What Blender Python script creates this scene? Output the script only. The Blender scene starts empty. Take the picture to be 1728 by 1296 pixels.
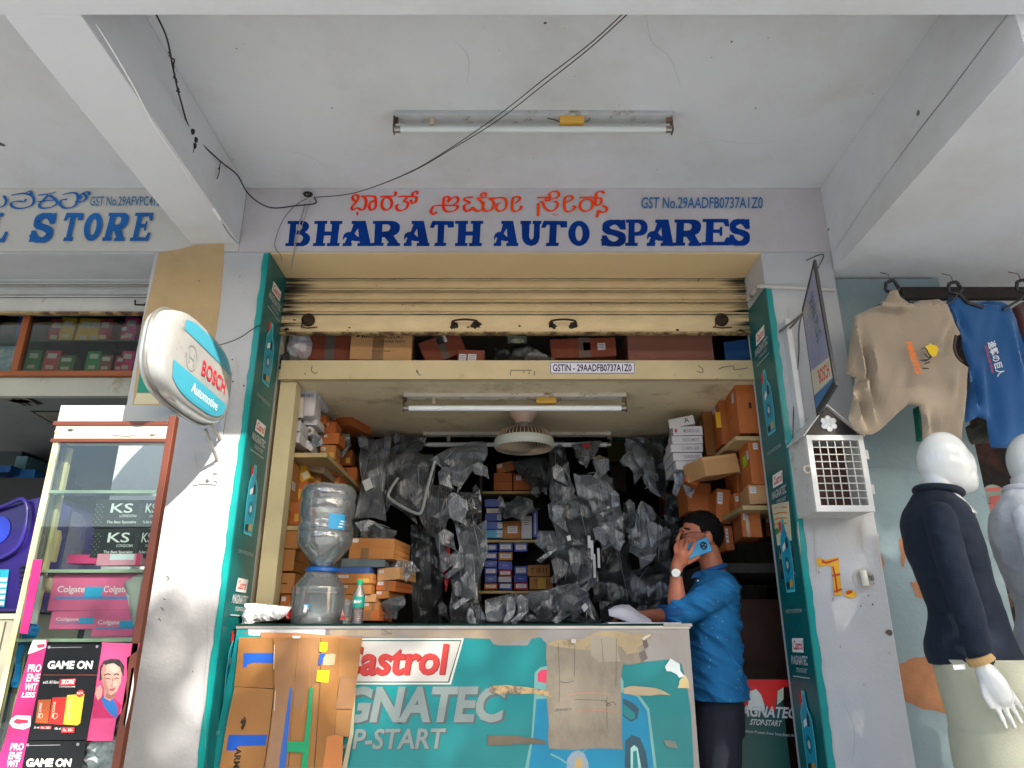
import bpy, bmesh, math, random
from mathutils import Vector, Matrix, noise
from mathutils.geometry import tessellate_polygon, delaunay_2d_cdt
R = math.radians
random.seed(7)
SC = bpy.context.scene
# ---------------------------------------------------------------- camera, world, sun, exposure
F, PIT = 1215.0, R(19.37)
cs, sn = math.cos(PIT), math.sin(PIT)
cam = bpy.data.objects.new('camera', bpy.data.cameras.new('camera'))
SC.collection.objects.link(cam)
cam.rotation_euler = (R(90)+PIT, 0, 0)
cam.data.sensor_width = 36; cam.data.lens = F/1728*36
cam.data.clip_start = .05; cam.data.clip_end = 500
SC.camera = cam
SUN = Vector((.60, -1.0, .62)).normalized()          # towards the sun
sun = bpy.data.objects.new('sun', bpy.data.lights.new('sun', 'SUN'))
SC.collection.objects.link(sun)
sun.data.energy = 4.2; sun.data.angle = R(.6); sun.data.color = (1.0, .93, .82)
sun.rotation_euler = SUN.to_track_quat('Z', 'Y').to_euler()
wd = bpy.data.worlds.new('World'); SC.world = wd; wd.use_nodes = True
wn = wd.node_tree; bg = wn.nodes['Background']
sky = wn.nodes.new('ShaderNodeTexSky'); sky.sky_type = 'NISHITA'; sky.sun_disc = False
sky.sun_elevation = math.asin(SUN.z); sky.sun_rotation = math.atan2(SUN.x, SUN.y)
sky.air_density = 1.0; sky.dust_density = 2.5
wn.links.new(sky.outputs[0], bg.inputs[0]); bg.inputs[1].default_value = .15
SC.view_settings.view_transform = 'Standard'; SC.view_settings.look = 'None'
SC.view_settings.exposure = 1.45; SC.view_settings.gamma = 1
SC.cycles.max_bounces = 8; SC.cycles.diffuse_bounces = 5; SC.cycles.transparent_max_bounces = 16
SC.cycles.transmission_bounces = 6; SC.cycles.glossy_bounces = 3
SC.cycles.sample_clamp_indirect = 8; SC.cycles.caustics_reflective = False; SC.cycles.caustics_refractive = False
SC.cycles.use_denoising = True

# ---------------------------------------------------------------- geometry of the photograph: a pixel becomes a point on a real plane
def ray(px, py):
    u, w = (px-864)/F, (648-py)/F
    return Vector((u, cs-w*sn, sn+w*cs))
def onY(px, py, Y):
    d = ray(px, py); return d*(Y/d.y)
def onX(px, py, X):
    d = ray(px, py); return d*(X/d.x)
def onZ(px, py, Z):
    d = ray(px, py); return d*(Z/d.z)

# ---------------------------------------------------------------- materials
def lin(c):
    if isinstance(c, str):
        c = [int(c[i:i+2], 16)/255 for i in (1, 3, 5)]
    return tuple((v/12.92 if v <= .04045 else ((v+.055)/1.055)**2.4) for v in c)
_m = {}
def M(col, rough=.6, metal=0, var=.12, scale=6, bump=0, bscale=40, dirt=None, dscale=3, dthr=.6, spec=.5, sheen=0, name=None, stretch=None, coat=0, dsoft=.06):
    key = (str(col), rough, metal, var, scale, bump, bscale, str(dirt), dscale, dthr, spec, sheen, str(stretch), coat, dsoft)
    if key in _m: return _m[key]
    m = bpy.data.materials.new(name or 'mat'); m.use_nodes = True
    nt = m.node_tree; n = nt.nodes; l = nt.links; p = n['Principled BSDF']
    base = lin(col)
    tc = n.new('ShaderNodeTexCoord'); mp = n.new('ShaderNodeMapping'); l.new(tc.outputs['Object'], mp.inputs[0])
    if stretch: mp.inputs['Scale'].default_value = stretch
    nz = n.new('ShaderNodeTexNoise'); nz.inputs['Scale'].default_value = scale; nz.inputs['Detail'].default_value = 5; nz.inputs['Roughness'].default_value = .6
    l.new(mp.outputs[0], nz.inputs[0])
    mr = n.new('ShaderNodeMapRange'); mr.inputs[1].default_value = .3; mr.inputs[2].default_value = .7
    mr.inputs[3].default_value = 1-var; mr.inputs[4].default_value = 1+var*.8
    l.new(nz.outputs[0], mr.inputs[0])
    mx = n.new('ShaderNodeVectorMath'); mx.operation = 'SCALE'; mx.inputs[0].default_value = base
    l.new(mr.outputs[0], mx.inputs['Scale'])
    out = mx.outputs[0]
    if dirt:
        dn = n.new('ShaderNodeTexNoise'); dn.inputs['Scale'].default_value = dscale; dn.inputs['Detail'].default_value = 8; dn.inputs['Roughness'].default_value = .7
        l.new(mp.outputs[0], dn.inputs[0])
        dr = n.new('ShaderNodeMapRange'); dr.inputs[1].default_value = dthr-dsoft; dr.inputs[2].default_value = dthr+dsoft
        l.new(dn.outputs[0], dr.inputs[0])
        mi = n.new('ShaderNodeMix'); mi.data_type = 'RGBA'
        l.new(dr.outputs[0], mi.inputs[0]); l.new(out, mi.inputs[6]); mi.inputs[7].default_value = (*lin(dirt), 1)
        out = mi.outputs[2]
    l.new(out, p.inputs['Base Color'])
    p.inputs['Roughness'].default_value = rough; p.inputs['Metallic'].default_value = metal
    p.inputs['Specular IOR Level'].default_value = spec
    if coat: p.inputs['Coat Weight'].default_value = coat
    if sheen: p.inputs['Sheen Weight'].default_value = sheen
    if bump:
        bn = n.new('ShaderNodeTexNoise'); bn.inputs['Scale'].default_value = bscale; bn.inputs['Detail'].default_value = 6
        l.new(mp.outputs[0], bn.inputs[0])
        bp = n.new('ShaderNodeBump'); bp.inputs['Strength'].default_value = bump; bp.inputs['Distance'].default_value = .01
        l.new(bn.outputs[0], bp.inputs['Height']); l.new(bp.outputs[0], p.inputs['Normal'])
    _m[key] = m
    return m
def glassmat(name, tint=(.9, .95, .93), alpha=.12, rough=.02, milk=0.0, bump=0, bscale=30, mcol=(.8, .82, .84), stretch=(1, 1, 1)):
    """thin film / pane: transparent, with a fresnel gloss and a little milkiness"""
    key = ('g', name)
    if key in _m: return _m[key]
    m = bpy.data.materials.new(name); m.use_nodes = True
    nt = m.node_tree; n = nt.nodes; l = nt.links; n.remove(n['Principled BSDF']); o = n['Material Output']
    t = n.new('ShaderNodeBsdfTransparent'); t.inputs[0].default_value = (*tint, 1)
    g = n.new('ShaderNodeBsdfGlossy'); g.inputs['Roughness'].default_value = rough
    d = n.new('ShaderNodeBsdfDiffuse'); d.inputs[0].default_value = (*mcol, 1)
    fr = n.new('ShaderNodeFresnel'); fr.inputs[0].default_value = 1.5
    ad = n.new('ShaderNodeMath'); ad.operation = 'ADD'; ad.use_clamp = True; ad.inputs[1].default_value = alpha
    l.new(fr.outputs[0], ad.inputs[0])
    m1 = n.new('ShaderNodeMixShader'); m1.inputs[0].default_value = milk; l.new(t.outputs[0], m1.inputs[1]); l.new(d.outputs[0], m1.inputs[2])
    m2 = n.new('ShaderNodeMixShader'); l.new(ad.outputs[0], m2.inputs[0]); l.new(m1.outputs[0], m2.inputs[1]); l.new(g.outputs[0], m2.inputs[2])
    l.new(m2.outputs[0], o.inputs[0])
    if bump:
        tc = n.new('ShaderNodeTexCoord'); bn = n.new('ShaderNodeTexNoise'); bn.inputs['Scale'].default_value = bscale; bn.inputs['Detail'].default_value = 3; bn.inputs['Distortion'].default_value = 1.2
        mp = n.new('ShaderNodeMapping'); mp.inputs['Scale'].default_value = stretch; mp.inputs['Rotation'].default_value = (0, .35, 0); l.new(tc.outputs['Object'], mp.inputs[0]); l.new(mp.outputs[0], bn.inputs[0])
        bp = n.new('ShaderNodeBump'); bp.inputs['Strength'].default_value = bump; bp.inputs['Distance'].default_value = .02
        l.new(bn.outputs[0], bp.inputs['Height'])
        for k in (g, fr, d): l.new(bp.outputs[0], k.inputs['Normal'])
    _m[key] = m
    return m

# ---------------------------------------------------------------- objects
BASE = {}
def thing(name, label, cat, loc=(0, 0, 0), group=None, kind=None):
    o = bpy.data.objects.new(name, None); SC.collection.objects.link(o); o.empty_display_size = .05
    o.location = loc; BASE[o.name] = Vector(loc)
    o['label'] = label; o['category'] = cat
    if group: o['group'] = group
    if kind: o['kind'] = kind
    return o
def tag(o, label, cat, group=None):
    o['label'] = label; o['category'] = cat
    if group: o['group'] = group
    return o
class MB:
    def __init__(s): s.v = []; s.f = []; s.smooth = False
    def add(s, vs, fs):
        b = len(s.v); s.v += [Vector(v) for v in vs]; s.f += [tuple(i+b for i in f) for f in fs]; return s
    def box(s, c, d, m=None, taper=1.0):
        x, y, z = d[0]/2, d[1]/2, d[2]/2; c = Vector(c)
        vs = [Vector((sx*x*(taper if sz > 0 else 1), sy*y*(taper if sz > 0 else 1), sz*z)) for sz in (-1, 1) for sy in (-1, 1) for sx in (-1, 1)]
        if m is not None: vs = [m @ v for v in vs]
        return s.add([v+c for v in vs], [(0, 2, 3, 1), (4, 5, 7, 6), (0, 1, 5, 4), (2, 6, 7, 3), (0, 4, 6, 2), (1, 3, 7, 5)])
    def bb(s, x0, x1, y0, y1, z0, z1):
        return s.box(((x0+x1)/2, (y0+y1)/2, (z0+z1)/2), (abs(x1-x0), abs(y1-y0), abs(z1-z0)))
    def tube(s, pts, r, n=8, caps=True, closed=False):
        pts = [Vector(p) for p in pts]; rings = []; N = len(pts); up = Vector((0, 0, 1)); prev = None
        for i, p in enumerate(pts):
            if closed: d = pts[(i+1) % N]-pts[i-1]
            else: d = pts[min(i+1, N-1)]-pts[max(i-1, 0)]
            d.normalize()
            if prev is None:
                a = d.cross(up)
                if a.length < .1: a = d.cross(Vector((1, 0, 0)))
            else: a = prev - d*prev.dot(d)
            a.normalize(); prev = a; b = d.cross(a)
            rr = r[i] if isinstance(r, (list, tuple)) else r
            rings.append([p+(a*math.cos(t)+b*math.sin(t))*rr for t in [2*math.pi*k/n for k in range(n)]])
        vs = [v for q in rings for v in q]; fs = []
        for i in range(N if closed else N-1):
            j = (i+1) % N
            for k in range(n): fs.append((i*n+k, i*n+(k+1) % n, j*n+(k+1) % n, j*n+k))
        if caps and not closed: fs += [tuple(range(n-1, -1, -1)), tuple((N-1)*n+k for k in range(n))]
        return s.add(vs, fs)
    def lathe(s, prof, c, n=24, axis='Z', m=None):
        c = Vector(c); vs = []; fs = []
        for r, h in prof:
            for k in range(n):
                t = 2*math.pi*k/n; v = Vector((r*math.cos(t), r*math.sin(t), h))
                if m is not None: v = m @ v
                vs.append(v+c)
        for i in range(len(prof)-1):
            for k in range(n): fs.append((i*n+k, i*n+(k+1) % n, (i+1)*n+(k+1) % n, (i+1)*n+k))
        if prof[0][0] > 1e-6: fs.append(tuple(range(n-1, -1, -1)))
        if prof[-1][0] > 1e-6: fs.append(tuple((len(prof)-1)*n+k for k in range(n)))
        return s.add(vs, fs)
    def prism(s, poly, O, U, V, N, h):
        """polygon in the plane O+uU+vV, thickness h along N"""
        O, U, V, N = map(Vector, (O, U, V, N)); a = [O+U*p[0]+V*p[1] for p in poly]; b = [q+N*h for q in a]; n = len(a)
        tri = tessellate_polygon([[Vector((p[0], p[1], 0)) for p in poly]])
        return s.add(a+b, [tuple(t) for t in tri]+[tuple(i+n for i in reversed(t)) for t in tri]+[(i, (i+1) % n, n+(i+1) % n, n+i) for i in range(n)])
    def ell(s, c, r, m=None, nu=20, nv=14, fn=None):
        c = Vector(c); vs = []; fs = []
        for i in range(nv+1):
            ph = math.pi*i/nv
            for k in range(nu):
                t = 2*math.pi*k/nu; v = Vector((math.sin(ph)*math.cos(t), math.sin(ph)*math.sin(t), math.cos(ph)))
                if fn: v = fn(v)
                v = Vector((v.x*r[0], v.y*r[1], v.z*r[2]))
                if m is not None: v = m @ v
                vs.append(v+c)
        for i in range(nv):
            for k in range(nu): fs.append((i*nu+k, (i+1)*nu+k, (i+1)*nu+(k+1) % nu, i*nu+(k+1) % nu))
        return s.add(vs, fs)
def make(name, mb, mat, parent=None, smooth=False, bevel=0, mods=None):
    me = bpy.data.meshes.new(name)
    base = Vector((0, 0, 0)); q = parent
    if parent: base = BASE[parent.name]
    me.from_pydata([tuple(v-base) for v in mb.v], [], mb.f); me.materials.append(mat)
    o = bpy.data.objects.new(name, me); SC.collection.objects.link(o)
    bm = bmesh.new(); bm.from_mesh(me); bmesh.ops.recalc_face_normals(bm, faces=bm.faces)
    if bevel:
        es = [e for e in bm.edges if len(e.link_faces) == 2 and e.calc_face_angle(0) > .7]
        bmesh.ops.bevel(bm, geom=es, offset=bevel, segments=2, profile=.7, affect='EDGES', clamp_overlap=True)
    bm.to_mesh(me); bm.free()
    if smooth:
        for p in me.polygons: p.use_smooth = True
        if smooth is not True:
            me.set_sharp_from_angle(angle=R(smooth))
    if parent: o.parent = parent
    BASE[o.name] = base
    return o
def smooth_line(pts, k=6, closed=False):
    P = [Vector(p) for p in pts]; n = len(P); out = []
    rng = n if closed else n-1
    for i in range(rng):
        p0 = P[(i-1) % n] if closed else P[max(i-1, 0)]; p1 = P[i]; p2 = P[(i+1) % n]; p3 = P[(i+2) % n] if closed else P[min(i+2, n-1)]
        for j in range(k):
            t = j/k
            out.append(.5*((2*p1)+(p2-p0)*t+(2*p0-5*p1+4*p2-p3)*t*t+(-p0+3*p1-3*p2+p3)*t**3))
    if not closed: out.append(P[-1])
    return out
def remesh(mb, voxel, sm=4):
    me = bpy.data.meshes.new('tmp'); me.from_pydata([tuple(v) for v in mb.v], [], mb.f)
    bm = bmesh.new(); bm.from_mesh(me); bmesh.ops.recalc_face_normals(bm, faces=bm.faces); bm.to_mesh(me); bm.free()
    o = bpy.data.objects.new('tmp', me); SC.collection.objects.link(o)
    r = o.modifiers.new('r', 'REMESH'); r.mode = 'VOXEL'; r.voxel_size = voxel
    if sm:
        s = o.modifiers.new('s', 'SMOOTH'); s.iterations = sm; s.factor = .5
    dg = bpy.context.evaluated_depsgraph_get(); dg.update()
    e = o.evaluated_get(dg); m2 = e.to_mesh()
    out = MB(); out.v = [v.co.copy() for v in m2.vertices]; out.f = [tuple(p.vertices) for p in m2.polygons]
    e.to_mesh_clear(); bpy.data.objects.remove(o); bpy.data.meshes.remove(me)
    return out
# a pillow: an outline in a vertical plane, filled with a grid, given depth front and back
def inside(p, poly):
    x, y = p; c = False; j = len(poly)-1
    for i in range(len(poly)):
        xi, yi = poly[i]; xj, yj = poly[j]
        if (yi > y) != (yj > y) and x < (xj-xi)*(y-yi)/(yj-yi)+xi: c = not c
        j = i
    return c
def edist(p, poly):
    b = 1e9; px, py = p
    for i in range(len(poly)):
        ax, ay = poly[i-1]; bx, by = poly[i]; dx, dy = bx-ax, by-ay; L = dx*dx+dy*dy
        t = 0 if L == 0 else max(0, min(1, ((px-ax)*dx+(py-ay)*dy)/L))
        d = (px-ax-t*dx)**2+(py-ay-t*dy)**2
        if d < b: b = d
    return math.sqrt(b)
def pillow(outline, Y, T, step, relief, RR=.05, back=.6, seed=0, toW=None, slope=0):
    """outline: world (x,z) points; relief(x,z)->offset towards the viewer"""
    poly = []
    n = len(outline)
    for i in range(n):
        a = Vector(outline[i]); b = Vector(outline[(i+1) % n]); k = max(1, int((b-a).length/step))
        poly += [tuple(a+(b-a)*j/k) for j in range(k)]
    x0 = min(p[0] for p in poly); x1 = max(p[0] for p in poly); z0 = min(p[1] for p in poly); z1 = max(p[1] for p in poly)
    pts = [Vector(p) for p in poly]; nb = len(pts); rd = random.Random(seed)
    x = x0+step/2; row = 0
    while x < x1:
        z = z0+step*(.25 if row % 2 else .75)
        while z < z1:
            q = (x+rd.uniform(-.2, .2)*step, z+rd.uniform(-.2, .2)*step)
            if inside(q, poly) and edist(q, poly) > step*.45: pts.append(Vector(q))
            z += step
        x += step*.9; row += 1
    vo, eo, fo, *_ = delaunay_2d_cdt(pts, [(i, (i+1) % nb) for i in range(nb)], [], 1, 1e-6)
    ed = {}
    d = [edist((v.x, v.y), poly) for v in vo]
    mb = MB(); N = len(vo); fr = []; bk = []
    for v, dd in zip(vo, d):
        h = math.sqrt(max(0, 1-(1-min(dd/RR, 1))**2)); rel = relief(v.x, v.y)
        yy = Y+slope*(v.y-z1)
        fr.append(Vector((v.x, yy-T*h/2-rel, v.y))); bk.append(Vector((v.x, yy+T*back*h-rel*.7+1e-4, v.y)))
    mb.v = fr+bk
    for f in fo:
        mb.f.append(tuple(f)); mb.f.append(tuple(i+N for i in reversed(f)))
    # weld rims
    eds = {}
    for f in fo:
        for i in range(len(f)):
            e = (f[i-1], f[i]); eds[tuple(sorted(e))] = eds.get(tuple(sorted(e)), 0)+1
    for (a, b), c in eds.items():
        if c == 1: mb.f.append((a, b, b+N, a+N))
    return mb
def P2(pts, Y):
    out = []
    for x, y in pts:
        w = onY(x, y, Y); out.append((w.x, w.z))
    return out

# ---------------------------------------------------------------- flat print: sheets carrying lettering and marks
class Sheet:
    def __init__(s, O, U, V, N, h0=.0012):
        s.O, s.U, s.V, s.N = Vector(O), Vector(U).normalized(), Vector(V).normalized(), Vector(N).normalized()
        s.h = h0; s.parts = {}; s.g = None; s.c = 0
    def px(s, x, y):
        d = ray(x, y); t = s.O.dot(s.N)/d.dot(s.N); w = d*t-s.O
        return (w.dot(s.U), w.dot(s.V))
    def w(s, p, h=None): return s.O+s.U*p[0]+s.V*p[1]+s.N*(s.h if h is None else h)
    def _mb(s, part, mat):
        s.h += .00012
        s.c += 1
        return s.parts.setdefault((part, mat.name, s.c if s.g is None else s.g), (MB(), mat))[0]
    def poly(s, pts, mat, part='print', holes=(), px=True):
        g = (lambda p: s.px(*p)) if px else (lambda p: p)
        loops = [[Vector((*g(p), 0)) for p in L] for L in [pts]+list(holes)]
        mb = s._mb(part, mat); allv = [v for L in loops for v in L]
        mb.add([s.w((v.x, v.y)) for v in allv], [tuple(t) for t in tessellate_polygon(loops)])
    def rect(s, x0, y0, x1, y1, mat, part='print', px=True):
        s.poly([(x0, y0), (x1, y0), (x1, y1), (x0, y1)], mat, part, px=px)
    def ribbon(s, pts, wd, mat, part='lettering', k=4, px=True, nib=None, closed=False, taper=False):
        """wd in metres"""
        g = [Vector(s.px(*p)) if px else Vector(p) for p in pts]
        L = smooth_line(g, k, closed) if k > 1 else g
        mb = s._mb(part, mat); n = len(L); vs = []
        for i, p in enumerate(L):
            d = (L[(i+1) % n]-L[i-1]) if closed else (L[min(i+1, n-1)]-L[max(i-1, 0)])
            if d.length < 1e-9: d = Vector((1, 0))
            d.normalize(); q = Vector((-d.y, d.x)); ww = wd/2
            if nib is not None:
                ang = math.atan2(d.y, d.x); ww *= .45+.75*abs(math.sin(ang-nib))
            if taper: ww *= max(.15, math.sin(math.pi*(i+.5)/n)**.5)
            a, b = p+q*ww, p-q*ww
            hh = s.h+i*2e-6
            vs += [s.w(a, hh), s.w(b, hh)]
        fs = [(2*i, 2*i+1, 2*((i+1) % n)+1, 2*((i+1) % n)) for i in range(n if closed else n-1)]
        mb.add(vs, fs)
    def text(s, body, bl, br, tl, mat, part='lettering', bold=0, px=True, shear=0, res=3):
        cu = bpy.data.curves.new('t', 'FONT'); cu.body = body; cu.offset = bold; cu.shear = shear; cu.resolution_u = res; cu.size = 1
        o = bpy.data.objects.new('t', cu); SC.collection.objects.link(o)
        dg = bpy.context.evaluated_depsgraph_get(); dg.update()
        e = o.evaluated_get(dg); me = e.to_mesh()
        vs = [v.co.copy() for v in me.vertices]; fs = [tuple(p.vertices) for p in me.polygons]
        e.to_mesh_clear(); bpy.data.objects.remove(o); bpy.data.curves.remove(cu)
        if not vs: return
        x0 = min(v.x for v in vs); x1 = max(v.x for v in vs); y0 = min(v.y for v in vs); y1 = max(v.y for v in vs)
        g = (lambda p: Vector(s.px(*p))) if px else (lambda p: Vector(p))
        A, B, C = g(bl), g(br), g(tl)
        mb = s._mb(part, mat)
        mb.add([s.w(A+(B-A)*((v.x-x0)/(x1-x0))+(C-A)*((v.y-y0)/(y1-y0))) for v in vs], fs)
    def tbox(s, body, x0, y0, x1, y1, mat, **k):
        s.text(body, (x0, y1), (x1, y1), (x0, y0), mat, **k)
    def glyph(s, ch, x0, y0, x1, y1, mat, sh=0, part='lettering', px=True):
        s.g = ('g', s.c+1, x0)
        s._glyph(ch, x0, y0, x1, y1, mat, sh, part, px); s.g = None
    def _glyph(s, ch, x0, y0, x1, y1, mat, sh=0, part='lettering', px=True):
        for pts, holes in GLY[ch]:
            if holes == 'strip':
                n = len(pts)//2; L = pts
                f = lambda p: (x0+(p[0]+sh*(p[1]-.0))*(x1-x0)/(1+sh), y1+(y0-y1)*p[1])
                mb = s._mb(part, mat); g = [s.px(*f(p)) if px else f(p) for p in L]
                mb.add([s.w(q) for q in g], [(i, i+1, 2*n-2-i, 2*n-1-i) for i in range(n-1)]); continue
            f = lambda p: (x0+(p[0]+sh*(p[1]-.0))*(x1-x0)/(1+sh), y1+(y0-y1)*p[1])
            s.poly([f(p) for p in pts], mat, part, [[f(p) for p in h] for h in holes], px=px)
    def done(s, parent):
        out = []
        for (part, _, _2), (mb, mat) in s.parts.items(): 
            me = bpy.data.meshes.new(part); base = BASE[parent.name]
            me.from_pydata([tuple(v-base) for v in mb.v], [], mb.f); me.materials.append(mat)
            o = bpy.data.objects.new(part, me); SC.collection.objects.link(o); o.parent = parent; BASE[o.name] = base; out.append(o)
        s.parts = {}
        return out
def norm(pts, holes=()):
    x0 = min(p[0] for p in pts); x1 = max(p[0] for p in pts); y0 = min(p[1] for p in pts); y1 = max(p[1] for p in pts)
    g = lambda L: [((p[0]-x0)/(x1-x0), (y1-p[1])/(y1-y0)) for p in L]
    return (g(pts), [g(h) for h in holes])
def ring(cx, cy, a, b, n=28, a0=0): return [(cx+a*math.cos(2*math.pi*k/n+a0), cy+b*math.sin(2*math.pi*k/n+a0)) for k in range(n)]
def rb(pts, w, k=5):
    L = smooth_line([Vector(p) for p in pts], k); a = []; b = []
    for i, p in enumerate(L):
        d = (L[min(i+1, len(L)-1)]-L[max(i-1, 0)]).normalized(); q = Vector((-d.y, d.x*1.0)); ww = w[0]*abs(q.x)+w[1]*abs(q.y)
        a.append(tuple(p+q*ww/2)); b.append(tuple(p-q*ww/2))
    return a+b[::-1]
GLY = {
 'A': [norm([(160,452),(335,452),(395,712),(415,712),(410,748),(228,748),(235,712),(262,712),(258,690),(200,690),(165,678),(150,712),(165,712),(155,748),(45,748),(50,712),(75,712),(100,650),(78,645),(52,682),(50,650),(62,610),(100,585),(150,580),(185,490),(160,490)], [[(240,540),(250,640),(225,630),(195,600)]])],
 'T': [norm([(1145,462),(1412,465),(1412,540),(1340,542),(1330,510),(1295,510),(1285,722),(1320,722),(1310,760),(1168,760),(1175,722),(1205,722),(1215,510),(1180,510),(1165,545),(1115,545)])],
 'R': [norm([(455,460),(680,460),(725,472),(755,498),(765,530),(755,580),(730,612),(690,630),(745,718),(770,720),(760,752),(615,752),(620,715),(640,715),(590,650),(560,650),(555,715),(580,715),(575,750),(440,750),(445,715),(470,715),(480,495),(455,495)], [[(565,500),(630,502),(652,520),(655,548),(635,578),(560,585)]])],
 'U': [norm([(610,455),(735,455),(735,490),(718,490),(712,630),(722,655),(740,665),(757,655),(765,630),(770,490),(752,490),(755,455),(860,455),(855,490),(840,490),(835,640),(823,685),(795,718),(740,735),(680,720),(645,688),(630,650),(625,490),(608,490)])],
 'H': [([(0,1),(.46,1),(.46,.88),(.39,.88),(.39,.58),(.63,.58),(.63,.88),(.56,.88),(.56,1),(1,1),(1,.88),(.91,.88),(.87,.12),(.96,.12),(.94,0),(.5,0),(.5,.12),(.6,.12),(.62,.42),(.38,.42),(.36,.12),(.44,.12),(.43,0),(0,0),(0,.12),(.09,.12),(.12,.88),(0,.88)], [])],
 'B': [([(.04,1),(.7,1),(.84,.95),(.92,.86),(.93,.74),(.87,.63),(.78,.55),(.92,.47),(1,.36),(1,.24),(.94,.1),(.84,.03),(.72,0),(0,0),(0,.12),(.12,.12),(.15,.88),(.04,.88)], [[(.4,.86),(.57,.86),(.65,.8),(.66,.72),(.58,.62),(.4,.62)], [(.4,.46),(.6,.46),(.7,.38),(.71,.27),(.62,.14),(.4,.14)]])],
 'P': [([(.03,1),(.68,1),(.84,.96),(.96,.86),(1,.7),(.97,.55),(.86,.44),(.7,.39),(.42,.38),(.42,.12),(.55,.12),(.55,0),(0,0),(0,.12),(.13,.12),(.15,.88),(.03,.88)], [[(.42,.87),(.58,.87),(.68,.8),(.7,.68),(.64,.56),(.42,.52)]])],
 'E': [([(.03,1),(.93,1),(.97,.72),(.82,.72),(.76,.87),(.42,.87),(.41,.6),(.62,.6),(.64,.7),(.72,.7),(.72,.36),(.64,.36),(.62,.47),(.4,.47),(.4,.13),(.78,.13),(.86,.3),(1,.3),(.95,0),(0,0),(0,.12),(.13,.12),(.16,.88),(.03,.88)], [])],
 'L': [([(.05,1),(.6,1),(.6,.88),(.45,.88),(.42,.13),(.75,.13),(.85,.36),(1,.36),(.92,0),(0,0),(0,.12),(.14,.12),(.18,.88),(.05,.88)], [])],
 'O': [(ring(.5, .5, .5, .5), [ring(.5, .5, .17, .3)])],
 'S': [(rb([(.9,.72),(.72,.87),(.48,.9),(.24,.82),(.17,.68),(.3,.56),(.6,.48),(.82,.38),(.86,.24),(.68,.1),(.42,.08),(.2,.16),(.08,.32)], (.25,.17)), 'strip'),
       ([(.8,.98),(.97,1),(1,.62),(.82,.62)], []), ([(.02,.4),(.18,.4),(.22,.02),(0,0)], [])],
}
# ---------------------------------------------------------------- the setting
GZ = -1.5; WY = 3.22; CZ = 2.22; BZ = 1.885; LZ = 1.842; FZ = -1.05
white_wall = M('#babcc1', .85, var=.07, scale=2.2, bump=.25, bscale=25, dirt='#9b9a92', dscale=1.6, dthr=.68, dsoft=.12)
white_ceil = M('#cfd2d6', .9, var=.05, scale=1.1, bump=.45, bscale=5, dirt='#bcbdb8', dscale=1.3, dthr=.62, dsoft=.16)
lilac_wall = M('#bdbabf', .85, var=.07, scale=2, bump=.25, bscale=14, dirt='#aea9a4', dscale=2.2, dthr=.60, dsoft=.16)
pillar_wall = M('#b5b7ba', .85, var=.08, scale=3, bump=.22, bscale=55, dirt='#8d8678', dscale=5, dthr=.70, dsoft=.05)
beige_wall = M('#c9b585', .8, var=.1, scale=2, bump=.15, bscale=30, dirt='#9a8050', dscale=2.6, dthr=.64, dsoft=.1)
beige_soft = M('#e4d6b2', .85, var=.12, scale=2.2, bump=.15, bscale=25, dirt='#7d6a44', dscale=2, dthr=.64, dsoft=.12)
ochre = M('#d6bc90', .75, var=.06, scale=2)
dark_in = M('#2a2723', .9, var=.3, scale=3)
mg = M('#aeafb0', .95, var=.25, scale=.6, bump=.4, bscale=9, dirt='#8a8a88', dscale=.8)
g = make('ground', MB().add([(-60, -60, GZ), (60, -60, GZ), (60, 60, GZ), (-60, 60, GZ)], [(0, 1, 2, 3)]), mg); g['kind'] = 'structure'
pv = MB(); pv.bb(-8, 8, .6, 6.6, GZ, GZ+.12)
g = make('pavement', pv, M('#a9a9a6', .9, var=.2, scale=2, bump=.3, dirt='#8b8780')); g['kind'] = 'structure'
pv = MB(); pv.bb(-8, 8, 2.9, 6.6, GZ+.12, FZ)
g = make('shop_floor', pv, M('#8a8378', .8, var=.15)); g['kind'] = 'structure'

t = thing('sky_block_row', 'unseen low row of shops added across the street to block low sky', 'building', (0, -17, GZ))  # unseen row, added to hold low sky light off the shop fronts
make('wall', MB().bb(-26, 26, -20, -17, GZ, 2.9), M('#8f8a80', .9, var=.15), t); make('parapet', MB().bb(-26, 26, -17.2, -17.001, 2.4, 3.2), M('#a09a8c', .9), t)
for i in range(12): make('shutter', MB().bb(-24+i*4, -21.4+i*4, -16.998, -16.95, GZ+.1, 1.3), M(('#4a5a66', '#6a4a3c', '#56605a')[i % 3], .6), t)
B = thing('arcade_building', 'white plastered shop arcade with ceiling beams and hand painted sign walls', 'building', (0, WY, GZ))
make('porch_ceiling', MB().bb(-7, 7, 1.6, 6.6, CZ, CZ+.12), white_ceil, B)
make('upper_wall', MB().bb(-7, 7, 1.62, 6.6, CZ+.123, CZ+4), white_wall, B)
make('front_beam', MB().bb(-7, 7, 1.60, 1.787, BZ, CZ-.001), white_ceil, B)
beams = [make('cross_beam', MB().bb(-1.635, -1.387, 1.789, WY-.001, BZ+.002, CZ-.001), white_ceil, B, bevel=.008)]
make('low_ceiling', MB().bb(1.617, 7, 1.789, WY+.36, 1.734, CZ-.001), white_ceil, B)['label'] = 'lower white ceiling over the clothes shop bay'
lw = Sheet((1.617, 0, 0), (0, 1, 0), (0, 0, 1), (-1, 0, 0)); lw.ribbon([(1714,7),(1660,78),(1600,158),(1550,222),(1503,285)], .004, M('#6d6c6a', .9), 'crack', taper=True); lw.ribbon([(1503,285),(1450,360),(1408,425)], .0018, M('#8d8c8a', .9), 'crack', taper=True)
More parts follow.
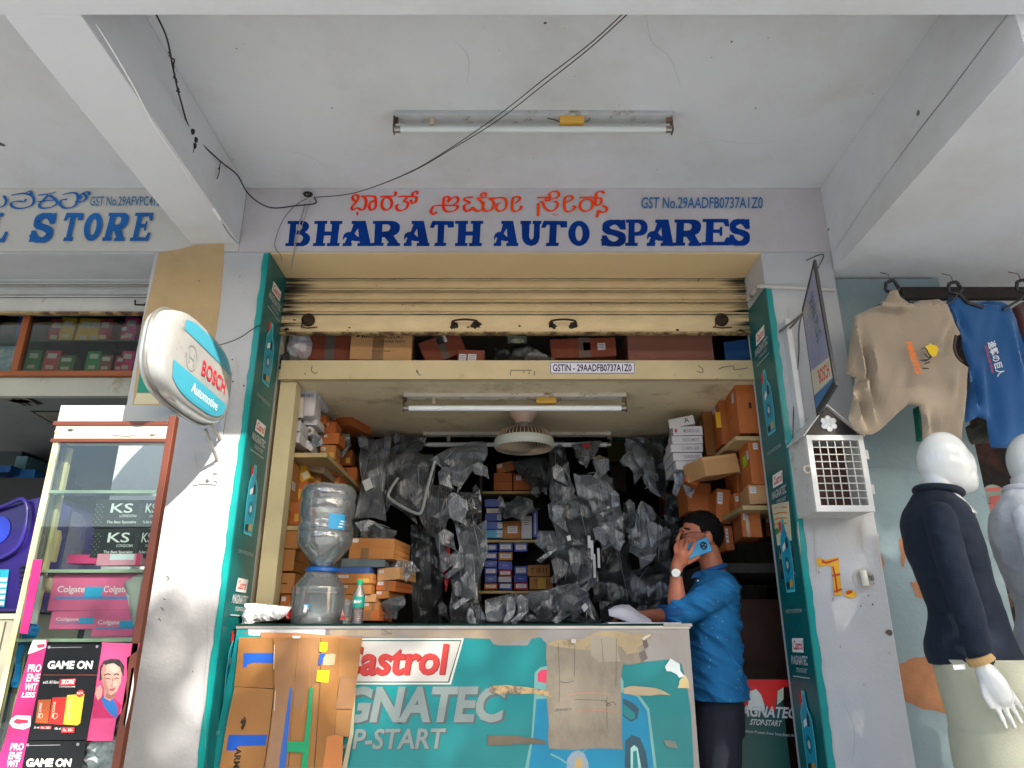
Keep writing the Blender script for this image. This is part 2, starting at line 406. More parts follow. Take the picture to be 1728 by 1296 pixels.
for x_, y_, r_ in ((1550,190,.018),(1399,387,.012)):
    u, v = lw.px(x_, y_); lw.poly([(u+r_*math.cos(a)*random.uniform(.5,1), v+r_*math.sin(a)*random.uniform(.5,1)) for a in [k*.7 for k in range(9)]], M('#77756f', .9), 'wall_mark', px=False)
lw.done(B)
# chipped plaster scars along the underside of the left beam and the ceiling
bs = Sheet((0, 0, BZ+.001), (1, 0, 0), (0, 1, 0), (0, 0, -1))
chip = M('#e9e9ea', .8, var=.04); grime = M('#55524e', .9, var=.2)
bs.ribbon([(162,40),(190,85),(225,145),(262,215),(300,270),(325,312)], .006, chip, 'plaster_scar', taper=True)
bs.poly([(357,352),(362,350),(374,370),(371,373)], chip, 'plaster_scar'); bs.ribbon([(376,378),(388,396),(402,411)], .004, grime, 'crack')
bs.done(B)
cl = Sheet((0, 0, CZ), (1, 0, 0), (0, 1, 0), (0, 0, -1))
for x, y, r in ((560,182,.006),(1235,70,.006),(1275,182,.006),(920,38,.008),(2,243,.02)):
    u, v = cl.px(x, y); cl.poly([(u+r*math.cos(a)*random.uniform(.5,1), v+r*math.sin(a)*random.uniform(.5,1)) for a in [k*.7 for k in range(9)]], grime, 'ceiling_mark', px=False)
for L_ in ([(760,60),(790,95),(788,140)], [(1180,230),(1260,242),(1320,236)], [(450,250),(520,262),(560,290)], [(1090,24),(1100,70),(1130,96),(1150,150)]): cl.ribbon(L_, .0014, M('#a5a6a4', .9), 'hairline_crack', taper=True)
for k in range(26):
    x, y, r = random.uniform(230, 1560), random.uniform(40, 310), random.uniform(.0015, .005)
    u, v = cl.px(x, y); cl.poly([(u+r*math.cos(a)*random.uniform(.5,1), v+r*math.sin(a)*random.uniform(.5,1)) for a in [k_*1.1 for k_ in range(6)]], M('#8d8c86', .9), 'ceiling_mark', px=False)
cl.done(B)
# sign walls
SWM = make('sign_wall', MB().bb(-1.386, 1.616, WY, WY+.26, LZ, CZ-.002), lilac_wall, B); SWM['label'] = 'lilac white sign wall above the roller shutter'
cream = M('#c0c0ba', .85, var=.05, scale=2, bump=.2)
SWL = make('sign_wall', MB().bb(-7, -1.388, WY, WY+.26, LZ+.002, CZ-.002), cream, B); SWL['label'] = 'cream sign wall of the medical store'
_sf = MB().add([(-1.225, WY, LZ-.002), (1.262, WY, LZ-.002), (1.262, WY+.27, LZ-.004), (-1.225, WY+.27, LZ-.004)], [(0, 1, 2, 3)])
make('lintel_soffit', MB().bb(-1.228, 1.2595, WY+.002, WY+.27, LZ-.012, LZ-.002), ochre, B)
# pillars
make('pillar', MB().bb(-1.81, -1.229, WY, WY+.33, GZ, LZ-.001), pillar_wall, B, bevel=.006)['label'] = 'white pillar with tan paint at its top left'
make('pillar', MB().bb(1.26, 1.614, WY, WY+.33, GZ, LZ-.001), pillar_wall, B, bevel=.006)['label'] = 'stained white pillar right of the auto spares shop'
blue_wall = M('#879a9f', .85, var=.1, scale=1.5, bump=.35, bscale=30, dirt='#b3a590', dscale=1.4, dthr=.74, dsoft=.03)
BWL = make('shop_wall', MB().bb(1.616, 2.17, WY+.06, WY+.3, GZ, 1.72), blue_wall, B); BWL['label'] = 'pale blue wall with peeled patches beside the clothes shop'
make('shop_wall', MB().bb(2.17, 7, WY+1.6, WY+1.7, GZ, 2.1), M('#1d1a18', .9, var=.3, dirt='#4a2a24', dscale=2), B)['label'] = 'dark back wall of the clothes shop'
pl = Sheet((0, WY, 0), (1, 0, 0), (0, 0, 1), (0, -1, 0))
pl.poly([(268,426),(300,421),(330,413),(379,411),(377,450),(371,520),(362,580),(350,640),(338,700),(222,700),(238,560),(252,500)], M('#b59c74', .85, var=.08, scale=8, bump=.3), 'tan_paint')
pl.poly([(236,628),(262,626),(262,663),(231,663)], M('#1c8a74', .6), 'old_sticker'); pl.poly([(231,664),(268,664),(268,682),(226,682)], M('#cfc9a8', .7), 'old_sticker')
for x, y, r in ((392,607,.006),(393,644,.006),(412,651,.007),(376,690,.005),(455,470,.004),(405,467,.004),(350,812,.012),(1500,1067,.018),(1445,973,.006),(1474,985,.004),(1465,1005,.004),(1472,1020,.006),(1452,1023,.004)):
    u, v = pl.px(x, y); pl.poly([(u+r*math.cos(a)*random.uniform(.5,1), v+r*math.sin(a)*random.uniform(.5,1)) for a in [k*.8 for k in range(8)]], grime, 'wall_hole', px=False)
pl.ribbon([(325,820),(345,817),(365,819)], .003, grime, 'scratch'); pl.ribbon([(360,814),(363,812),(368,816)], .003, grime, 'scratch')
for a in ([(281,972),(286,976),(282,980)], [(276,1010),(280,1012)], [(272,1025),(277,1030)], [(268,1043),(272,1048)]): pl.ribbon(a, .003, grime, 'scratch')
# yellow and red tape figure on the right pillar
ty = M('#d9a51c', .5, var=.1); tr = M('#b5371f', .5, var=.1)
pl.poly([(1375,946),(1380,941),(1392,945),(1414,940),(1420,1004),(1407,1005),(1403,956),(1396,954),(1382,957)], ty, 'painted_number')
pl.poly([(1386,944),(1393,948),(1414,942),(1414,945),(1394,952),(1386,950)], tr, 'painted_number')
pl.ribbon([(1405,956),(1409,975),(1412,1000)], .008, tr, 'painted_number'); pl.ribbon([(1404,972),(1417,969)], .009, tr, 'painted_number'); pl.ribbon([(1407,999),(1420,994)], .008, tr, 'painted_number')
pl.poly([(1424,1000),(1432,995),(1444,999),(1445,1006),(1436,1010),(1425,1006)], ty, 'painted_number'); pl.poly([(1427,998),(1438,996),(1437,1001),(1428,1004)], tr, 'painted_number')
for k in range(46):
    x, y, r = random.choice((random.uniform(312, 440), random.uniform(1300, 1560))), random.uniform(440, 1280), random.uniform(.0015, .006)
    u, v = pl.px(x, y); 
    if not (-1.8 < u < -1.25 or 1.29 < u < 1.6): continue
    pl.poly([(u+r*math.cos(a)*random.uniform(.4,1), v+r*math.sin(a)*random.uniform(.5,1.5)) for a in [k_*1.1 for k_ in range(6)]], M(random.choice(('#8d887e', '#6f675c', '#a39880')), .9), 'wall_mark', px=False)
for x, y, l in ((1345,880,60),(1372,882,90),(1450,878,50),(1480,900,70),(330,760,40),(1390,560,80),(1330,520,60),(400,600,60)):
    pl.ribbon([(x, y), (x+2, y+l*.5), (x+5, y+l)], .006, M('#b4afa4', .9), 'drip_stain', taper=True)
for L_ in ([(1500,640),(1512,700),(1508,760)], [(1420,1180),(1440,1230),(1436,1290)], [(350,1020),(352,1090),(346,1160),(350,1296)]): pl.ribbon(L_, .0014, M('#9d9a94', .9), 'hairline_crack', taper=True)
pl.done(B)
bl = Sheet((0, WY+.06, 0), (1, 0, 0), (0, 0, 1), (0, -1, 0))
peel = M('#a87450', .9, var=.15, scale=12, bump=.3)
def rag(pts, amp, seed, n=4):
    rd = random.Random(seed); out = []
    for i, p in enumerate(pts):
        q = pts[(i+1) % len(pts)]
        for j in range(n): out.append((p[0]+(q[0]-p[0])*j/n+rd.uniform(-amp, amp), p[1]+(q[1]-p[1])*j/n+rd.uniform(-amp, amp)))
    return out
for q in ([(1508,1125),(1545,1108),(1590,1106),(1640,1160),(1622,1212),(1560,1196),(1515,1180)], [(1536,982),(1552,980),(1568,996),(1566,1013),(1545,1005)], [(1518,910),(1524,903),(1529,918),(1530,940),(1523,960)],
          [(1474,905),(1479,915),(1492,955),(1488,962)]): bl.poly(rag(q, 2.2, len(q)+q[0][0]), peel, 'peeled_patch')
bl.ribbon([(1455,790),(1500,788),(1560,796)], .002, M('#7c8c92', .9), 'crack'); bl.done(BWL)

# ---- hand painted lettering on the sign walls
orange = M('#ee3006', .8, var=.12, scale=7, spec=.12); orange2 = M('#ee4404', .8, var=.12, scale=7, spec=.12)
navy = M('#033484', .8, var=.35, scale=4, spec=.12); navy2 = M('#045fa8', .8, var=.2, scale=4); gstc = M('#16649c', .6)
sw = Sheet((0, WY, 0), (1, 0, 0), (0, 0, 1), (0, -1, 0))
for ch, a, b in (('B',481.5,525),('H',528,578),('A',578,628),('R',627,676),('A',681,725),('T',725.5,766),('H',768,815.5),('A',833,875),('U',878,914),('T',913,957),('O',959,995),
                 ('S',1015,1056),('P',1055,1093),('A',1091,1138),('R',1136,1184),('E',1184,1232),('S',1230,1265)):
    t = 373 if a < 1000 else 371; t = 370 if a > 1180 else t
    sw.glyph(ch, a, t, b, 415.5 if a < 1180 else 414.5, navy, sh=.06 if ch in 'BH' and a < 600 else 0)
def K1(L): return [(570+x/7.2, 310+y/7.2) for x, y in L]
def K2(L): return [(790+x/6.912, 310+y/6.912) for x, y in L]
W = .0125; nb = .35; sw.g = 'kannada'
for L in ([(215,215),(190,200),(182,165),(210,140),(245,150),(248,185),(215,240),(172,290),(185,322),(240,300),(290,325),(330,300),(345,230),(335,180),(300,160)], [(285,160),(380,155),(462,162)], [(455,160),(465,250),(450,305),(410,325),(385,300),(390,250),(420,215),(442,228)],
          [(515,162),(600,158),(680,155),(705,130),(700,108),(680,112)], [(600,170),(560,185),(536,240),(545,300),(590,325),(640,300),(658,240),(640,190),(600,170)],
          [(735,165),(800,160),(900,165),(955,170),(945,230),(905,242),(888,200)], [(845,175),(805,215),(850,235),(845,290),(790,330),(730,325),(712,285),(738,255)], [(905,160),(915,120),(945,100),(970,108),(962,135)],
          [(1205,350),(1170,378),(1132,350),(1150,300),(1190,272),(1300,270),(1455,270)], [(1330,222),(1355,190),(1335,162),(1295,175),(1285,240),(1290,310),(1330,345),(1400,340),(1450,310),(1460,270)], [(1335,235),(1380,190),(1430,165),(1465,190),(1450,235),(1400,262)],
          [(1645,172),(1560,175),(1540,205),(1590,225),(1600,245),(1545,262),(1535,310),(1570,342),(1625,320),(1640,295),(1665,325),(1720,340)]):
    sw.ribbon(K1(L), W, orange, nib=nb)
sw.poly(K1([(242,342),(254,362),(247,400),(220,368)]), orange)
for L in ([(0,320),(55,290),(100,325),(160,310),(175,265),(155,215),(105,180)], [(95,178),(160,172),(225,165)], [(150,160),(165,118),(205,118),(205,150)], [(185,220),(172,290),(215,328),(275,305),(300,240),(270,190),(235,182)],
          [(240,178),(330,175),(405,172),(442,205),(446,270),(405,320),(355,325),(328,290),(345,245),(385,232)], [(545,235),(590,205),(605,175),(570,158),(525,172),(512,250),(515,310),(550,332),(600,310),(622,278),(600,270)],
          [(800,170),(880,168),(960,170)], [(818,235),(818,310),(815,385)], [(825,225),(865,222),(895,290),(960,327),(1015,305),(1045,255),(1025,215),(990,222)], [(945,205),(905,205),(915,180),(955,170),(945,130),(1000,96),(1050,112),(1052,155),(1000,182),(955,190),(940,215)],
          [(1140,228),(1195,200),(1220,172),(1190,150),(1135,162),(1120,240),(1128,310),(1170,337),(1225,310),(1247,278),(1215,268)],
          [(1290,172),(1380,168),(1480,165)], [(1360,188),(1310,230),(1308,295),(1360,330),(1430,305),(1452,240),(1425,195),(1365,186)], [(1460,175),(1540,178),(1552,220),(1515,262),(1482,240),(1490,170),(1500,112),(1560,98),(1585,125)], [(1560,262),(1612,290),(1602,332),(1552,342),(1512,322),(1510,360),(1495,402)]):
    sw.ribbon(K2(L), W, orange2, nib=nb)
sw.g = 'vowel'; sw.ribbon(K2([(985,360),(992,375),(1015,368),(1025,378),(1045,368),(1048,350)]), .003, orange)
sw.g = None; sw.tbox('GST No.29AADFB0737A1Z0', 1082, 334, 1287, 353, gstc, bold=.01, shear=.12)
sw.done(SWM)
# the medical store sign
for ch, a, b in (('L',-22,21),('S',50,98),('T',102,143),('O',139,178),('R',173,222),('E',220,262)):
    sw.glyph(ch, a, 360.5, b, 410 if ch in 'LS' else 408, navy2, sh=.28)
sw.g = 'kannada2'
def K3(L): return [(x/3.6, 300+y/3.6) for x, y in L]
for L in ([(-30,190),(25,178),(45,145),(28,115)], [(75,112),(150,100),(205,120),(205,165),(150,190),(90,186),(72,160),(110,148),(150,150),(165,135)], [(165,95),(190,88),(200,110)],
          [(238,112),(300,104),(335,95),(345,92)], [(235,152),(290,145),(350,140)], [(300,110),(275,135),(245,170),(260,190),(310,186),(350,165),(345,140),(305,112)],
          [(385,108),(430,98),(470,102),(478,140),(455,180),(400,190),(370,165),(385,140),(415,138)], [(462,150),(500,152),(530,130),(515,105),(490,112),(500,132)], [(500,105),(530,92),(548,98),(540,112)]):
    sw.ribbon(K3(L), .0125, navy2, nib=nb)
sw.g = None; sw.tbox('GST No.29AFVPC412', 154, 333, 272, 349, M('#2a6c98', .6), bold=.008, shear=.2)
sw.done(SWL)

# ---- inside the auto spares shop
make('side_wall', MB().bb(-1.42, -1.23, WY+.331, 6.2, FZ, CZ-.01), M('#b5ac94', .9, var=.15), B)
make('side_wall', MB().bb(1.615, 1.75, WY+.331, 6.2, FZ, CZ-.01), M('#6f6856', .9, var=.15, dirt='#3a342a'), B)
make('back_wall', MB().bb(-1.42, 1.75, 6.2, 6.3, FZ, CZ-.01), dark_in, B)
mz = MB().bb(-1.228, 1.60, 3.553, 4.71, 1.275, 1.362)
make('mezzanine_soffit', mz, beige_soft, B)
make('mezzanine_fascia', MB().bb(-1.205, 1.285, 3.51, 3.55, 1.262, 1.365), M('#c4b18a', .7, var=.1, scale=4, dirt='#8a6e40', dscale=6, dthr=.68), B)
fa = Sheet((0, 3.51, 0), (1, 0, 0), (0, 0, 1), (0, -1, 0))
for L in ([(527,617),(526,626),(532,630),(536,628)], [(515,629),(515,633)], [(704,630),(703,624),(707,632),(711,633)], [(862,625),(898,625)], [(862,626),(861,634)], [(884,626),(884,630)], [(893,627),(893,632)], [(902,626),(902,634)],
          [(1178,617),(1186,624),(1184,629),(1176,627)], [(1212,624),(1220,620),(1238,618),(1239,624),(1262,621)]):
    fa.ribbon(L, .004, grime, 'nail_mark')
fa.done(B)
# mezzanine light and clutter stay separate things
make('shelf_post', MB().bb(-1.2115, -1.128, 3.553, 3.64, 0.10, 1.2615), M('#cfc198', .75, var=.1, scale=3, bump=.15, dirt='#8d7a50', dscale=5, dthr=.72), B)
# ---- the medical store, left
make('lintel_soffit', MB().bb(-7, -1.812, WY+.002, WY+.27, LZ-.012, LZ), M('#b4b8bb', .85, var=.06), B)
make('mezzanine_fascia', MB().bb(-7, -1.78, 3.56, 3.6, onY(100, 668, 3.56).z, onY(100, 637, 3.56).z), M('#a3a69c', .8, var=.08, dirt='#7d765c', dscale=5), B)
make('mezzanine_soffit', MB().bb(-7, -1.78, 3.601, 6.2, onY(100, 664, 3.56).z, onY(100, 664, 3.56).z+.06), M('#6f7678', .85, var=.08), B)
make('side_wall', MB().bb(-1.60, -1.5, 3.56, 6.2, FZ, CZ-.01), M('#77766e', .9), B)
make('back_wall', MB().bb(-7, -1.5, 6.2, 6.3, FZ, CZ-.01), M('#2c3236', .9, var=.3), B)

# ---------------------------------------------------------------- roller shutters
def shutter(name, label, x0, x1, Y, rows, rail, mat, railmat, hub=True, seed=0):
    t = thing(name, label, 'roller shutter', ((x0+x1)/2, Y, rail[1]))
    for (za, zb) in rows:
        mb = MB(); h = za-zb; prof = [(0, za-.004), (-.005, za-h*.2), (-.008, za-h*.5), (-.005, za-h*.7), (.004, zb+.016), (-.010, zb+.012), (-.020, zb+.008), (-.022, zb+.003), (-.018, zb-.001), (-.006, zb-.003), (.006, zb)]
        vs = []; fs = []; nx = 26
        for i in range(nx+1):
            x = x0+(x1-x0)*i/nx
            for yy, z in prof: vs.append((x, Y+yy+.0012*noise.noise(Vector((x*5, z*30, seed))), z+.0012*noise.noise(Vector((x*3, z*9, seed+3)))))
        k = len(prof)
        for i in range(nx):
            for j in range(k-1): fs.append((i*k+j, (i+1)*k+j, (i+1)*k+j+1, i*k+j+1))
        mb.add(vs, fs); make('slat', mb, mat, t, smooth=40)
        sv = [(x0+(x1-x0)*i/40, zb-.0035+.0016*noise.noise(Vector((i*.7, zb*9, seed))), .0022+.0018*abs(noise.noise(Vector((i*.45, zb*5, seed+2))))) for i in range(41)]
        mb = MB(); mb.add([(x, Y-.0185, z+h_*q) for x, z, h_ in sv for q in (-1, 1)], [(2*i, 2*i+2, 2*i+3, 2*i+1) for i in range(40)]); make('seam_grime', mb, M('#2c1c10' if hub else '#5a5248', .7, var=.4, scale=12), t)
    mb = MB(); mb.bb(x0, x1, Y-.010, Y+.004, rail[1]+.006, rail[0]-.001); make('bottom_rail', mb, railmat, t, bevel=.002)
    make('rail_lip', MB().bb(x0, x1, Y-.022, Y+.008, rail[1]-.004, rail[1]+.0055), M('#5d4330', .7, metal=.2, var=.3, scale=20, dirt='#b09a6c', dscale=12, dthr=.5), t)
    return t
def shutmat(cols, x0, x1, seed=0):
    """painted metal with black grease near both guides and rust freckles"""
    m = M(cols, .5, var=.12, scale=5, dirt='#6a4a2a', dscale=9, dthr=.74, stretch=(1, 1, 2.5)).copy()
    nt = m.node_tree; n = nt.nodes; l = nt.links; p = n['Principled BSDF']
    src = p.inputs['Base Color'].links[0].from_socket
    tc = n.new('ShaderNodeTexCoord'); sp = n.new('ShaderNodeSeparateXYZ'); l.new(tc.outputs['Object'], sp.inputs[0])
    ab = n.new('ShaderNodeMath'); ab.operation = 'ABSOLUTE'; l.new(sp.outputs[0], ab.inputs[0])
    mr = n.new('ShaderNodeMapRange'); w = (x1-x0)/2; mr.inputs[1].default_value = w-.22; mr.inputs[2].default_value = w; mr.inputs[3].default_value = 0; mr.inputs[4].default_value = .38
    l.new(ab.outputs[0], mr.inputs[0])
    mp = n.new('ShaderNodeMapping'); mp.inputs['Scale'].default_value = (3, 3, 55); l.new(tc.outputs['Object'], mp.inputs[0])
    nz = n.new('ShaderNodeTexNoise'); nz.inputs['Scale'].default_value = 1; nz.inputs['Detail'].default_value = 6; l.new(mp.outputs[0], nz.inputs[0])
    ad = n.new('ShaderNodeMath'); ad.operation = 'ADD'; l.new(mr.outputs[0], ad.inputs[0]); l.new(nz.outputs[0], ad.inputs[1])
    r2 = n.new('ShaderNodeMapRange'); r2.inputs[1].default_value = .74; r2.inputs[2].default_value = .98; l.new(ad.outputs[0], r2.inputs[0])
    mi = n.new('ShaderNodeMix'); mi.data_type = 'RGBA'; l.new(r2.outputs[0], mi.inputs[0]); l.new(src, mi.inputs[6]); mi.inputs[7].default_value = (.008, .007, .006, 1)
    l.new(mi.outputs[2], p.inputs['Base Color'])
    return m
SY = WY+.275
zz = [onY(870, y, SY).z for y in (462, 472, 492.5, 511.5, 532, 564)]
sm = shutmat('#d6be92', -1.205, 1.205); srail = shutmat('#dcc498', -1.225, 1.225)
S1 = shutter('roller_shutter', 'rolled up beige steel shutter with black greasy ends above the auto spares shop', -1.222, 1.258, SY, [(zz[0]+.03, zz[1]), (zz[1], zz[2]), (zz[2], zz[3]), (zz[3], zz[4])], (zz[4], zz[5]), sm, srail)
rs = Sheet((0, SY-.0115, 0), (1, 0, 0), (0, 0, 1), (0, -1, 0), h0=.0003)
greas = M('#1c130c', .6, var=.3); rust = M('#7a3c14', .8, var=.3)
for cx, cy, r in ((766,550,.03),(803,548,.036),(933,550,.026),(967,550,.03)):
    u, v = rs.px(cx, cy); rs.poly([(u+r*math.cos(a)*random.uniform(.45,1), v+r*.8*math.sin(a)*random.uniform(.45,1)) for a in [k*.35 for k in range(18)]], greas, 'grease_stain', px=False)
for cx, cy, r in ((790,552,.012),(497,540,.012),(590,553,.01),(877,550,.012),(1143,557,.014),(1205,552,.012),(1250,560,.03),(483,556,.02)):
    u, v = rs.px(cx, cy); rs.poly([(u+r*math.cos(a)*random.uniform(.4,1), v+r*.6*math.sin(a)*random.uniform(.4,1)) for a in [k*.5 for k in range(12)]], rust if r == .012 else greas, 'rust_spot', px=False)
rdr = random.Random(31)
for k in range(70):
    x, y, r = rdr.uniform(500, 1245), rdr.choice((474, 493, 512, 532, 563))+rdr.gauss(0, 3.5), rdr.uniform(.0015, .006)
    u, v = rs.px(x, y); rs.poly([(u+r*rdr.uniform(.6, 2.2)*math.cos(a)*rdr.uniform(.4,1), v+r*.7*math.sin(a)*rdr.uniform(.4,1)) for a in [k_*.8 for k_ in range(8)]], M(rdr.choice(('#6a3a18', '#4a2a14', '#8a5a2c')), .8), 'rust_spot', px=False)
rs.done(S1)
iron = M('#3a2a1e', .6, metal=.5, var=.3, scale=20)
for x0 in (765, 930):
    a = onY(x0, 548, SY-.012); b = onY(x0+40, 548, SY-.012)
    mb = MB(); mb.tube(smooth_line([a+Vector((0, 0, -.006)), a+Vector((0, -.03, .008)), (a+b)/2+Vector((0, -.042, .012)), b+Vector((0, -.03, .008)), b+Vector((0, 0, -.006))], 4), .0055)
    mb.box(a, (.024, .006, .03)); mb.box(b, (.024, .006, .03)); make('handle', mb, iron, S1)
for cx in (521, 1217):
    a = onY(cx, 541, SY-.012); mb = MB(); m90 = Matrix.Rotation(R(90), 3, 'X')
    mb.lathe([(.034, 0), (.034, .018), (.024, .028), (0, .03)], a, 18, m=m90); make('lock', mb, iron, S1, smooth=35)
    mb = MB(); mb.tube([a+Vector((-.03, -.006, -.01)), a+Vector((-.035, -.006, -.04)), a+Vector((.0, -.008, -.046)), a+Vector((.05, -.006, -.04))], .003, 6); make('lock_bolt', mb, iron, S1)
for x in (-1.2265, 1.2585):
    mb = MB(); mb.bb(x-.012, x+.012, SY-.02, SY+.02, zz[5]-.02, LZ-.02)
a = onY(873, 571, 3.49)
h = thing('slip_holder', 'clear plastic slip holder hanging under the shutter rail', 'slip holder', tuple(a))
mb = MB(); mb.bb(a.x-.05, a.x+.05, 3.485, 3.487, a.z-.03, a.z+.01); make('pocket', mb, glassmat('clear_plastic', alpha=.15), h)
mb = MB(); mb.ell((a.x, 3.495, a.z-.012), (.035, .006, .011), fn=lambda v: v*(1+.3*noise.noise(v*3))); make('paper_scraps', mb, M('#c9b48a', .9, var=.3, scale=60), h)

cz = [onY(120, y, SY).z for y in (462, 482, 503.5, 530)]
s2m = shutmat('#b9bbb9', -2.7, 2.7); 
S2 = shutter('roller_shutter', 'white steel shutter rolled up above the glass shelf of the medical store', -7, -1.812, SY, [(cz[0]+.03, cz[1]), (cz[1], cz[2])], (cz[2], cz[3]), M('#b9bbb9', .5, var=.1, dirt='#75695a', dscale=7, dthr=.72), M('#c2c4c0', .5, var=.1, dirt='#75695a', dscale=7, dthr=.68), hub=False, seed=5)
a = onY(238, 514, SY-.015); mb = MB(); mb.tube([a+Vector((-.03, -.01, .02)), a+Vector((-.02, -.02, -.01)), a+Vector((.03, -.02, -.012)), a+Vector((.035, -.005, .02))], .005, 6); make('handle', mb, iron, S2)
# ---------------------------------------------------------------- tube lights
def tube_light(px0, px1, pyt, Y, z, label, tubecol, group, grimy):
    """px0..px1 span on the photo at the depth Y; z is the surface the lamp hangs from"""
    a, b = onY(px0, pyt, Y), onY(px1, pyt, Y); L = b.x-a.x; c = (a.x+b.x)/2
    t = thing('tube_light', label, 'tube light', (c, Y, z), group)
    hm = M(grimy, .6, var=.12, scale=9, dirt='#7c6a52', dscale=8, dthr=.62)
    mb = MB(); mb.bb(c-L/2, c+L/2, Y-.032, Y+.03, z-.022, z-.001); make('housing', mb, hm, t, bevel=.003)
    mb = MB(); mb.tube([(c-L/2+.012, Y-.006, z-.083), (c+L/2-.012, Y-.006, z-.083)], .0155, 14); make('lamp_tube', mb, tubecol, t, smooth=40)
    for s in (-1, 1):
        x = c+s*L/2; mb = MB(); mb.tube([(x-s*.003, Y-.006, z-.083), (x-s*.03, Y-.006, z-.083)], .0162, 12); make('tube_cap', mb, M('#9a9690', .35, metal=.8), t)
        mb = MB(); mb.bb(x-.003, x+.003, Y-.024, Y+.012, z-.1, z-.022); mb.bb(x-.003-s*.02, x+.003, Y-.014, Y+.002, z-.045, z-.0225); make('end_bracket', mb, M('#8a7364', .7, var=.2, scale=15, dirt='#4a3a2c', dscale=15, dthr=.5), t)
    x = c-L*.365; mb = MB(); mb.lathe([(.012, 0), (.012, -.032), (.009, -.037), (0, -.037)], (x, Y-.005, z-.022), 12); make('starter', mb, M('#b8a890', .6), t)
    x = c+L*.14; mb = MB(); mb.bb(x-.055, x+.055, Y-.024, Y+.014, z-.056, z-.0225); make('ballast', mb, M('#d8a848', .45, var=.06), t, bevel=.004)
    mb = MB(); mb.tube(smooth_line([(x-.055, Y-.01, z-.045), (x-.08, Y-.012, z-.035), (x-.11, Y-.01, z-.026)], 4), .0018, 5); mb.tube(smooth_line([(x+.055, Y-.01, z-.045), (x+.075, Y-.012, z-.04), (x+.08, Y-.01, z-.024)], 4), .0018, 5); make('wire', mb, M('#222222', .6), t)
    return t
glo = M('#c9cfce', .25, var=.02); lit = M('#e8edf0', .25, var=.02)  # plain grey and white tube colours, neither one glows
grp = 'tube lights over the auto spares shop'
tube_light(668, 1130, 178, 2.66, CZ, 'grey unlit tube light on the white porch ceiling', glo, grp, '#b4b8ba')
tube_light(683, 1055, 655, 3.80, 1.275, 'long white tube light at the front of the beige soffit below the GSTIN sticker', lit, grp, '#d6cfc2')
tube_light(715, 1030, 728, 4.60, 1.275, 'tube light at the back edge of the beige soffit behind the fan', lit, grp, '#cdc8bc')

# ---------------------------------------------------------------- ceiling fan in a cage
fy = 4.12; fc = onZ(884, 700, 1.275); fx = fc.x*(fy/fc.y)
t = thing('cabin_fan', 'caged white ceiling fan hanging from the beige soffit', 'fan', (fx, fy, 1.275))
pk = M('#cdb09c', .5, var=.08)
mb = MB(); mb.lathe([(.086, 0), (.088, -.012), (.078, -.03), (.055, -.05), (.05, -.075), (0, -.075)], (fx, fy, 1.274), 28); make('mount_cup', mb, pk, t, smooth=50)
mb = MB(); mb.lathe([(.042, -.07), (.042, -.125), (0, -.125)], (fx, fy, 1.274), 20); make('neck', mb, M('#8f8a80', .5), t, smooth=50)
zt = 1.165
mb = MB(); mb.lathe([(.06, .0), (.11, -.015), (.125, -.06), (.10, -.065), (0, -.065)], (fx, fy, zt), 24); make('motor', mb, M('#4a3f36', .6), t, smooth=50)
for k in range(44):
    a = 2*math.pi*k/44; d = Vector((math.cos(a), math.sin(a), 0)); c0 = Vector((fx, fy, zt))
    mb = MB(); mb.tube([c0+d*.07+Vector((0, 0, -.001)), c0+d*.13+Vector((0, 0, -.012)), c0+d*.155+Vector((0, 0, -.04)), c0+d*.165+Vector((0, 0, -.07))], .0028, 5); make('cage_rib', mb, M('#a89078', .6, var=.1), t)
mb = MB(); mb.lathe([(.162, -.062), (.173, -.066), (.178, -.085), (.176, -.11), (.168, -.12), (.16, -.118), (.158, -.07), (.162, -.062)], (fx, fy, zt), 48); make('guard_ring', mb, M('#a9aca4', .35, var=.06), t, smooth=50)
for k in range(40):
    a = 2*math.pi*k/40; pts = []
    for j in range(7):
        r = .04+.122*j/6; b = a+.9*(1-j/6)**1.2; pts.append((fx+r*math.cos(b), fy+r*math.sin(b), zt-.118-.012*(1-j/6)))
    mb = MB(); mb.tube(pts, .0026, 5); make('grille_rib', mb, M('#b29e86', .6, var=.1), t)
mb = MB(); mb.lathe([(0, 0), (.04, 0), (.046, -.008), (.03, -.016), (0, -.018)], (fx, fy, zt-.122), 24); make('hub_cap', mb, M('#a5988a', .4), t, smooth=50)
for k in range(4):
    a = k*math.pi/2+.3; d = Vector((math.cos(a), math.sin(a), 0)); q = Vector((-d.y, d.x, 0)); c0 = Vector((fx, fy, zt-.085))
    mb = MB(); mb.add([c0+d*.03-q*.02+Vector((0, 0, .01)), c0+d*.03+q*.02-Vector((0, 0, .01)), c0+d*.14+q*.05-Vector((0, 0, .015)), c0+d*.14-q*.03+Vector((0, 0, .015))], [(0, 1, 2, 3)]); make('blade', mb, M('#4a4038', .5), t)

# ---------------------------------------------------------------- GSTIN sticker
st = thing('tax_number_sticker', 'white GSTIN sticker on the beige edge above the tube light', 'sticker', tuple(onY(1000, 621, 3.508)))
q = [onY(x, y, 3.507) for x, y in ((928, 611), (1071, 611), (1071, 630.5), (928, 631))]
mb = MB(); mb.bb(q[0].x, q[1].x, 3.506, 3.509, q[2].z, q[0].z); make('paper', mb, M('#dcd8e4', .6, var=.03), st)
s = Sheet((0, 3.506, 0), (1, 0, 0), (0, 0, 1), (0, -1, 0), h0=.0004); ink = M('#1a1440', .6)
s.tbox('GSTIN - 29AADFB0737A1Z0', 933, 614.5, 1066, 627, ink, bold=.022)
for r_ in ((929,611.5,1070.5,612.5),(929,629.3,1070.5,630.2),(928.6,612,929.6,630),(1069.8,612,1070.8,630)): s.rect(*r_, ink, 'border')
s.done(st)

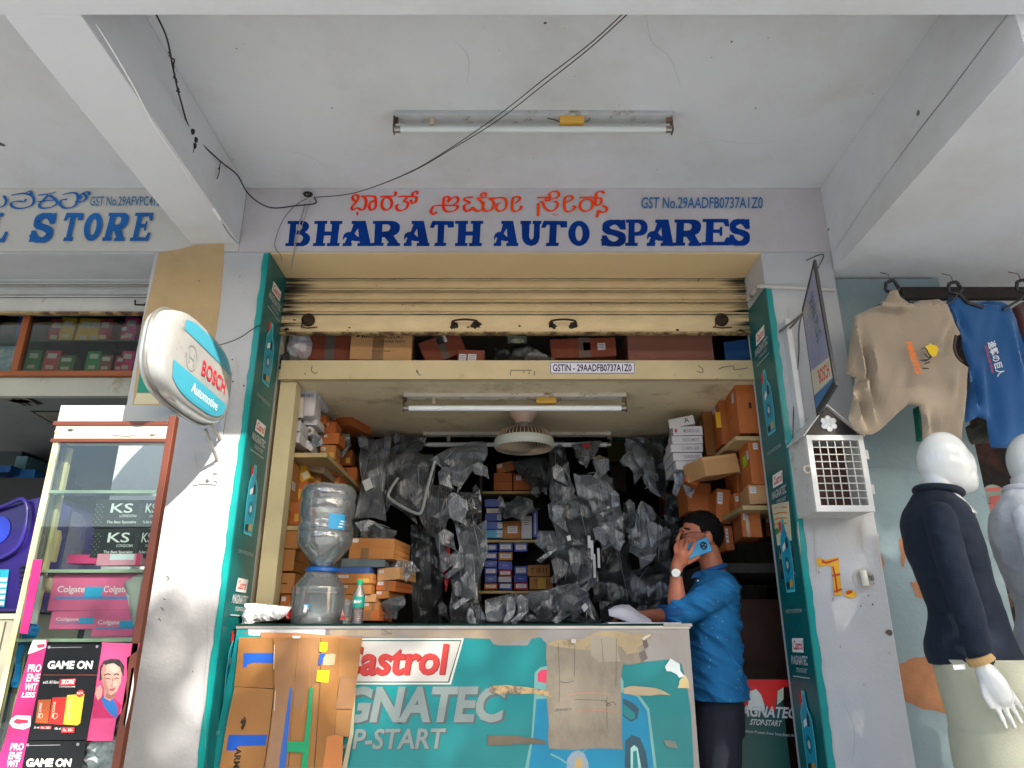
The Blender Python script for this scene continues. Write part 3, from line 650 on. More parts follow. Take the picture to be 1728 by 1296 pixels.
# ---------------------------------------------------------------- green castrol jamb boards
teal = M('#0a5f60', .35, var=.1, scale=5); tealb = M('#0b8f8d', .35, var=.1, scale=6)
silver = M('#b9bfc0', .35, var=.06); redp = M('#cf2a28', .5); whp = M('#e6e6e2', .5, var=.04); tur = M('#1a97b4', .4, var=.1, scale=12)
dkb = M('#0b3540', .5); yel = M('#c99b2c', .5)
def bottle_print(s, O, sc_, flip=1):
    """flat printed oil bottle, local metres from O"""
    f = lambda L: [(O[0]+flip*p[0]*sc_, O[1]+p[1]*sc_) for p in L]
    s.poly(f([(-.30,-.95),(.32,-.95),(.40,-.3),(.38,.35),(.16,.62),(.1,.98),(-.1,.98),(-.16,.7),(-.34,.45),(-.36,-.2)]), M('#5cc4cc', .5), px=False)
    s.poly(f([(-.26,-.9),(.28,-.9),(.35,-.3),(.33,.33),(.12,.58),(.06,.9),(-.06,.9),(-.12,.66),(-.3,.42),(-.32,-.2)]), tur, px=False)
    s.poly(f([(.05,.15),(.22,.2),(.2,.42),(.1,.5),(.03,.3)]), dkb, px=False)
    s.poly(f([(-.3,.62),(-.12,.7),(-.14,.95),(-.3,.9)]), redp, px=False)
    s.poly(f([(-.2,.1),(.02,.2),(.02,.36),(-.2,.26)]), whp, px=False)
    s.poly(f([(a, b-.25) for a, b in ring(0, 0, .17, .22, 14)]), M('#0d6d86', .4), px=False)
    s.poly(f([(a, b-.25) for a, b in ring(0, 0, .09, .1, 8)]), silver, px=False)
    s.poly(f([(.02,-.84),(.22,-.8),(.22,-.62),(.02,-.66)]), yel, px=False)
    s.poly(f([(-.24,-.86),(-.02,-.86),(-.02,-.66),(-.24,-.7)]), dkb, px=False)
def logo_print(s, c, w_, shear=.25, sub=True):
    """white plate with red word, silver product name below; c is the plate centre in metres, w_ its width"""
    x, y = c; h = w_*.36
    P = lambda a, b: (x+a*w_, y+b*w_+shear*a*w_*0)
    s.poly([P(-.42,-.19),(P(.42,-.19)),P(.5,.19),P(-.34,.19)], whp, px=False)
    s.text('Castrol', P(-.33,-.12), P(.36,-.12), P(-.25,.13), redp, bold=.02, px=False)
    s.text('MAGNATEC', P(-.62,-.52), P(.6,-.52), P(-.56,-.27), silver, bold=.03, px=False)
    if sub:
        s.text('STOP-START', P(-.3,-.72), P(.5,-.72), P(-.27,-.6), silver, bold=.01, px=False)
        s.poly([P(-.6,-.82),P(.62,-.82),P(.62,-.85),P(-.6,-.85)], silver, px=False)
for side in (-1, 1):
    X = -1.2235 if side < 0 else 1.2565
    lab = 'tall teal oil brand board lining the left jamb of the shop opening' if side < 0 else 'tall teal oil brand board lining the right jamb of the shop opening'
    zt = 1.83 if side < 0 else onX(1290, 487, 1.2565).z
    t = thing('jamb_board', lab, 'advertising board', (X, WY, GZ+.12), 'teal oil boards on the door jambs')
    mb = MB(); mb.bb(X-.0025, X+.0025, WY-.012, WY+.285, GZ+.45, zt); SP = make('side_panel', mb, teal, t)
    # front lip, torn edge
    rd = random.Random(side+5); mb = MB(); n = 70; poly = []
    for i in range(n+1):
        z = GZ+.45+(zt-GZ-.45)*i/n; poly.append((rd.uniform(-.004, .004)+.030, z))
    poly = [(0, GZ+.45)]+poly+[(0, zt)]
    mb.prism([(side*p[0], p[1]) for p in poly], (X+side*.0026, WY-.0035, 0), (1, 0, 0), (0, 0, 1), (0, -1, 0), .003)
    make('front_lip', mb, tealb, t)
    s = Sheet((X-side*.0025, WY, 0), (0, -side*-1, 0), (0, 0, 1), (-side, 0, 0))
    # along the panel U = +y on the left board (reads inwards), -y on the right
    if side < 0:
        s = Sheet((X+.0025, WY, 0), (0, 1, 0), (0, 0, 1), (1, 0, 0)); uc = .135
    else:
        s = Sheet((X-.0025, WY+.27, 0), (0, -1, 0), (0, 0, 1), (-1, 0, 0)); uc = .135
    z = zt-.12 if side < 0 else zt-.18
    for k in range(5):
        logo_print(s, (uc-.0, z-.02), .155); s.g = ('bt', k); bottle_print(s, (uc, z-.37), .17); s.g = None
        s.text('START PROTECTION', (uc-.09, z-.62), (uc+.1, z-.62), (uc-.09, z-.605), silver, px=False)
        z -= .735
    s.done(SP)
# notice pasted on the right board
X = 1.2565
t = thing('paper_notice', 'torn cream notice with orange writing pasted on the right teal board', 'notice', tuple(onX(1318, 880, X-.004)))
q = [onX(x, y, X-.0055) for x, y in ((1302,852),(1330,846),(1335,912),(1312,921),(1309,900))]
mb = MB(); mb.add(q+[v+Vector((.002, 0, 0)) for v in q], [(0, 1, 2, 3, 4), (9, 8, 7, 6, 5)]+[(i, (i+1) % 5, 5+(i+1) % 5, 5+i) for i in range(5)]); make('paper', mb, M('#cfc3a4', .8, var=.1), t)
s = Sheet((X-.0055, WY+.27, 0), (0, -1, 0), (0, 0, 1), (-1, 0, 0), h0=.0004)
for y in (857, 866, 875, 884): s.ribbon([(1307,y+2),(1316,y-1),(1328,y-1)], .006, M('#cf8a2c', .7), 'writing', k=2)
s.poly([(1308,893),(1313,890),(1316,898),(1310,903)], M('#4d8a3c', .7), 'leaf_mark'); s.poly([(1319,897),(1324,893),(1328,900),(1323,907)], M('#2a82b0', .7), 'drop_mark'); s.done(t)
# dark grey picture sticker lower on that board
t = thing('photo_sticker', 'dark photo sticker of machine parts below the cream notice', 'sticker', tuple(onX(1328, 950, X-.004)))
q = [onX(x, y, X-.0055) for x, y in ((1313,925),(1337,921),(1341,972),(1318,978))]
mb = MB(); mb.add(q+[v+Vector((.002, 0, 0)) for v in q], [(0, 1, 2, 3), (7, 6, 5, 4)]+[(i, (i+1) % 4, 4+(i+1) % 4, 4+i) for i in range(4)]); make('paper', mb, M('#1c2a30', .5, var=.3, scale=30, dirt='#b3a391', dscale=22, dthr=.6), t)

# red and green panel at the lower right inside the doorway
Yp = 3.62
t = thing('advertising_panel', 'low green oil brand panel with torn red top behind the customer', 'advertising panel', tuple(onY(1300, 1240, Yp)))
a = onY(1222, 1146, Yp); b = onY(1338, 1146, Yp)
mb = MB(); mb.bb(a.x, min(b.x, 1.25), Yp, Yp+.006, FZ, a.z); make('board', mb, M('#064540', .4, var=.1), t)
s = Sheet((0, Yp, 0), (1, 0, 0), (0, 0, 1), (0, -1, 0))
s.poly([(1257,1147),(1336,1147),(1338,1164),(1326,1158),(1312,1165),(1306,1205),(1292,1190),(1280,1165),(1268,1164),(1262,1190),(1256,1190)], M('#d01414', .5), 'red_print')
s.poly([(1262,1190),(1266,1166),(1276,1163),(1284,1172),(1290,1190),(1290,1200),(1262,1198)], M('#c9d0cc', .6), 'torn_patch')
s.poly([(1311,1190),(1312,1166),(1322,1160),(1322,1180)], M('#b9bfa8', .6), 'torn_patch')
s.text('MAGNATEC', (1236,1208), (1343,1213), (1238,1189), silver, bold=.03, shear=.1); s.text('STOP-START', (1265,1223), (1318,1226), (1267,1213), silver, bold=.02, shear=.1)
s.text('Lowest Emissions Protect from Stop-Start Wear', (1228,1234), (1349,1246), (1228,1228), silver, bold=.0)
s.done(t)

# ---------------------------------------------------------------- bosch light box on the left pillar
XS = -1.315
t = thing('lightbox_sign', 'silver and blue oval light box sign sticking out from the left pillar', 'sign', (XS, 2.72, .95))
cy, czz = 2.73, 1.02; 
def sq(a, n=5.0, A=.335, Bz=.182):
    c, s_ = math.cos(a), math.sin(a); return (A*math.copysign(abs(c)**(2/2.9), c), Bz*math.copysign(abs(s_)**(2/2.9), s_))
tilt = R(-0)
mb = MB(); NN = 56; rings_ = [(-.035, .92), (-.03, .975), (-.015, 1.0), (.03, 1.0), (.052, .975), (.060, .93), (.066, .80), (.07, .5), (.071, 0.01)]
vs = []; fs = []
for x, k in rings_:
    for i in range(NN):
        y, z = sq(2*math.pi*i/NN); vs.append((XS+x, cy+y*k, czz+z*k))
for i in range(len(rings_)-1):
    for k in range(NN): fs.append((i*NN+k, i*NN+(k+1) % NN, (i+1)*NN+(k+1) % NN, (i+1)*NN+k))
fs.append(tuple(range(NN))); mb.add(vs, fs)
make('casing', mb, M('#b7b9b8', .25, metal=.35, var=.08, scale=5, dirt='#8c7c66', dscale=6, dthr=.66), t, smooth=60)
mb = MB(); mb.tube([(XS-.0, cy+sq(2*math.pi*i/NN)[0]*1.012, czz+sq(2*math.pi*i/NN)[1]*1.012) for i in range(NN)], .008, 6, closed=True); make('trim_band', mb, M('#8f8d88', .35, metal=.6), t, smooth=60)
s = Sheet((XS+.068, 0, 0), (0, 1, 0), (0, 0, 1), (1, 0, 0), h0=.0050)
# the face is gently domed: print pieces follow it
def dome(part_obj):
    me = part_obj.data; base = BASE[part_obj.name]
    bm = bmesh.new(); bm.from_mesh(me)
    bmesh.ops.subdivide_edges(bm, edges=[e for e in bm.edges if e.calc_length() > .02], cuts=3, use_grid_fill=True)
    for v in bm.verts:
        w = v.co+base; k = max(abs((w.y-cy)/.335)**2.9+abs((w.z-czz)/.182)**2.9, 0)**(1/2.9)
        xs = [.071, .070, .066, .060, .052]; ks = [0, .5, .8, .93, .975]
        for j in range(4):
            if k <= ks[j+1] or j == 3:
                f_ = min(1.2, (k-ks[j])/(ks[j+1]-ks[j])); off = xs[j]+(xs[j+1]-xs[j])*f_; break
        v.co.x = XS+off+.0022+(w.x-XS-.068-.0050)*4-base.x
    bm.to_mesh(me); bm.free()
cy_ = M('#3f9cb4', .35, var=.04)
SQ = lambda k, a0, a1, n=14: [(cy+sq(a0+(a1-a0)*i/n)[0]*k, czz+sq(a0+(a1-a0)*i/n)[1]*k) for i in range(n+1)]
top = SQ(.84, R(28), R(138)); bot = SQ(.86, R(-150), R(-30))
s.poly([(cy-.215, czz+.085)]+[(y, z) for y, z in reversed(top)][1:]+[(cy+.28, czz+.075)], cy_, 'blue_band', px=False)
s.poly([(cy-.26, czz-.055)]+bot[1:-1]+[(cy+.27, czz-.065)], cy_, 'blue_band', px=False)
s.text('BOSCH', (cy-.03, czz-.030), (cy+.225, czz-.030), (cy-.03, czz+.034), M('#c8243c', .5), bold=.012, px=False)
s.text('Automotive', (cy-.09, czz-.122), (cy+.17, czz-.122), (cy-.09, czz-.082), M('#dfe6e6', .5), bold=.01, px=False)
s.ribbon(ring(cy-.13, czz+.005, .045, .05, 20), .004, M('#8f9698', .4), 'emblem', px=False, k=1, closed=True)
s.ribbon([(cy-.15, czz+.03), (cy-.15, czz-.02)], .005, M('#8f9698', .4), 'emblem', px=False, k=1); s.ribbon([(cy-.11, czz+.03), (cy-.11, czz-.02)], .005, M('#8f9698', .4), 'emblem', px=False, k=1); s.ribbon([(cy-.15, czz+.005), (cy-.11, czz+.005)], .005, M('#8f9698', .4), 'emblem', px=False, k=1)
for o in s.done(t): dome(o)
mb = MB(); wx = -1.30
mb.bb(-1.355, -1.335, WY-.008, WY-.0005, onX(390, 620, -1.34).z, onX(378, 760, -1.34).z if False else .70); make('wall_strap', mb, M('#b8b8b8', .5, metal=.4), t)
for pa_, pb_2, r_ in (((XS, 3.02, czz-.14), (-1.345, WY-.004, czz-.16), .009), ((XS, 2.98, czz-.18), (-1.345, WY-.004, .76), .008), ((XS, 3.03, czz+.08), (-1.345, WY-.004, czz+.08), .009)):
    mb = MB(); mb.tube([pa_, pb_2], r_, 6); make('bracket', mb, M('#a8a49c', .5, metal=.4), t)

# tin plate sign on the right pillar, edge-on to the doorway
t = thing('plate_sign', 'thin faded plate sign hung edge-on beside the right pillar', 'sign', tuple(onX(1378, 700, 1.33)))
q = [onX(1373, 438, 1.33), onX(1410, 650, 1.33), onX(1378, 703, 1.33), onX(1353, 522, 1.33)]
mb = MB(); th = Vector((.012, 0, 0)); mb.add(q+[v+th for v in q], [(0, 1, 2, 3), (7, 6, 5, 4)]+[(i, (i+1) % 4, 4+(i+1) % 4, 4+i) for i in range(4)]); make('plate', mb, M('#3b3a3c', .5, var=.1), t)
s = Sheet((1.33, WY, 0), (0, -1, 0), (0, 0, 1), (-1, 0, 0))
def insetq(k): 
    c = sum(q, Vector())/4; return [(c+(v-c)*k) for v in q]
def tw(v): w = v-s.O; return (w.dot(s.U), w.dot(s.V))
qi = [tw(v) for v in insetq(.9)]
s.poly(qi, M('#8a8da8', .45, var=.15, scale=6, dirt='#a8a48c', dscale=5, dthr=.55), 'faded_print', px=False)
L2 = lambda a, b, k: (qi[a][0]+(qi[b][0]-qi[a][0])*k, qi[a][1]+(qi[b][1]-qi[a][1])*k)
s.poly([L2(3,2,.62), L2(0,1,.80), L2(0,1,.97), L2(3,2,.86)], M('#c4bfa8', .5), 'cream_band', px=False)
s.poly([L2(3,2,.87), L2(0,1,.98), qi[1], qi[2]], M('#3f6f9c', .5, var=.2), 'blue_band', px=False)
a, b, c_ = L2(3,2,.80), L2(0,1,.95), L2(3,2,.66); m1 = lambda p, q_, k: (p[0]+(q_[0]-p[0])*k, p[1]+(q_[1]-p[1])*k)
s.text('BOSCH', m1(a, b, .35), m1(a, b, .9), m1(c_, L2(0,1,.83), .35), M('#c04040', .5), bold=.02, px=False)
s.text('SPARK PLUG', m1(L2(3,2,.1), L2(0,1,.1), .45), m1(L2(3,2,.55), L2(0,1,.55), .55), m1(L2(3,2,.1), L2(0,1,.1), .75), M('#3c5c58', .5), px=False)
s.done(t)
a = onY(1362, 540, WY-.03); b = onY(1380, 700, WY-.03)
mb = MB(); mb.bb(1.318, 1.342, WY-.05, WY-.001, .9, 1.45); make('mounting_strip', mb, M('#c9c9cb', .6), t)
mb = MB(); mb.tube([(1.335, 3.0, 1.40), (1.30, WY-.002, 1.40)], .006, 6); mb.tube([(1.335, 2.9, 1.40), (1.335, 3.19, 1.40)], .006, 6); make('hanger', mb, M('#86827c', .5, metal=.4), t)
# electric conduit across the top of the right pillar
t = thing('conduit_pipe', 'white painted conduit running across the top of the right pillar', 'conduit', tuple(onY(1340, 485, WY)))
a = onY(1281, 483, WY-.008); b = onY(1408, 489, WY-.008); mb = MB(); mb.tube([a, b], .010, 8); make('pipe', mb, M('#c0bdb8', .6, var=.1, dirt='#8a5638', dscale=14, dthr=.66), t)
mb = MB(); mb.tube([a, onY(1262, 506, WY+.2)], .010, 8); make('bend', mb, M('#c0bdb8', .6, var=.1, dirt='#4a3628', dscale=14, dthr=.6), t)
# switch socket
t = thing('wall_switch', 'small round switch base on the right pillar beside the yellow tape mark', 'switch', tuple(onY(1456, 977, WY)))
a = onY(1456, 977, WY); m90 = Matrix.Rotation(R(90), 3, 'X')
mb = MB(); mb.lathe([(.045, 0), (.045, .003), (0, .003)], a, 24, m=m90); make('base_mark', mb, M('#b0aca6', .8, var=.15), t)
mb = MB(); mb.tube([a+Vector((-.004, -.02, .035)), a+Vector((0, -.02, -.03))], .014, 10); make('holder', mb, M('#d6d2c6', .5), t, smooth=40)
mb = MB(); mb.tube([a+Vector((.012, -.01, .02)), a+Vector((.035, -.014, .012)), a+Vector((.04, -.006, -.005))], .008, 8); make('spigot', mb, M('#7d7a74', .5), t, smooth=40)

# ---------------------------------------------------------------- grilled box on the right pillar
yF = 3.01; x0, x1 = 1.268, 1.512; z0, z1 = .497, .822
t = thing('grille_box', 'white house-shaped shrine box with wire grille and flower gable on the right pillar', 'box', ((x0+x1)/2, WY, z0))
wp = M('#c9c9c4', .6, var=.08, scale=8, dirt='#8d8a80', dscale=6, dthr=.64); dk = M('#241c1c', .5, var=.1)
mb = MB(); mb.bb(x0, x0+.006, yF+.01, WY-.001, z0, z1); mb.bb(x1-.006, x1, yF+.01, WY-.001, z0, z1); mb.bb(x0+.006, x1-.006, yF+.01, WY-.001, z0-.0, z0+.006); mb.bb(x0+.006, x1-.006, WY-.008, WY-.001, z0+.006, z1)
mb.bb(x0-.0, x0+.006, yF+.0101, WY-.001, z1, z1+.001)
make('case', mb, wp, t)
make('inside', MB().bb(x0+.008, x1-.008, WY-.03, WY-.009, z0+.008, z1-.004), M('#5a3c30', .7, var=.3, scale=9), t)
mb = MB(); w = .022
mb.bb(x0, x1, yF-.008, yF+.009, z0-.004, z0+w); mb.bb(x0, x1, yF-.008, yF+.009, z1-w, z1); mb.bb(x0, x0+w, yF-.008, yF+.009, z0+w+.0005, z1-w-.0005); mb.bb(x1-w, x1, yF-.008, yF+.009, z0+w+.0005, z1-w-.0005)
make('door_frame', mb, M('#d9d9d6', .5, var=.04), t)
for i in range(1, 6):
    x = x0+w+(x1-x0-2*w)*i/6; mb = MB(); mb.tube([(x, yF, z0+w), (x, yF, z1-w)], .0024, 6); make('grille_wire', mb, M('#c4c4c0', .4), t)
for i in range(1, 9):
    z = z0+w+(z1-z0-2*w)*i/9; mb = MB(); mb.tube([(x0+w, yF-.003, z), (x1-w, yF-.003, z)], .0024, 6); make('grille_wire', mb, M('#c4c4c0', .4), t)
for z in (z0+.09, z0+.24):
    mb = MB(); mb.bb(x1, x1+.014, yF-.004, yF+.02, z-.02, z+.02); make('hinge', mb, M('#c4c4c0', .5), t)
mb = MB(); a = Vector((x0-.012, yF-.002, z0+.175)); mb.tube(ring3 if False else [a+Vector((.016*math.cos(k*.6), 0, .016*math.sin(k*.6))) for k in range(11)], .005, 6); make('hasp', mb, M('#b0a89a', .5, metal=.3), t)
gz = z1+.135; cx = (x0+x1)/2-.012
mb = MB(); mb.prism([(x0+.004, z1+.001), (x1-.004, z1+.001), (cx, gz-.012)], (0, yF+.006, 0), (1, 0, 0), (0, 0, 1), (0, 1, 0), .006); make('gable', mb, dk, t)
for sx in (-1, 1):
    e = Vector((x0-.01 if sx < 0 else x1+.01, 0, z1-.006)); p_ = Vector((cx, 0, gz)); 
    mb = MB(); off = Vector((0, 0, .006)); A_ = [Vector((v.x, y, v.z)) for y in (yF-.008, WY-.001) for v in (e, p_)]
    mb.add([A_[0], A_[1], A_[3], A_[2]]+[A_[0]+off, A_[1]+off, A_[3]+off, A_[2]+off], [(0, 1, 2, 3), (7, 6, 5, 4), (0, 1, 5, 4), (1, 2, 6, 5), (2, 3, 7, 6), (3, 0, 4, 7)]); make('roof', mb, wp, t)
for k in range(7):
    a = k*math.pi/3; r = .024 if k < 6 else 0; mb = MB(); mb.ell((cx+r*math.sin(a), yF+.002, z1+.055+r*math.cos(a)), (.0135, .005, .0135), nu=12, nv=8); make('flower_petal', mb, M('#d8dcdc', .5), t, smooth=True)

# ---------------------------------------------------------------- cables
blk = M('#17120f', .6)
t = thing('overhead_cable', 'frayed black cable sagging from the ceiling edge to the nail above the lettering', 'cable', tuple(onY(522, 333, WY-.02)))
path = [onY(250, 0, 1.80), onY(280, 60, 2.0), onY(293, 120, 2.2), onY(305, 170, 2.4), onY(325, 225, 2.6), onY(372, 272, 2.85), onY(400, 295, 2.98), onY(420, 328, 3.08), onY(455, 350, 3.14), onY(500, 347, 3.18), onY(532, 343, 3.2), onY(530, 333, 3.2)]
mb = MB(); mb.tube(smooth_line(path, 8), .0035, 6); make('strand', mb, blk, t)
rd = random.Random(3)
for (x, y, Y) in ((325, 222, 2.58), (330, 236, 2.62), (328, 246, 2.62)):
    a = onY(x, y, Y); mb = MB(); mb.ell(a, (.010, .010, .014), nu=8, nv=6, fn=lambda v: v*(1+.5*noise.noise(v*2+a))); make('tape_lump', mb, blk, t)
mb = MB()
for (x, y, Y, dx, dy) in ((328,246,2.62,-3,12),(372,272,2.85,-4,14),(371,280,2.85,-5,22)):
    mb.tube(smooth_line([onY(x, y, Y), onY(x+dx*.3, y+dy*.6, Y), onY(x+dx, y+dy, Y)], 4), .0022, 5)
make('loose_end', mb, blk, t)
mb = MB(); ph = [onY(x, y, Y) for x, y, Y in ((286, 88, 2.1), (291, 100, 2.14), (293, 122, 2.2), (297, 140, 2.28), (301, 155, 2.34))]
mb.tube([p+Vector((rd.uniform(-.008, .008), 0, rd.uniform(-.004, .004))) for p in smooth_line(ph, 5)], .003, 5); make('fray', mb, blk, t)
for n_, dx in ((0, 0), (1, 9)):
    t = thing('overhead_cable', ['thin dark wire crossing in front of the porch tube light, upper strand', 'thin dark wire crossing in front of the porch tube light, lower strand'][n_], 'cable', tuple(onY(530, 333, WY-.02)))
    path = [onY(530, 333, 3.2), onY(600, 325, 3.1), onY(690, 291+dx*.1, 2.95), onY(760, 250+dx*.3, 2.78), onY(840, 195+dx*.9, 2.5), onY(920, 132+dx, 2.25), onY(1000, 70+dx*.8, 2.0), onY(1075+dx, 0, 1.80)]
    mb = MB(); mb.tube(smooth_line(path, 8), .0022, 6); make('strand', mb, M('#3a3330', .6), t)
t = thing('nail', 'nail with knotted wires at the left end of the painted sign', 'nail', tuple(onY(522, 331, WY)))
a = onY(521, 331, WY); mb = MB(); mb.tube([a, a+Vector((0, -.03, .004))], .004, 6); make('shank', mb, iron, t)
mb = MB()
for k in range(5):
    r_ = .012+.003*k; mb.tube([a+Vector((r_*math.cos(q_*.8), -.018-.004*math.sin(q_+k), r_*math.sin(q_*.8)*.7)) for q_ in range(9)], .002, 5)
make('knot', mb, blk, t)
for n_, (lab, L, w_) in enumerate((('grey wire looping from the nail down to the left jamb top', [(519,335),(500,345),(478,370),(466,400),(464,418),(472,428),(476,440)], .0018), ('pale wire hanging straight from the nail over the letter B', [(515,343),(506,375),(498,400),(496,430),(491,455)], .003), ('thin string hanging from the nail beside the pale wire', [(523,338),(515,365),(504,395),(497,420),(489,462)], .0018))):
    t = thing('hanging_wire', lab, 'wire', tuple(onY(*L[0], WY-.02)))
    mb = MB(); mb.tube(smooth_line([onY(x, y, WY-.012) for x, y in L], 6), w_, 5); make('strand', mb, M('#8e8784' if n_ else '#5c5654', .6), t)
t = thing('lightbox_cable', 'thin black wire running from the oval light box to the left jamb', 'cable', tuple(onY(360, 583, WY-.02)))
mb = MB(); mb.tube(smooth_line([onY(358, 585, 3.1), onY(385, 578, 3.15), onY(408, 568, 3.19), onY(425, 556, 3.2), onY(440, 548, 3.2)], 6), .0022, 5); make('strand', mb, blk, t)
t = thing('drop_cable', 'black wire running down the right pillar behind the plate sign', 'cable', tuple(onY(1348, 550, WY-.01)))
mb = MB(); mb.tube(smooth_line([onY(x, y, WY-.006) for x, y in ((1360,440),(1390,430),(1372,470),(1350,545),(1348,600),(1340,680),(1338,740),(1340,790))], 6), .0022, 5); make('strand', mb, M('#3d3634', .6), t)
# ---------------------------------------------------------------- the counter with its oil brand front
CY = 3.30; CT = .055; cx0, cx1 = -1.195, .768
t = thing('shop_counter', 'steel edged counter with worn teal oil brand front and glass top', 'counter', (-.2, CY, FZ))
steel = M('#8f8c8a', .38, metal=.75, var=.08, scale=3, dirt='#8a7f74', dscale=5, dthr=.62, stretch=(1, 1, .4))
tealc = M('#067b7e', .32, var=.09, scale=2.4, dirt='#14807e', dscale=1.5, dthr=.68, dsoft=.12, coat=.2)
make('carcass', MB().bb(cx0+.02, cx1-.02, CY+.02, CY+.44, FZ, CT-.022), M('#7d7b78', .6), t)
FP = make('front_panel', MB().bb(cx0, cx1, CY, CY+.018, FZ+.03, CT-.011), steel, t, bevel=.002)
make('glass_top', MB().bb(cx0-.004, cx1-.11, CY-.012, CY+.46, CT-.008, CT), M('#16302c', .12, var=.03), t)
make('steel_top', MB().bb(cx1-.112, cx1+.012, CY-.014, CY+.46, CT-.012, CT+.001), steel, t)
make('top_edge', MB().bb(cx0, cx1+.004, CY-.008, CY+.0, CT-.020, CT-.009), M('#c3bfba', .3, metal=.7), t)
s = Sheet((0, CY, 0), (1, 0, 0), (0, 0, 1), (0, -1, 0), h0=.0008)
s.poly([(406,1052),(418,1052),(417,1066),(403,1068),(430,1072),(560,1079),(700,1078),(760,1076),(827,1078),(832,1087),(842,1089),(890,1089),(897,1078),(912,1075),(922,1086),(925,1110),(1052,1112),(1056,1120),(1125,1113),(1150,1120),(1158,1150),(1166,1200),(1171,1296),(355,1296),(398,1075)], tealc, 'printed_sheet')
dust = M('#94856f', .6, var=.2, scale=8, dirt='#8d8378', dscale=6, dthr=.5)
s.poly(rag([(552,1057),(640,1056),(780,1058),(912,1062),(905,1076),(870,1083),(840,1088),(825,1078),(690,1076),(680,1070),(664,1076),(640,1075),(560,1073)], 1.6, 4, 3), dust, 'worn_patch')
s.poly([(418,1054),(500,1056),(550,1058),(548,1072),(500,1076),(420,1072)], M('#b9c2c4', .4), 'worn_patch')
# castrol plate
pl_w = M('#bcbab4', .4, var=.03); red1 = M('#b83430', .4, var=.06); red2 = M('#8d1f22', .5); dgr = M('#20504a', .5)
s.poly([(470,1077),(783,1077),(761,1155),(455,1155)], M('#c4c4bc', .4), 'logo_plate')
s.poly([(472,1080),(779,1080),(758,1152),(458,1152)], dgr, 'logo_plate')
s.poly([(474,1082),(777,1082),(756,1150),(460,1150)], pl_w, 'logo_plate')
s.text('Castrol', (563,1142), (752,1140), (573,1089), red2, bold=.035, shear=0)
s.text('Castrol', (561,1140.5), (750,1138.5), (571,1087.5), red1, bold=.028)
sh1 = M('#4c5a5c', .5); lt = M('#7d8b89', .35, var=.1, scale=9); 
s.text('MAGNATEC', (475,1223), (850,1222), (490,1161), sh1, bold=.05, shear=0); 
s.text('MAGNATEC', (472,1220), (846,1219), (487,1158.5), lt, bold=.04)
s.text('STOP-START', (516,1267), (750,1265), (523,1232), sh1, bold=.03); s.text('STOP-START', (515,1265.5), (748,1263.5), (522,1230.5), lt, bold=.02)
# printed oil bottle
hal = M('#6fa6a2', .4); body = M('#0880a4', .3, var=.12, scale=5); dk2 = M('#204a5a', .4)
s.poly([(899,1296),(886,1296),(897,1240),(901,1175),(902,1135),(912,1126),(930,1122),(1040,1124),(1052,1150),(1052,1165),(1078,1172),(1095,1195),(1100,1230),(1108,1296)], hal, 'bottle_print')
s.poly([(892,1296),(900,1240),(905,1180),(1050,1168),(1076,1176),(1092,1200),(1096,1235),(1103,1296)], body, 'bottle_print')
s.poly([(907,1150),(907,1136),(914,1130),(930,1130),(932,1155)], M('#d13a5c', .4), 'bottle_print')
s.poly([(1051,1178),(1068,1186),(1078,1196),(1076,1212),(1064,1218),(1051,1208)], dk2, 'bottle_print'); s.poly([(1052,1188),(1071,1203),(1072,1212),(1064,1214),(1052,1206)], tealc, 'bottle_print')
s.poly([(1055,1250),(1066,1240),(1080,1245),(1090,1270),(1094,1296),(1054,1296)], dk2, 'bottle_print'); s.poly([(1064,1262),(1070,1257),(1076,1262),(1082,1296),(1064,1296)], M('#9ccac4', .4), 'bottle_print'); s.poly([(1068,1268),(1074,1266),(1077,1296),(1068,1296)], tealc, 'bottle_print')
s.poly([(957,1280),(966,1269),(976,1266),(985,1270),(992,1284),(994,1296),(956,1296)], M('#8fa0ae', .35), 'bottle_print'); s.poly([(970,1283),(976,1276),(983,1284),(984,1296),(970,1296)], M('#b8a06a', .4), 'bottle_print')
s.ribbon([(929,1272),(945,1280),(960,1290)], .006, hal, 'bottle_print'); s.ribbon([(990,1264),(978,1272)], .003, hal, 'bottle_print')
# torn board remains and scraps
brd = M('#8f8676', .75, var=.12, scale=4, bump=.1, dirt='#736b5e', dscale=4, dthr=.60, dsoft=.12, stretch=(1.6, 1, 1)); brd2 = M('#a89776', .85, var=.15, scale=9, dirt='#6a6456', dscale=9, dthr=.58)
s.poly(rag([(922,1090),(940,1082),(1000,1084),(1042,1076),(1090,1092),(1085,1118),(1050,1122),(1047,1165),(1050,1220),(1051,1263),(990,1264),(926,1264),(924,1200),(922,1140)], 1.4, 9, 3), brd, 'torn_board')
s.poly(rag([(922,1086),(942,1079),(985,1078),(1000,1068),(1042,1066),(1075,1068),(1102,1070),(1098,1078),(1078,1090),(1076,1100),(1058,1105),(1050,1092),(990,1096),(940,1092)], 1.6, 11, 3), brd2, 'torn_board')
s.poly(rag([(1078,1104),(1095,1092),(1090,1080),(1084,1078),(1092,1110),(1082,1120)], 1.5, 4, 2), M('#6b645e', .8, var=.3), 'torn_board')
s.poly(rag([(996,1072),(1040,1074),(1046,1116),(1010,1118),(998,1105)], 1, 5, 2), M('#9c9484', .7, var=.1), 'torn_board')
for L in ([(942,1085),(944,1150),(943,1185)], [(970,1086),(969,1140)], [(1015,1078),(1018,1119)], [(1040,1078),(1039,1160)], [(1024,1175),(1024,1230)], [(970,1180),(1024,1182)]): s.ribbon(L, .0018, M('#4c473f', .8), 'crack', k=2)
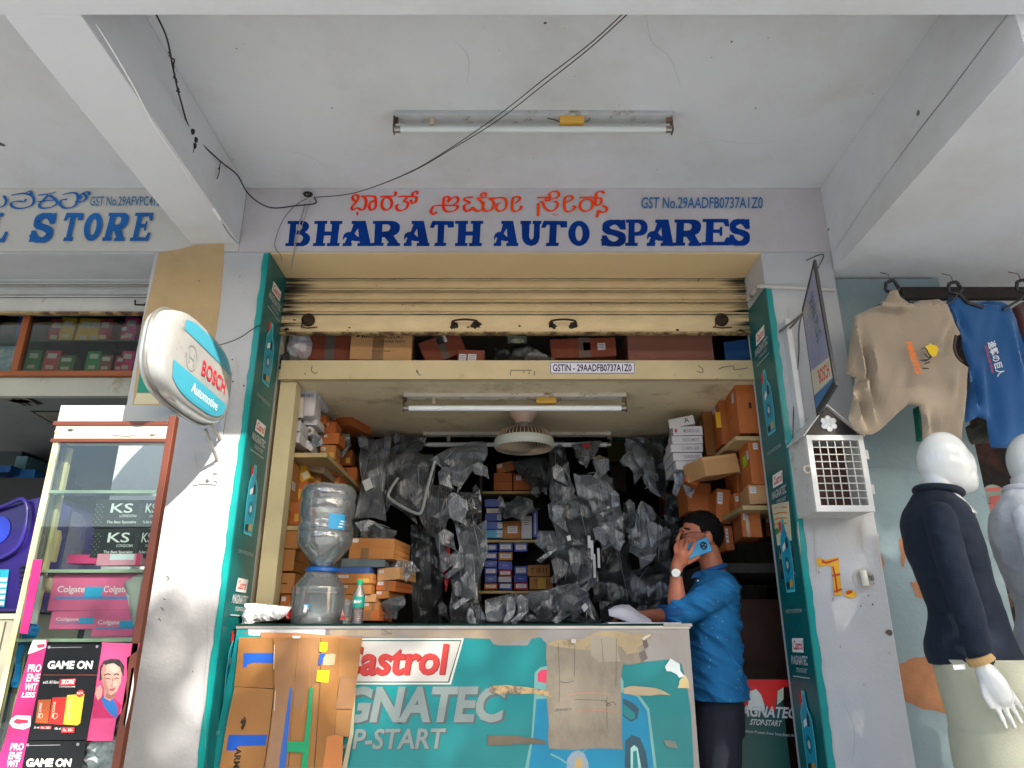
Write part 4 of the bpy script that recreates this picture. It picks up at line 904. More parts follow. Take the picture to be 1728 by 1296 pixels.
s.text('JEWEST', (935,1201), (962,1200), (938,1196), M('#2b3550', .6)); s.ribbon([(1020,1183),(1030,1190),(1022,1190),(1034,1184),(1039,1190)], .002, M('#33302e', .6), 'writing')
s.ribbon([(945,1150),(955,1152),(968,1149)], .0025, M('#55504a', .6), 'writing'); s.ribbon([(960,1172),(990,1169),(1030,1171)], .004, M('#b08070', .7), 'writing'); s.ribbon([(975,1200),(1000,1198),(1040,1201)], .004, M('#b08070', .7), 'writing')
s.poly(rag([(826,1156),(870,1157),(928,1166),(930,1176),(900,1171),(860,1170),(828,1170)], 1.2, 3, 3), M('#c0a57a', .8, var=.15, dirt='#5f5b50', dscale=14, dthr=.52), 'tape_remnant')
s.poly(rag([(823,1241),(870,1241),(922,1250),(922,1256),(870,1256),(823,1258)], 1.0, 7, 3), M('#6d6555', .8, var=.2), 'tape_remnant')
s.poly(rag([(1052,1160),(1068,1158),(1106,1160),(1132,1172),(1080,1173),(1052,1170)], 1.2, 8, 3), M('#b3a284', .8, var=.12), 'tape_remnant')
s.poly(rag([(1122,1124),(1132,1111),(1146,1120),(1148,1132),(1155,1140),(1146,1144),(1138,1135),(1124,1132)], .8, 12, 2), M('#cfdad8', .5), 'paper_scrap')
s.poly(rag([(1156,1138),(1162,1150),(1163,1162),(1143,1161),(1147,1148)], .8, 13, 2), M('#bfae7c', .6), 'paper_scrap')
s.poly(rag([(963,1078),(972,1079),(971,1086),(964,1085)], .6, 2, 2), pl_w, 'paper_scrap'); s.poly(rag([(1082,1077),(1096,1070),(1098,1072),(1086,1081)], .5, 2, 2), pl_w, 'paper_scrap')
s.poly(rag([(1118,1248),(1140,1250),(1144,1262),(1125,1260)], 1, 6, 2), M('#6f7a70', .7, var=.3), 'paper_scrap')
s.ribbon([(644,1060),(650,1062),(662,1059),(661,1070),(645,1070),(645,1061),(652,1066),(660,1069)], .002, M('#4c463c', .6), 'writing', k=1)
s.done(FP)

# ---- flattened cartons leaning on the left half of the counter
t = thing('flattened_carton', 'flattened orange cartons with blue and green stripes leaning on the counter front', 'cardboard', (-1.0, 3.26, GZ+.12))
cb = M('#8e6230', .75, var=.07, scale=3, bump=.12, stretch=(1, 1, .3), dirt='#8c5c2c', dscale=2, dthr=.60, dsoft=.12); cb2 = M('#94693a', .75, var=.07, scale=4, bump=.12, stretch=(1, 1, .3)); tapem = M('#8f6a48', .22, var=.06, scale=8, coat=.6)
def slab(poly, Y, mat, name='panel', th=.004, par=None):
    q = [onY(x, y, Y) for x, y in poly]; mb = MB(); mb.prism([(v.x, v.z) for v in q], (0, Y, 0), (1, 0, 0), (0, 0, 1), (0, 1, 0), th); return make(name, mb, mat, par or t)
slab([(440,1067),(500,1068),(560,1072),(608,1076),(600,1090),(440,1082)], 3.290, M('#b0754c', .75), th=.004)
slab(rag([(404,1075),(470,1076),(468,1110),(462,1162),(395,1158)], .35, 3), 3.276, cb)
slab([(396,1159),(462,1163),(455,1230),(445,1296),(370,1296),(384,1215)], 3.270, cb2)
slab([(462,1077),(504,1075),(496,1160),(486,1296),(446,1296),(457,1225),(463,1162)], 3.262, cb)
slab([(501,1076),(545,1076),(541,1150),(530,1296),(487,1296),(496,1160)], 3.266, cb2)
slab([(542,1076),(572,1076),(570,1160),(560,1296),(531,1296),(541,1150)], 3.258, cb)
slab([(569,1077),(611,1077),(603,1140),(598,1170),(588,1243),(565,1242),(569,1160)], 3.263, cb2)
slab([(567,1240),(579,1243),(577,1296),(545,1296),(552,1243)], 3.2565, M('#b0703c', .75, var=.05))
slab([(589,1244),(596,1180),(600,1165),(596,1240),(585,1296),(577,1296)], 3.272, M('#a39a80', .7))
for pts, Y in (([(468,1080),(500,1078),(497,1160),(474,1296),(448,1296),(461,1200)], 3.2612), ([(508,1077),(524,1076),(520,1160),(508,1197),(494,1194),(500,1120)], 3.2645), ([(524,1076),(538,1076),(536,1150),(524,1160)], 3.2648), ([(575,1142),(603,1142),(596,1196),(566,1196)], 3.2560)): slab(pts, Y, tapem, 'tape', .0006)
s = Sheet((0, 3.2555, 0), (1, 0, 0), (0, 0, 1), (0, -1, 0), h0=.0)
blu = M('#0d50b4', .5, var=.05); grn = M('#0a8f5c', .5); yl = M('#f0c800', .5); blk2 = M('#2a1c12', .7)
s1 = Sheet((0, 3.275, 0), (1, 0, 0), (0, 0, 1), (0, -1, 0), h0=.0); s2 = Sheet((0, 3.269, 0), (1, 0, 0), (0, 0, 1), (0, -1, 0), h0=.0); s3 = Sheet((0, 3.2610, 0), (1, 0, 0), (0, 0, 1), (0, -1, 0), h0=.0); s4 = Sheet((0, 3.257, 0), (1, 0, 0), (0, 0, 1), (0, -1, 0), h0=.0)
s1.poly([(411,1102),(462,1102),(461,1119),(428,1118),(418,1121),(416,1126),(410,1126)], blu, 'stripe')
s2.poly([(386,1240),(451,1240),(448,1258),(402,1259),(396,1267),(382,1266)], blu, 'stripe')
s2.poly([(405,1219),(410,1212),(415,1218),(414,1224),(409,1233),(406,1228),(409,1222)], blk2, 'mark'); s2.poly([(411,1211),(413,1209),(416,1216),(415,1218)], blk2, 'mark')
s2.text('ARM', (397,1262), (393,1296), (408,1262), blk2, bold=.03)
s3.poly([(489,1161),(493,1161),(482,1296),(470,1296),(480,1225)], M('#2b5fb0', .5), 'stripe')
s4.poly([(522,1160),(528,1160),(525,1215),(519,1296),(508,1296),(511,1270),(484,1269),(485,1251),(513,1252),(519,1200)], grn, 'stripe')
s4.poly([(540,1084),(553,1084),(552,1097),(548,1101),(539,1099)], yl, 'yellow_label'); s4.poly([(535,1131),(556,1131),(554,1152),(534,1150)], yl, 'yellow_label')
s4.poly([(540,1103),(550,1102),(545,1114),(544,1120),(537,1122)], blu, 'stripe'); s4.poly(rag([(550,1104),(560,1102),(566,1104),(564,1122),(546,1123),(545,1112)], .6, 5, 2), M('#a8977a', .8), 'torn_label')
s4.text('HANDLE', (538,1147), (551,1133), (536,1143), M('#8a7410', .6))
for k in (s1, s2, s3, s4): k.done(t)
for L, Y in (([(465,1165),(464,1180),(463,1200)], 3.2605), ([(463,1088),(462,1130)], 3.2605)): 
    k = Sheet((0, Y, 0), (1, 0, 0), (0, 0, 1), (0, -1, 0), h0=.0002); k.ribbon(L, .002, M('#e0d8cc', .4), 'pale_line', k=2); k.done(t)  # thin pale lines down the carton panels
slab([(493,1073),(507,1073),(506,1077),(494,1077)], 3.2552, M('#e4e2dc', .5), 'paper_slip', .001)

# ---------------------------------------------------------------- on the counter
jar = glassmat('jar_plastic', tint=(.80, .87, .86), alpha=.10, rough=.08, milk=.17, bump=.15, bscale=14)
wat = glassmat('water', tint=(.72, .82, .82), alpha=.05, rough=.05, milk=.06)
JY = 3.46; jx = onY(541, 1000, JY).x
t = thing('water_dispenser', 'clear plastic water dispenser base with small tap on the counter', 'water dispenser', (jx-.008, JY, CT))
zc = onY(541, 962, JY).z
mb = MB(); H = zc-CT
prof = [(.0, .001), (.112, .001), (.118, .01), (.121, .05), (.120, .16), (.118, H*.62), (.112, H*.70), (.085, H*.86), (.07, H*.93), (.068, H)]
mb.lathe(prof, (jx-.008, JY, CT), 40); make('tank', mb, jar, t, smooth=40)
mb = MB(); mb.lathe([(0, .004), (.106, .004), (.112, .02), (.114, H*.55), (0, H*.55)], (jx-.008, JY, CT), 32); make('water_fill', mb, wat, t, smooth=40)
mb = MB(); mb.lathe([(.068, -.012), (.078, -.008), (.078, .004), (.066, .012), (.06, .012)], (jx, JY, zc), 32); make('collar', mb, M('#1460b4', .35), t, smooth=40)
a = onY(518, 1030, JY-.122); mb = MB(); mb.tube([a+Vector((0, .01, .006)), a+Vector((0, -.03, .006)), a+Vector((0, -.04, -.012))], .008, 8); mb.box(a+Vector((0, -.02, .016)), (.008, .03, .012)); make('tap', mb, M('#d9dedd', .3), t, smooth=40)
mb = MB(); mb.box(a+Vector((-.002, -.004, .016)), (.03, .003, .02)); make('tap_label', mb, M('#3f8db4', .5), t)
zt = onY(545, 820, JY).z; H = zt-zc
t = thing('water_bottle', 'big inverted clear water bottle with cyan label on the dispenser', 'water bottle', (jx+.0, JY, zc))
prof = [(.028, -.03), (.03, .01), (.07, .045), (.115, .10), (.128, .125), (.130, .16), (.126, .168), (.130, .176), (.130, .20), (.121, .215), (.121, .232), (.130, .245), (.131, .30), (.131, H-.085), (.126, H-.08), (.126, H-.07), (.131, H-.06), (.130, H-.03), (.115, H-.006), (.09, H), (0, H)]
mb = MB(); mb.lathe(prof, (jx, JY, zc), 44); make('shell', mb, jar, t, smooth=40)
mb = MB(); mb.lathe([(0, .0), (.065, .046), (.11, .102), (.122, .13), (.124, .20), (.0, .20)], (jx, JY, zc), 32); make('water_fill', mb, wat, t, smooth=40)
mb = MB(); za = onY(580, 893, JY-.1).z; zb2 = onY(580, 868, JY-.1).z; vs = []; 
for i in range(9):
    a_ = R(-72+34*i/8); 
    for z in (za, zb2): vs.append((jx+.1335*math.cos(a_)*1.0, JY+.1335*math.sin(a_), z))
mb.add(vs, [(2*i, 2*i+2, 2*i+3, 2*i+1) for i in range(8)]); make('label_band', mb, M('#1aa0d8', .4), t)
mb = MB(); 
for i, (a0, zz_) in enumerate(((-52, .008), (-50, .022), (-48, .034))):
    vs = [(jx+.1345*math.cos(R(a0+k*3)), JY+.1345*math.sin(R(a0+k*3)), za+zz_+h_) for k in range(4) for h_ in (0, .006)]; mb.add(vs, [(2*k, 2*k+2, 2*k+3, 2*k+1) for k in range(3)])
make('label_writing', mb, M('#e4eef0', .5), t)
# small bottle
bx = onY(605, 1020, 3.40).x; zt = onY(605, 979, 3.40).z; H = zt-CT
t = thing('small_water_bottle', 'small clear water bottle with teal cap and teal label', 'bottle', (bx, 3.40, CT))
pr = [(0, .001), (.024, .001)]
for k in range(9): pr += [(.026, .006+.008*k), (.0245, .010+.008*k)]
pr += [(.0265, .08), (.0265, H*.66), (.024, H*.72), (.0125, H*.86), (.0115, H*.91), (0, H*.91)]
mb = MB(); mb.lathe(pr, (bx, 3.40, CT), 24); make('shell', mb, jar, t, smooth=30)
mb = MB(); mb.lathe([(.0268, H*.37), (.0268, H*.62)], (bx, 3.40, CT), 24); make('label_band', mb, M('#14a08c', .45), t, smooth=30)
mb = MB(); mb.lathe([(.013, H*.89), (.014, H*.9), (.014, H*.99), (.012, H), (0, H)], (bx, 3.40, CT), 20); make('cap', mb, M('#12a878', .4), t, smooth=30)
k = Sheet((bx, 3.40-.0275, 0), (1, 0, 0), (0, 0, 1), (0, -1, 0), h0=0); k.text('Bisleri', (-.017, CT+H*.46), (.017, CT+H*.47), (-.015, CT+H*.54), M('#e8efec', .5), bold=.03, px=False); k.done(t)
# small cup and the crumpled white sheet, red packet
gx = onY(586, 1022, 3.45); t = thing('drinking_glass', 'small clear drinking cup beside the teal capped bottle', 'glass', (gx.x, 3.47, CT))
mb = MB(); mb.lathe([(.026, .0), (.03, .085), (.032, .11)], (gx.x, 3.47, CT+.0), 20); make('cup', mb, jar, t, smooth=40)
mb = MB(); mb.lathe([(0, .035), (.0262, .035), (.029, .085), (0, .085)], (gx.x, 3.47, CT), 20); make('water_fill', mb, M('#9a9488', .3), t, smooth=40)
nsc = lambda f, a, sd: (lambda x, z: a*(abs(noise.noise(Vector((x*f, z*f, sd))))*2-.5)+a*.5*noise.noise(Vector((x*f*3, z*f*3, sd+9))))
t = thing('crumpled_sheet', 'crumpled white plastic sheet at the left end of the counter', 'plastic sheet', tuple(onY(450, 1046, 3.35)))
mb = pillow(P2([(408,1052),(410,1030),(413,1019),(430,1018),(450,1020),(470,1022),(492,1024),(484,1036),(470,1046),(450,1048),(430,1049),(415,1060)], 3.33), 3.33, .05, .012, nsc(18, .02, 1), RR=.04); make('sheet', mb, M('#c9cacc', .45, var=.12, scale=12), t)
L_ = P2([(474,1046),(478,1028),(488,1026),(492,1034),(490,1047)], 3.4); t = thing('red_packet', 'small red packet behind the crumpled white sheet', 'packet', tuple(onY(483, 1047, 3.42)))
mb = pillow(L_, 3.42, .04, .012, nsc(22, .008, 4), RR=.02); make('wrapper', mb, M('#b0222a', .35, dirt='#d8d0c8', dscale=18, dthr=.62), t)
t = thing('paper_tag', 'small folded red and white card leaning on the water jar', 'card', tuple(onY(577, 1046, 3.4)))
q = [onY(574, 1046, 3.36), onY(578, 1028, 3.40), onY(583, 1046, 3.38)]; mb = MB(); mb.add(q+[v+Vector((0, .003, 0)) for v in q], [(0, 1, 2), (5, 4, 3), (0, 1, 4, 3), (1, 2, 5, 4), (2, 0, 3, 5)]); make('card', mb, M('#c4a49c', .6, dirt='#b03030', dscale=30, dthr=.5), t)
# ---------------------------------------------------------------- boxes
CB = {'tan': '#ac7138', 'org': '#b2622a', 'brn': '#8a4a24', 'red': '#7c3a24', 'lt': '#bd9060', 'wht': '#c6c4c8', 'blu': '#1a3c9c', 'cyn': '#1f8fc4', 'pnk': '#946050', 'grn': '#1f6a44', 'dblu': '#14508a', 'yel': '#d0a020', 'dk': '#3c2a20'}
def boxmat(c):
    return M(CB.get(c, c), .7 if c not in ('blu', 'cyn') else .4, var=.1, scale=5, bump=.08, bscale=60)
inkd = M('#2a2018', .7); whl = M('#cfcfd2', .6, var=.03)
def carton(label, x0, y0, x1, y1, Y, dep, col='tan', rz=0, ry=0, rx=0, tape=None, st=(), tx=(), flap=None, name='cardboard_box', cat='box', group=None, slit=True, yb=None):
    a, b = onY(x0, y0, Y), onY(x1, y1, Y); w = b.x-a.x; h = a.z-b.z; c = Vector(((a.x+b.x)/2, Y, (a.z+b.z)/2))
    Mx = Matrix.Rotation(R(rz), 3, 'Z') @ Matrix.Rotation(R(ry), 3, 'Y') @ Matrix.Rotation(R(rx), 3, 'X')
    t = thing(name, label, cat, tuple(c+Mx @ Vector((0, dep/2, -h/2))), group)
    mb = MB(); mb.box(c+Mx @ Vector((0, dep/2, 0)), (w, dep, h), Mx); rj = random.Random(int(x0*7+y0*13)); jt = min(.0025, h*.03); mb.v = [v+Vector((rj.uniform(-jt, jt), rj.uniform(-jt, jt)*.3, rj.uniform(-jt, jt))) for v in mb.v]; bd = make('body', mb, boxmat(col), t, bevel=min(.004, w*.06, h*.06))
    faces = {'f': (Vector((0, 0, 0)), (1, 0, 0), (0, 0, 1), (0, -1, 0), w, h), 'r': (Vector((w/2, dep/2, 0)), (0, 1, 0), (0, 0, 1), (1, 0, 0), dep, h), 'l': (Vector((-w/2, dep/2, 0)), (0, -1, 0), (0, 0, 1), (-1, 0, 0), dep, h), 'b': (Vector((0, dep/2, -h/2)), (1, 0, 0), (0, 1, 0), (0, 0, -1), w, dep)}
    def sheet(f): 
        o, U, V, N, fw, fh = faces[f]; return Sheet(c+Mx @ o, Mx @ Vector(U), Mx @ Vector(V), Mx @ Vector(N), h0=.0006), fw, fh
    cbx = col in ('tan', 'org', 'brn', 'lt', 'red', 'pnk')
    if cbx and not st and not tx and name == 'cardboard_box' and w > .03:
        pick = rj.randrange(5)
        if pick in (0, 3): tape = tape or [('f', rj.uniform(-.2, .2))]
        if pick in (1, 3): st = [('f', .08, .55, .08+min(.35, .03/w), .9, W_)]
        if pick == 2: st = [('f', .1, .62, .3, .86, W_)]
        if pick == 4: st = [('f', .6, .15, .9, .5, '#c8a040'), ('f', .08, .6, .35, .85, W_)]
    if cbx and name == 'cardboard_box':
        s, fw, fh = Sheet(c+Mx @ Vector((w/2, dep/2, 0)), Mx @ Vector((0, 1, 0)), Mx @ Vector((0, 0, 1)), Mx @ Vector((1, 0, 0)), h0=.0005), dep, h
        s.poly([(-fw*.5, -.0012), (fw*.5, -.0012), (fw*.5, .0012), (-fw*.5, .0012)], inkd, 'flap_seam', px=False); s.done(bd)
    if tape:
        for f, k in tape:
            s, fw, fh = sheet(f); s.poly([(fw*(k-.09), -fh*.5), (fw*(k+.09), -fh*.5), (fw*(k+.09), fh*.5), (fw*(k-.09), fh*.5)], M('#8a6a4a' if col in ('org', 'tan', 'lt') else '#6a5a50', .25, var=.08, coat=.4), 'tape', px=False); s.done(bd)
    if slit:
        s, fw, fh = sheet('b'); s.poly([(-.0012, -fh*.49), (.0012, -fh*.49), (.0012, fh*.49), (-.0012, fh*.49)], inkd, 'flap_seam', px=False); s.done(bd)
    for f, u0, v0, u1, v1, cc in st:
        s, fw, fh = sheet(f); s.poly([((u0-.5)*fw, (v0-.5)*fh), ((u1-.5)*fw, (v0-.5)*fh), ((u1-.5)*fw, (v1-.5)*fh), ((u0-.5)*fw, (v1-.5)*fh)], M(cc, .55, var=.04) if cc != 'bar' else whl, 'label', px=False)
        if cc == 'bar' or cc == '#cfcfd2':
            for k in range(3):
                vv = v0+(v1-v0)*(.25+.25*k); s.poly([((u0+(u1-u0)*.15-.5)*fw, (vv-.5)*fh), ((u0+(u1-u0)*.85-.5)*fw, (vv-.5)*fh), ((u0+(u1-u0)*.85-.5)*fw, (vv+(v1-v0)*.08-.5)*fh), ((u0+(u1-u0)*.15-.5)*fw, (vv+(v1-v0)*.08-.5)*fh)], M('#77757c', .6), 'label_lines', px=False)
        s.done(bd)
    for f, u0, v0, u1, v1, body_, cc in tx:
        s, fw, fh = sheet(f); s.text(body_, ((u0-.5)*fw, (v0-.5)*fh), ((u1-.5)*fw, (v0-.5)*fh), ((u0-.5)*fw, (v1-.5)*fh), M(cc, .6), px=False, bold=.01); s.done(bd)
    return t
W_ = '#cfcfd2'; gm = 'boxes on the mezzanine ledge'
carton('brown carton with a grey tape band on the mezzanine ledge', 523, 566, 592, 607, 3.64, .3, 'red', st=[('f', .38, 0, .6, 1, '#5c5450')], group=gm)
carton('wide tan carton printed MARUTI SUZUKI GENUINE PARTS on the mezzanine ledge', 594, 556, 694, 607, 3.62, .3, 'lt', rz=4, tape=[('f', -.05)], group=gm, tx=[('f', .17, .70, .83, .86, 'MARUTI SUZUKI', '#2a2018'), ('f', .46, .56, .88, .66, 'GENUINE PARTS', '#2a2018'), ('f', .35, .26, .65, .30, 'MADE IN INDIA', '#3a2a20')], st=[('f', .09, .73, .14, .86, '#2a2018')])
carton('tilted brown carton with white label leaning on the mezzanine ledge', 712, 566, 782, 606, 3.66, .25, 'red', ry=-22, tape=[('f', 0)], st=[('f', .42, .66, .66, .95, W_)], group=gm)
carton('small brown carton with two white labels on the mezzanine ledge', 773, 590, 817, 612, 3.60, .12, 'red', ry=3, st=[('f', .05, .1, .32, .62, W_), ('f', .38, .1, .7, .66, W_)], group=gm)
carton('long dented red-brown carton with white label beside the slip holder', 929, 570, 1040, 603, 3.64, .25, 'red', ry=-2, st=[('f', .72, .35, .84, .7, W_), ('f', .5, .35, .62, .75, '#8a2420')], tape=[('f', .02)], group=gm)
carton('large plain pinkish brown carton at the right of the mezzanine ledge', 1058, 560, 1206, 612, 3.66, .35, '#946050', group=gm)
carton('glossy blue carton at the right end of the mezzanine ledge', 1222, 572, 1300, 612, 3.64, .3, 'dblu', rz=-20, group=gm, st=[('f', 0, 0, 1, .1, '#7a98ac')])
t = thing('plastic_bag', 'stuffed white plastic bag at the left end of the mezzanine ledge', 'bag', tuple(onY(505, 606, 3.62)))
film = glassmat('film', tint=(.66, .70, .75), alpha=.06, rough=.17, milk=.24, bump=.6, bscale=9, mcol=(.32, .36, .41), stretch=(7, 3, .8))
filmd = glassmat('film_dark', tint=(.45, .48, .52), alpha=.04, rough=.17, milk=.16, bump=.6, bscale=9, mcol=(.20, .23, .26), stretch=(7, 3, .8))
mb = pillow(P2([(484,606),(483,585),(488,568),(505,560),(522,565),(527,580),(524,598),(515,607)], 3.62), 3.62, .12, .014, nsc(14, .02, 3), RR=.08); make('bag', mb, M('#b5b4bb', .3, var=.2, scale=10, dirt='#c08c88', dscale=9, dthr=.6), t)
for lab, L, c, Yb in (('grey moulded plastic part on the mezzanine ledge', [(860,606),(866,590),(890,582),(910,590),(915,600),(905,607)], '#4c4f4c', 3.66), ('crumpled grey wrapper beside the long red-brown carton', [(885,607),(890,594),(905,590),(922,598),(938,607)], '#6d6a68', 3.60), ('dark plastic tray lying behind the small brown carton', [(835,606),(834,588),(862,588),(866,606)], '#2c2f30', 3.68), ('dark cloth bundle at the left corner of the mezzanine ledge', [(470,625),(474,600),(486,592),(490,604),(482,622)], '#2a3038', 3.56)):
    t = thing('ledge_item', lab, 'parts', tuple(onY(L[0][0], 606, Yb)))
    mb = pillow(P2(L, Yb), Yb, .06, .012, nsc(16, .016, len(lab)), RR=.03); make('body', mb, M(c, .4, var=.2, scale=10), t)

# ---- shelf boards on both sides
wd_ = M('#b09a6c', .7, var=.12, scale=4)
def shelf(label, x0, x1, y0, y1, zs, posts=()):
    t = thing('wall_shelf', label, 'shelf', ((x0+x1)/2, (y0+y1)/2, min(zs)))
    for z in zs: make('board', MB().bb(x0, x1, y0, y1, z-.022, z), wd_, t)
    for x, y in posts: make('post', MB().bb(x-.018, x+.018, y-.018, y+.018, FZ, max(zs)), M('#243a2e', .6), t)
    return t
shelf('left wall shelf behind the cream post', -1.225, -.96, 3.645, 4.62, [.902, .528, .12], [(-.985, 4.60)])
shelf('right wall shelf crowded with orange cartons', 1.16, 1.612, 3.62, 4.55, [.985, .625], [(1.185, 4.53)])
t = thing('dark_bench', 'dark stencilled board under the lowest orange cartons at the right', 'shelf', (1.2, 4.0, .3))
make('board', MB().bb(.98, 1.612, 3.66, 4.55, .30, .345), M('#1d1a17', .8, var=.2), t); make('front_board', MB().bb(.96, .979, 3.66, 4.55, .20, .345), M('#1a1714', .8, var=.3), t)
t = thing('steel_locker', 'dark brown steel cupboard in the gloom behind the customer', 'cupboard', (1.4, 4.0, FZ))
make('cupboard', MB().bb(1.10, 1.612, 4.0, 4.5, FZ, .19), M('#4a2e20', .6, var=.3), t); make('upright', MB().bb(1.06, 1.085, 3.80, 3.83, FZ, .19), M('#4a4a40', .6, var=.3), t)

gl = 'cartons stacked on the left shelves'
C = carton
C('white carton with blue print, topmost on the left shelf', 484, 655, 530, 702, 3.74, .16, 'wht', group=gl, tx=[('f', .3, .68, .9, .8, 'GENUINE PARTS', '#5a6aa0')], rz=3)
C('thin white box squeezed above the ruled box', 479, 700, 498, 710, 3.68, .10, 'wht', group=gl, tx=[('f', .1, .3, .5, .6, 'KAD', '#806060')])
C('white box with pale blue heading next to the cream post', 477, 710, 506, 728, 3.68, .16, 'wht', group=gl, tx=[('f', .1, .5, .8, .8, 'BEARING', '#6a90a8')])
C('white box with three black lines next to the cream post', 476, 729, 505, 747, 3.67, .2, 'wht', group=gl, st=[('f', .3, .70, .8, .75, '#33333a'), ('f', .3, .48, .8, .53, '#33333a'), ('f', .3, .28, .7, .33, '#33333a')])
C('small white box marked with two hooks in the left shelf', 512, 706, 535, 717, 3.82, .16, 'wht', group=gl, tx=[('f', .4, .3, .7, .7, 'CC', '#2a2a2a')])
C('tumbled white box with black tick in the left shelf', 514, 760, 540, 775, 3.90, .1, 'wht', rz=20, ry=25, group=gl, tx=[('f', .5, .2, .8, .8, 'X', '#2a2a2a')])
C('tumbled grey-white box under the white boxes', 508, 744, 530, 756, 3.80, .2, 'wht', ry=30, rz=10, group=gl)
C('grey-brown flat carton at the shelf edge', 520, 776, 548, 796, 3.85, .25, '#8d7a62', ry=12, group=gl)
C('small orange box beside the blue wrap, top row', 536, 700, 549, 716, 4.0, .14, 'org', group=gl)
C('long dark orange carton under the soffit', 555, 698, 594, 719, 4.25, .25, 'org', rz=-18, group=gl)
C('orange carton standing upright under the soffit', 550, 711, 566, 731, 4.05, .14, 'org', group=gl)
C('orange carton, second in the inner column', 544, 731, 571, 749, 4.0, .14, 'org', group=gl, rz=-4)
C('bright orange carton, third in the inner column', 541, 751, 565, 775, 3.95, .16, 'tan', group=gl, rz=3)
C('dark orange carton, fourth in the inner column', 546, 776, 566, 800, 4.0, .2, 'org', group=gl)
C('dark carton deep in the left shelf behind the jar', 553, 800, 572, 822, 4.1, .2, 'org', group=gl)
C('brown carton beside the small hanging bag', 572, 760, 592, 785, 4.4, .2, 'brn', group=gl)
C('brown carton deepest in the left shelf', 580, 789, 600, 815, 4.4, .2, 'org', group=gl, st=[('f', .1, .3, .3, .9, '#6a5a50')])
C('dark brown carton at the shelf end', 576, 720, 588, 750, 4.5, .2, 'brn', group=gl)
C('tall orange carton with white label and yellow tag next to the cream post', 463, 776, 483, 880, 3.645, .2, 'tan', rz=4, group=gl, st=[('r', .2, .55, .6, .68, W_), ('r', .1, .2, .5, .34, '#c88c2c')])
C('orange carton top behind the tall carton', 474, 763, 496, 779, 3.74, .2, 'tan', group=gl)
C('leaning orange carton behind the tall carton', 492, 800, 512, 848, 3.85, .2, 'org', ry=14, group=gl)
C('small yellow and white box behind the tall carton', 504, 784, 519, 812, 3.84, .06, 'yel', ry=-28, group=gl, st=[('f', .3, .1, .9, .5, '#c8c4b4')])
C('orange box above the water bottle', 524, 800, 540, 820, 3.95, .15, 'tan', group=gl)
C('orange carton low behind the tall carton', 484, 848, 506, 886, 3.72, .2, 'org', group=gl, rz=-6)
C('wide orange carton on the lower left shelf', 462, 893, 503, 925, 3.66, .3, 'tan', ry=4, group=gl)
C('orange carton with two small white labels on the lower left shelf', 471, 927, 495, 964, 3.66, .25, 'tan', group=gl, st=[('f', -.0, .55, .2, .8, W_)])
C('narrow orange carton next to the cream post with stickers', 455, 930, 470, 966, 3.655, .25, 'org', group=gl, st=[('f', .1, .5, .5, .8, W_)])
C('orange carton with black dash on the lower left shelf', 464, 966, 495, 1002, 3.66, .25, 'tan', group=gl, st=[('f', .4, .45, .65, .52, '#3a2a20')])
C('orange carton lowest behind the crumpled sheet', 474, 1003, 497, 1030, 3.68, .25, 'org', group=gl)
C('orange carton corner standing behind the water jar', 455, 975, 464, 1018, 3.66, .2, 'tan', group=gl)
gs = 'cartons stacked on the counter level'
C('long flat tan carton, topmost of the stack behind the bottles', 588, 908, 666, 925, 3.72, .3, 'tan', rz=-8, ry=2, group=gs)
C('long flat tan carton, second of the stack behind the bottles', 588, 925, 665, 943, 3.72, .3, 'tan', rz=-8, ry=2, group=gs)
C('clear plastic case of dark parts in the stack behind the bottles', 575, 942, 650, 957, 3.73, .3, '#5e6a70', rz=-5, group=gs, slit=False)
C('flat blue box in the stack behind the bottles', 570, 957, 624, 968, 3.71, .3, '#3c5c98', rz=-5, group=gs, slit=False)
C('tan carton under the flat blue box', 566, 968, 629, 985, 3.70, .3, 'tan', rz=-4, group=gs)
C('tan carton, second under the flat blue box', 570, 985, 626, 1003, 3.71, .3, 'tan', rz=-4, group=gs)
C('tan carton with bent lid at the right of the stack', 636, 958, 675, 979, 3.74, .25, 'lt', rz=-12, ry=-4, group=gs)
C('brown carton below the bent-lid carton', 634, 980, 668, 997, 3.75, .25, 'org', rz=-12, ry=3, group=gs)
C('small tan carton end right of the stack', 634, 997, 656, 1010, 3.75, .25, 'tan', rz=-10, group=gs)
C('tan carton beside the teal capped bottle', 606, 1003, 634, 1016, 3.72, .25, 'lt', group=gs, rz=-6)
C('tan carton near the bottom of the stack', 610, 1016, 640, 1030, 3.73, .25, 'tan', group=gs, rz=-6)
C('long tan carton lowest of the stack', 584, 1030, 640, 1047, 3.70, .3, 'org', group=gs, rz=-3)
C('tan carton beside the cup behind the bottle', 566, 1003, 600, 1030, 3.72, .3, 'tan', group=gs)
# rolls
def roll(label, p0, p1, r, col):
    t = thing('paper_roll', label, 'roll', tuple(p0)); d = (p1-p0); mb = MB(); mb.tube([p0, p1], r, 20); make('roll', mb, M(col, .6, var=.06), t, smooth=40)
    mb = MB(); n_ = d.normalized(); mb.tube([p0-n_*.0012, p0-n_*.0002], r*.45, 14); make('core', mb, M('#6f6250', .8), t)
roll('white paper tube standing on the left shelf', onY(506, 706, 3.70), onY(506, 673, 3.70), .021, '#beb8ae')
roll('white roll lying along the left shelf under the soffit', onY(531, 668, 3.80), onY(528, 668, 3.80)+Vector((0, .25, 0)), .030, '#c2c4ca')
roll('short white roll beside the hooked box', onY(522, 727, 3.83), onY(521, 727, 3.83)+Vector((0, .14, 0)), .026, '#c8c8c8')

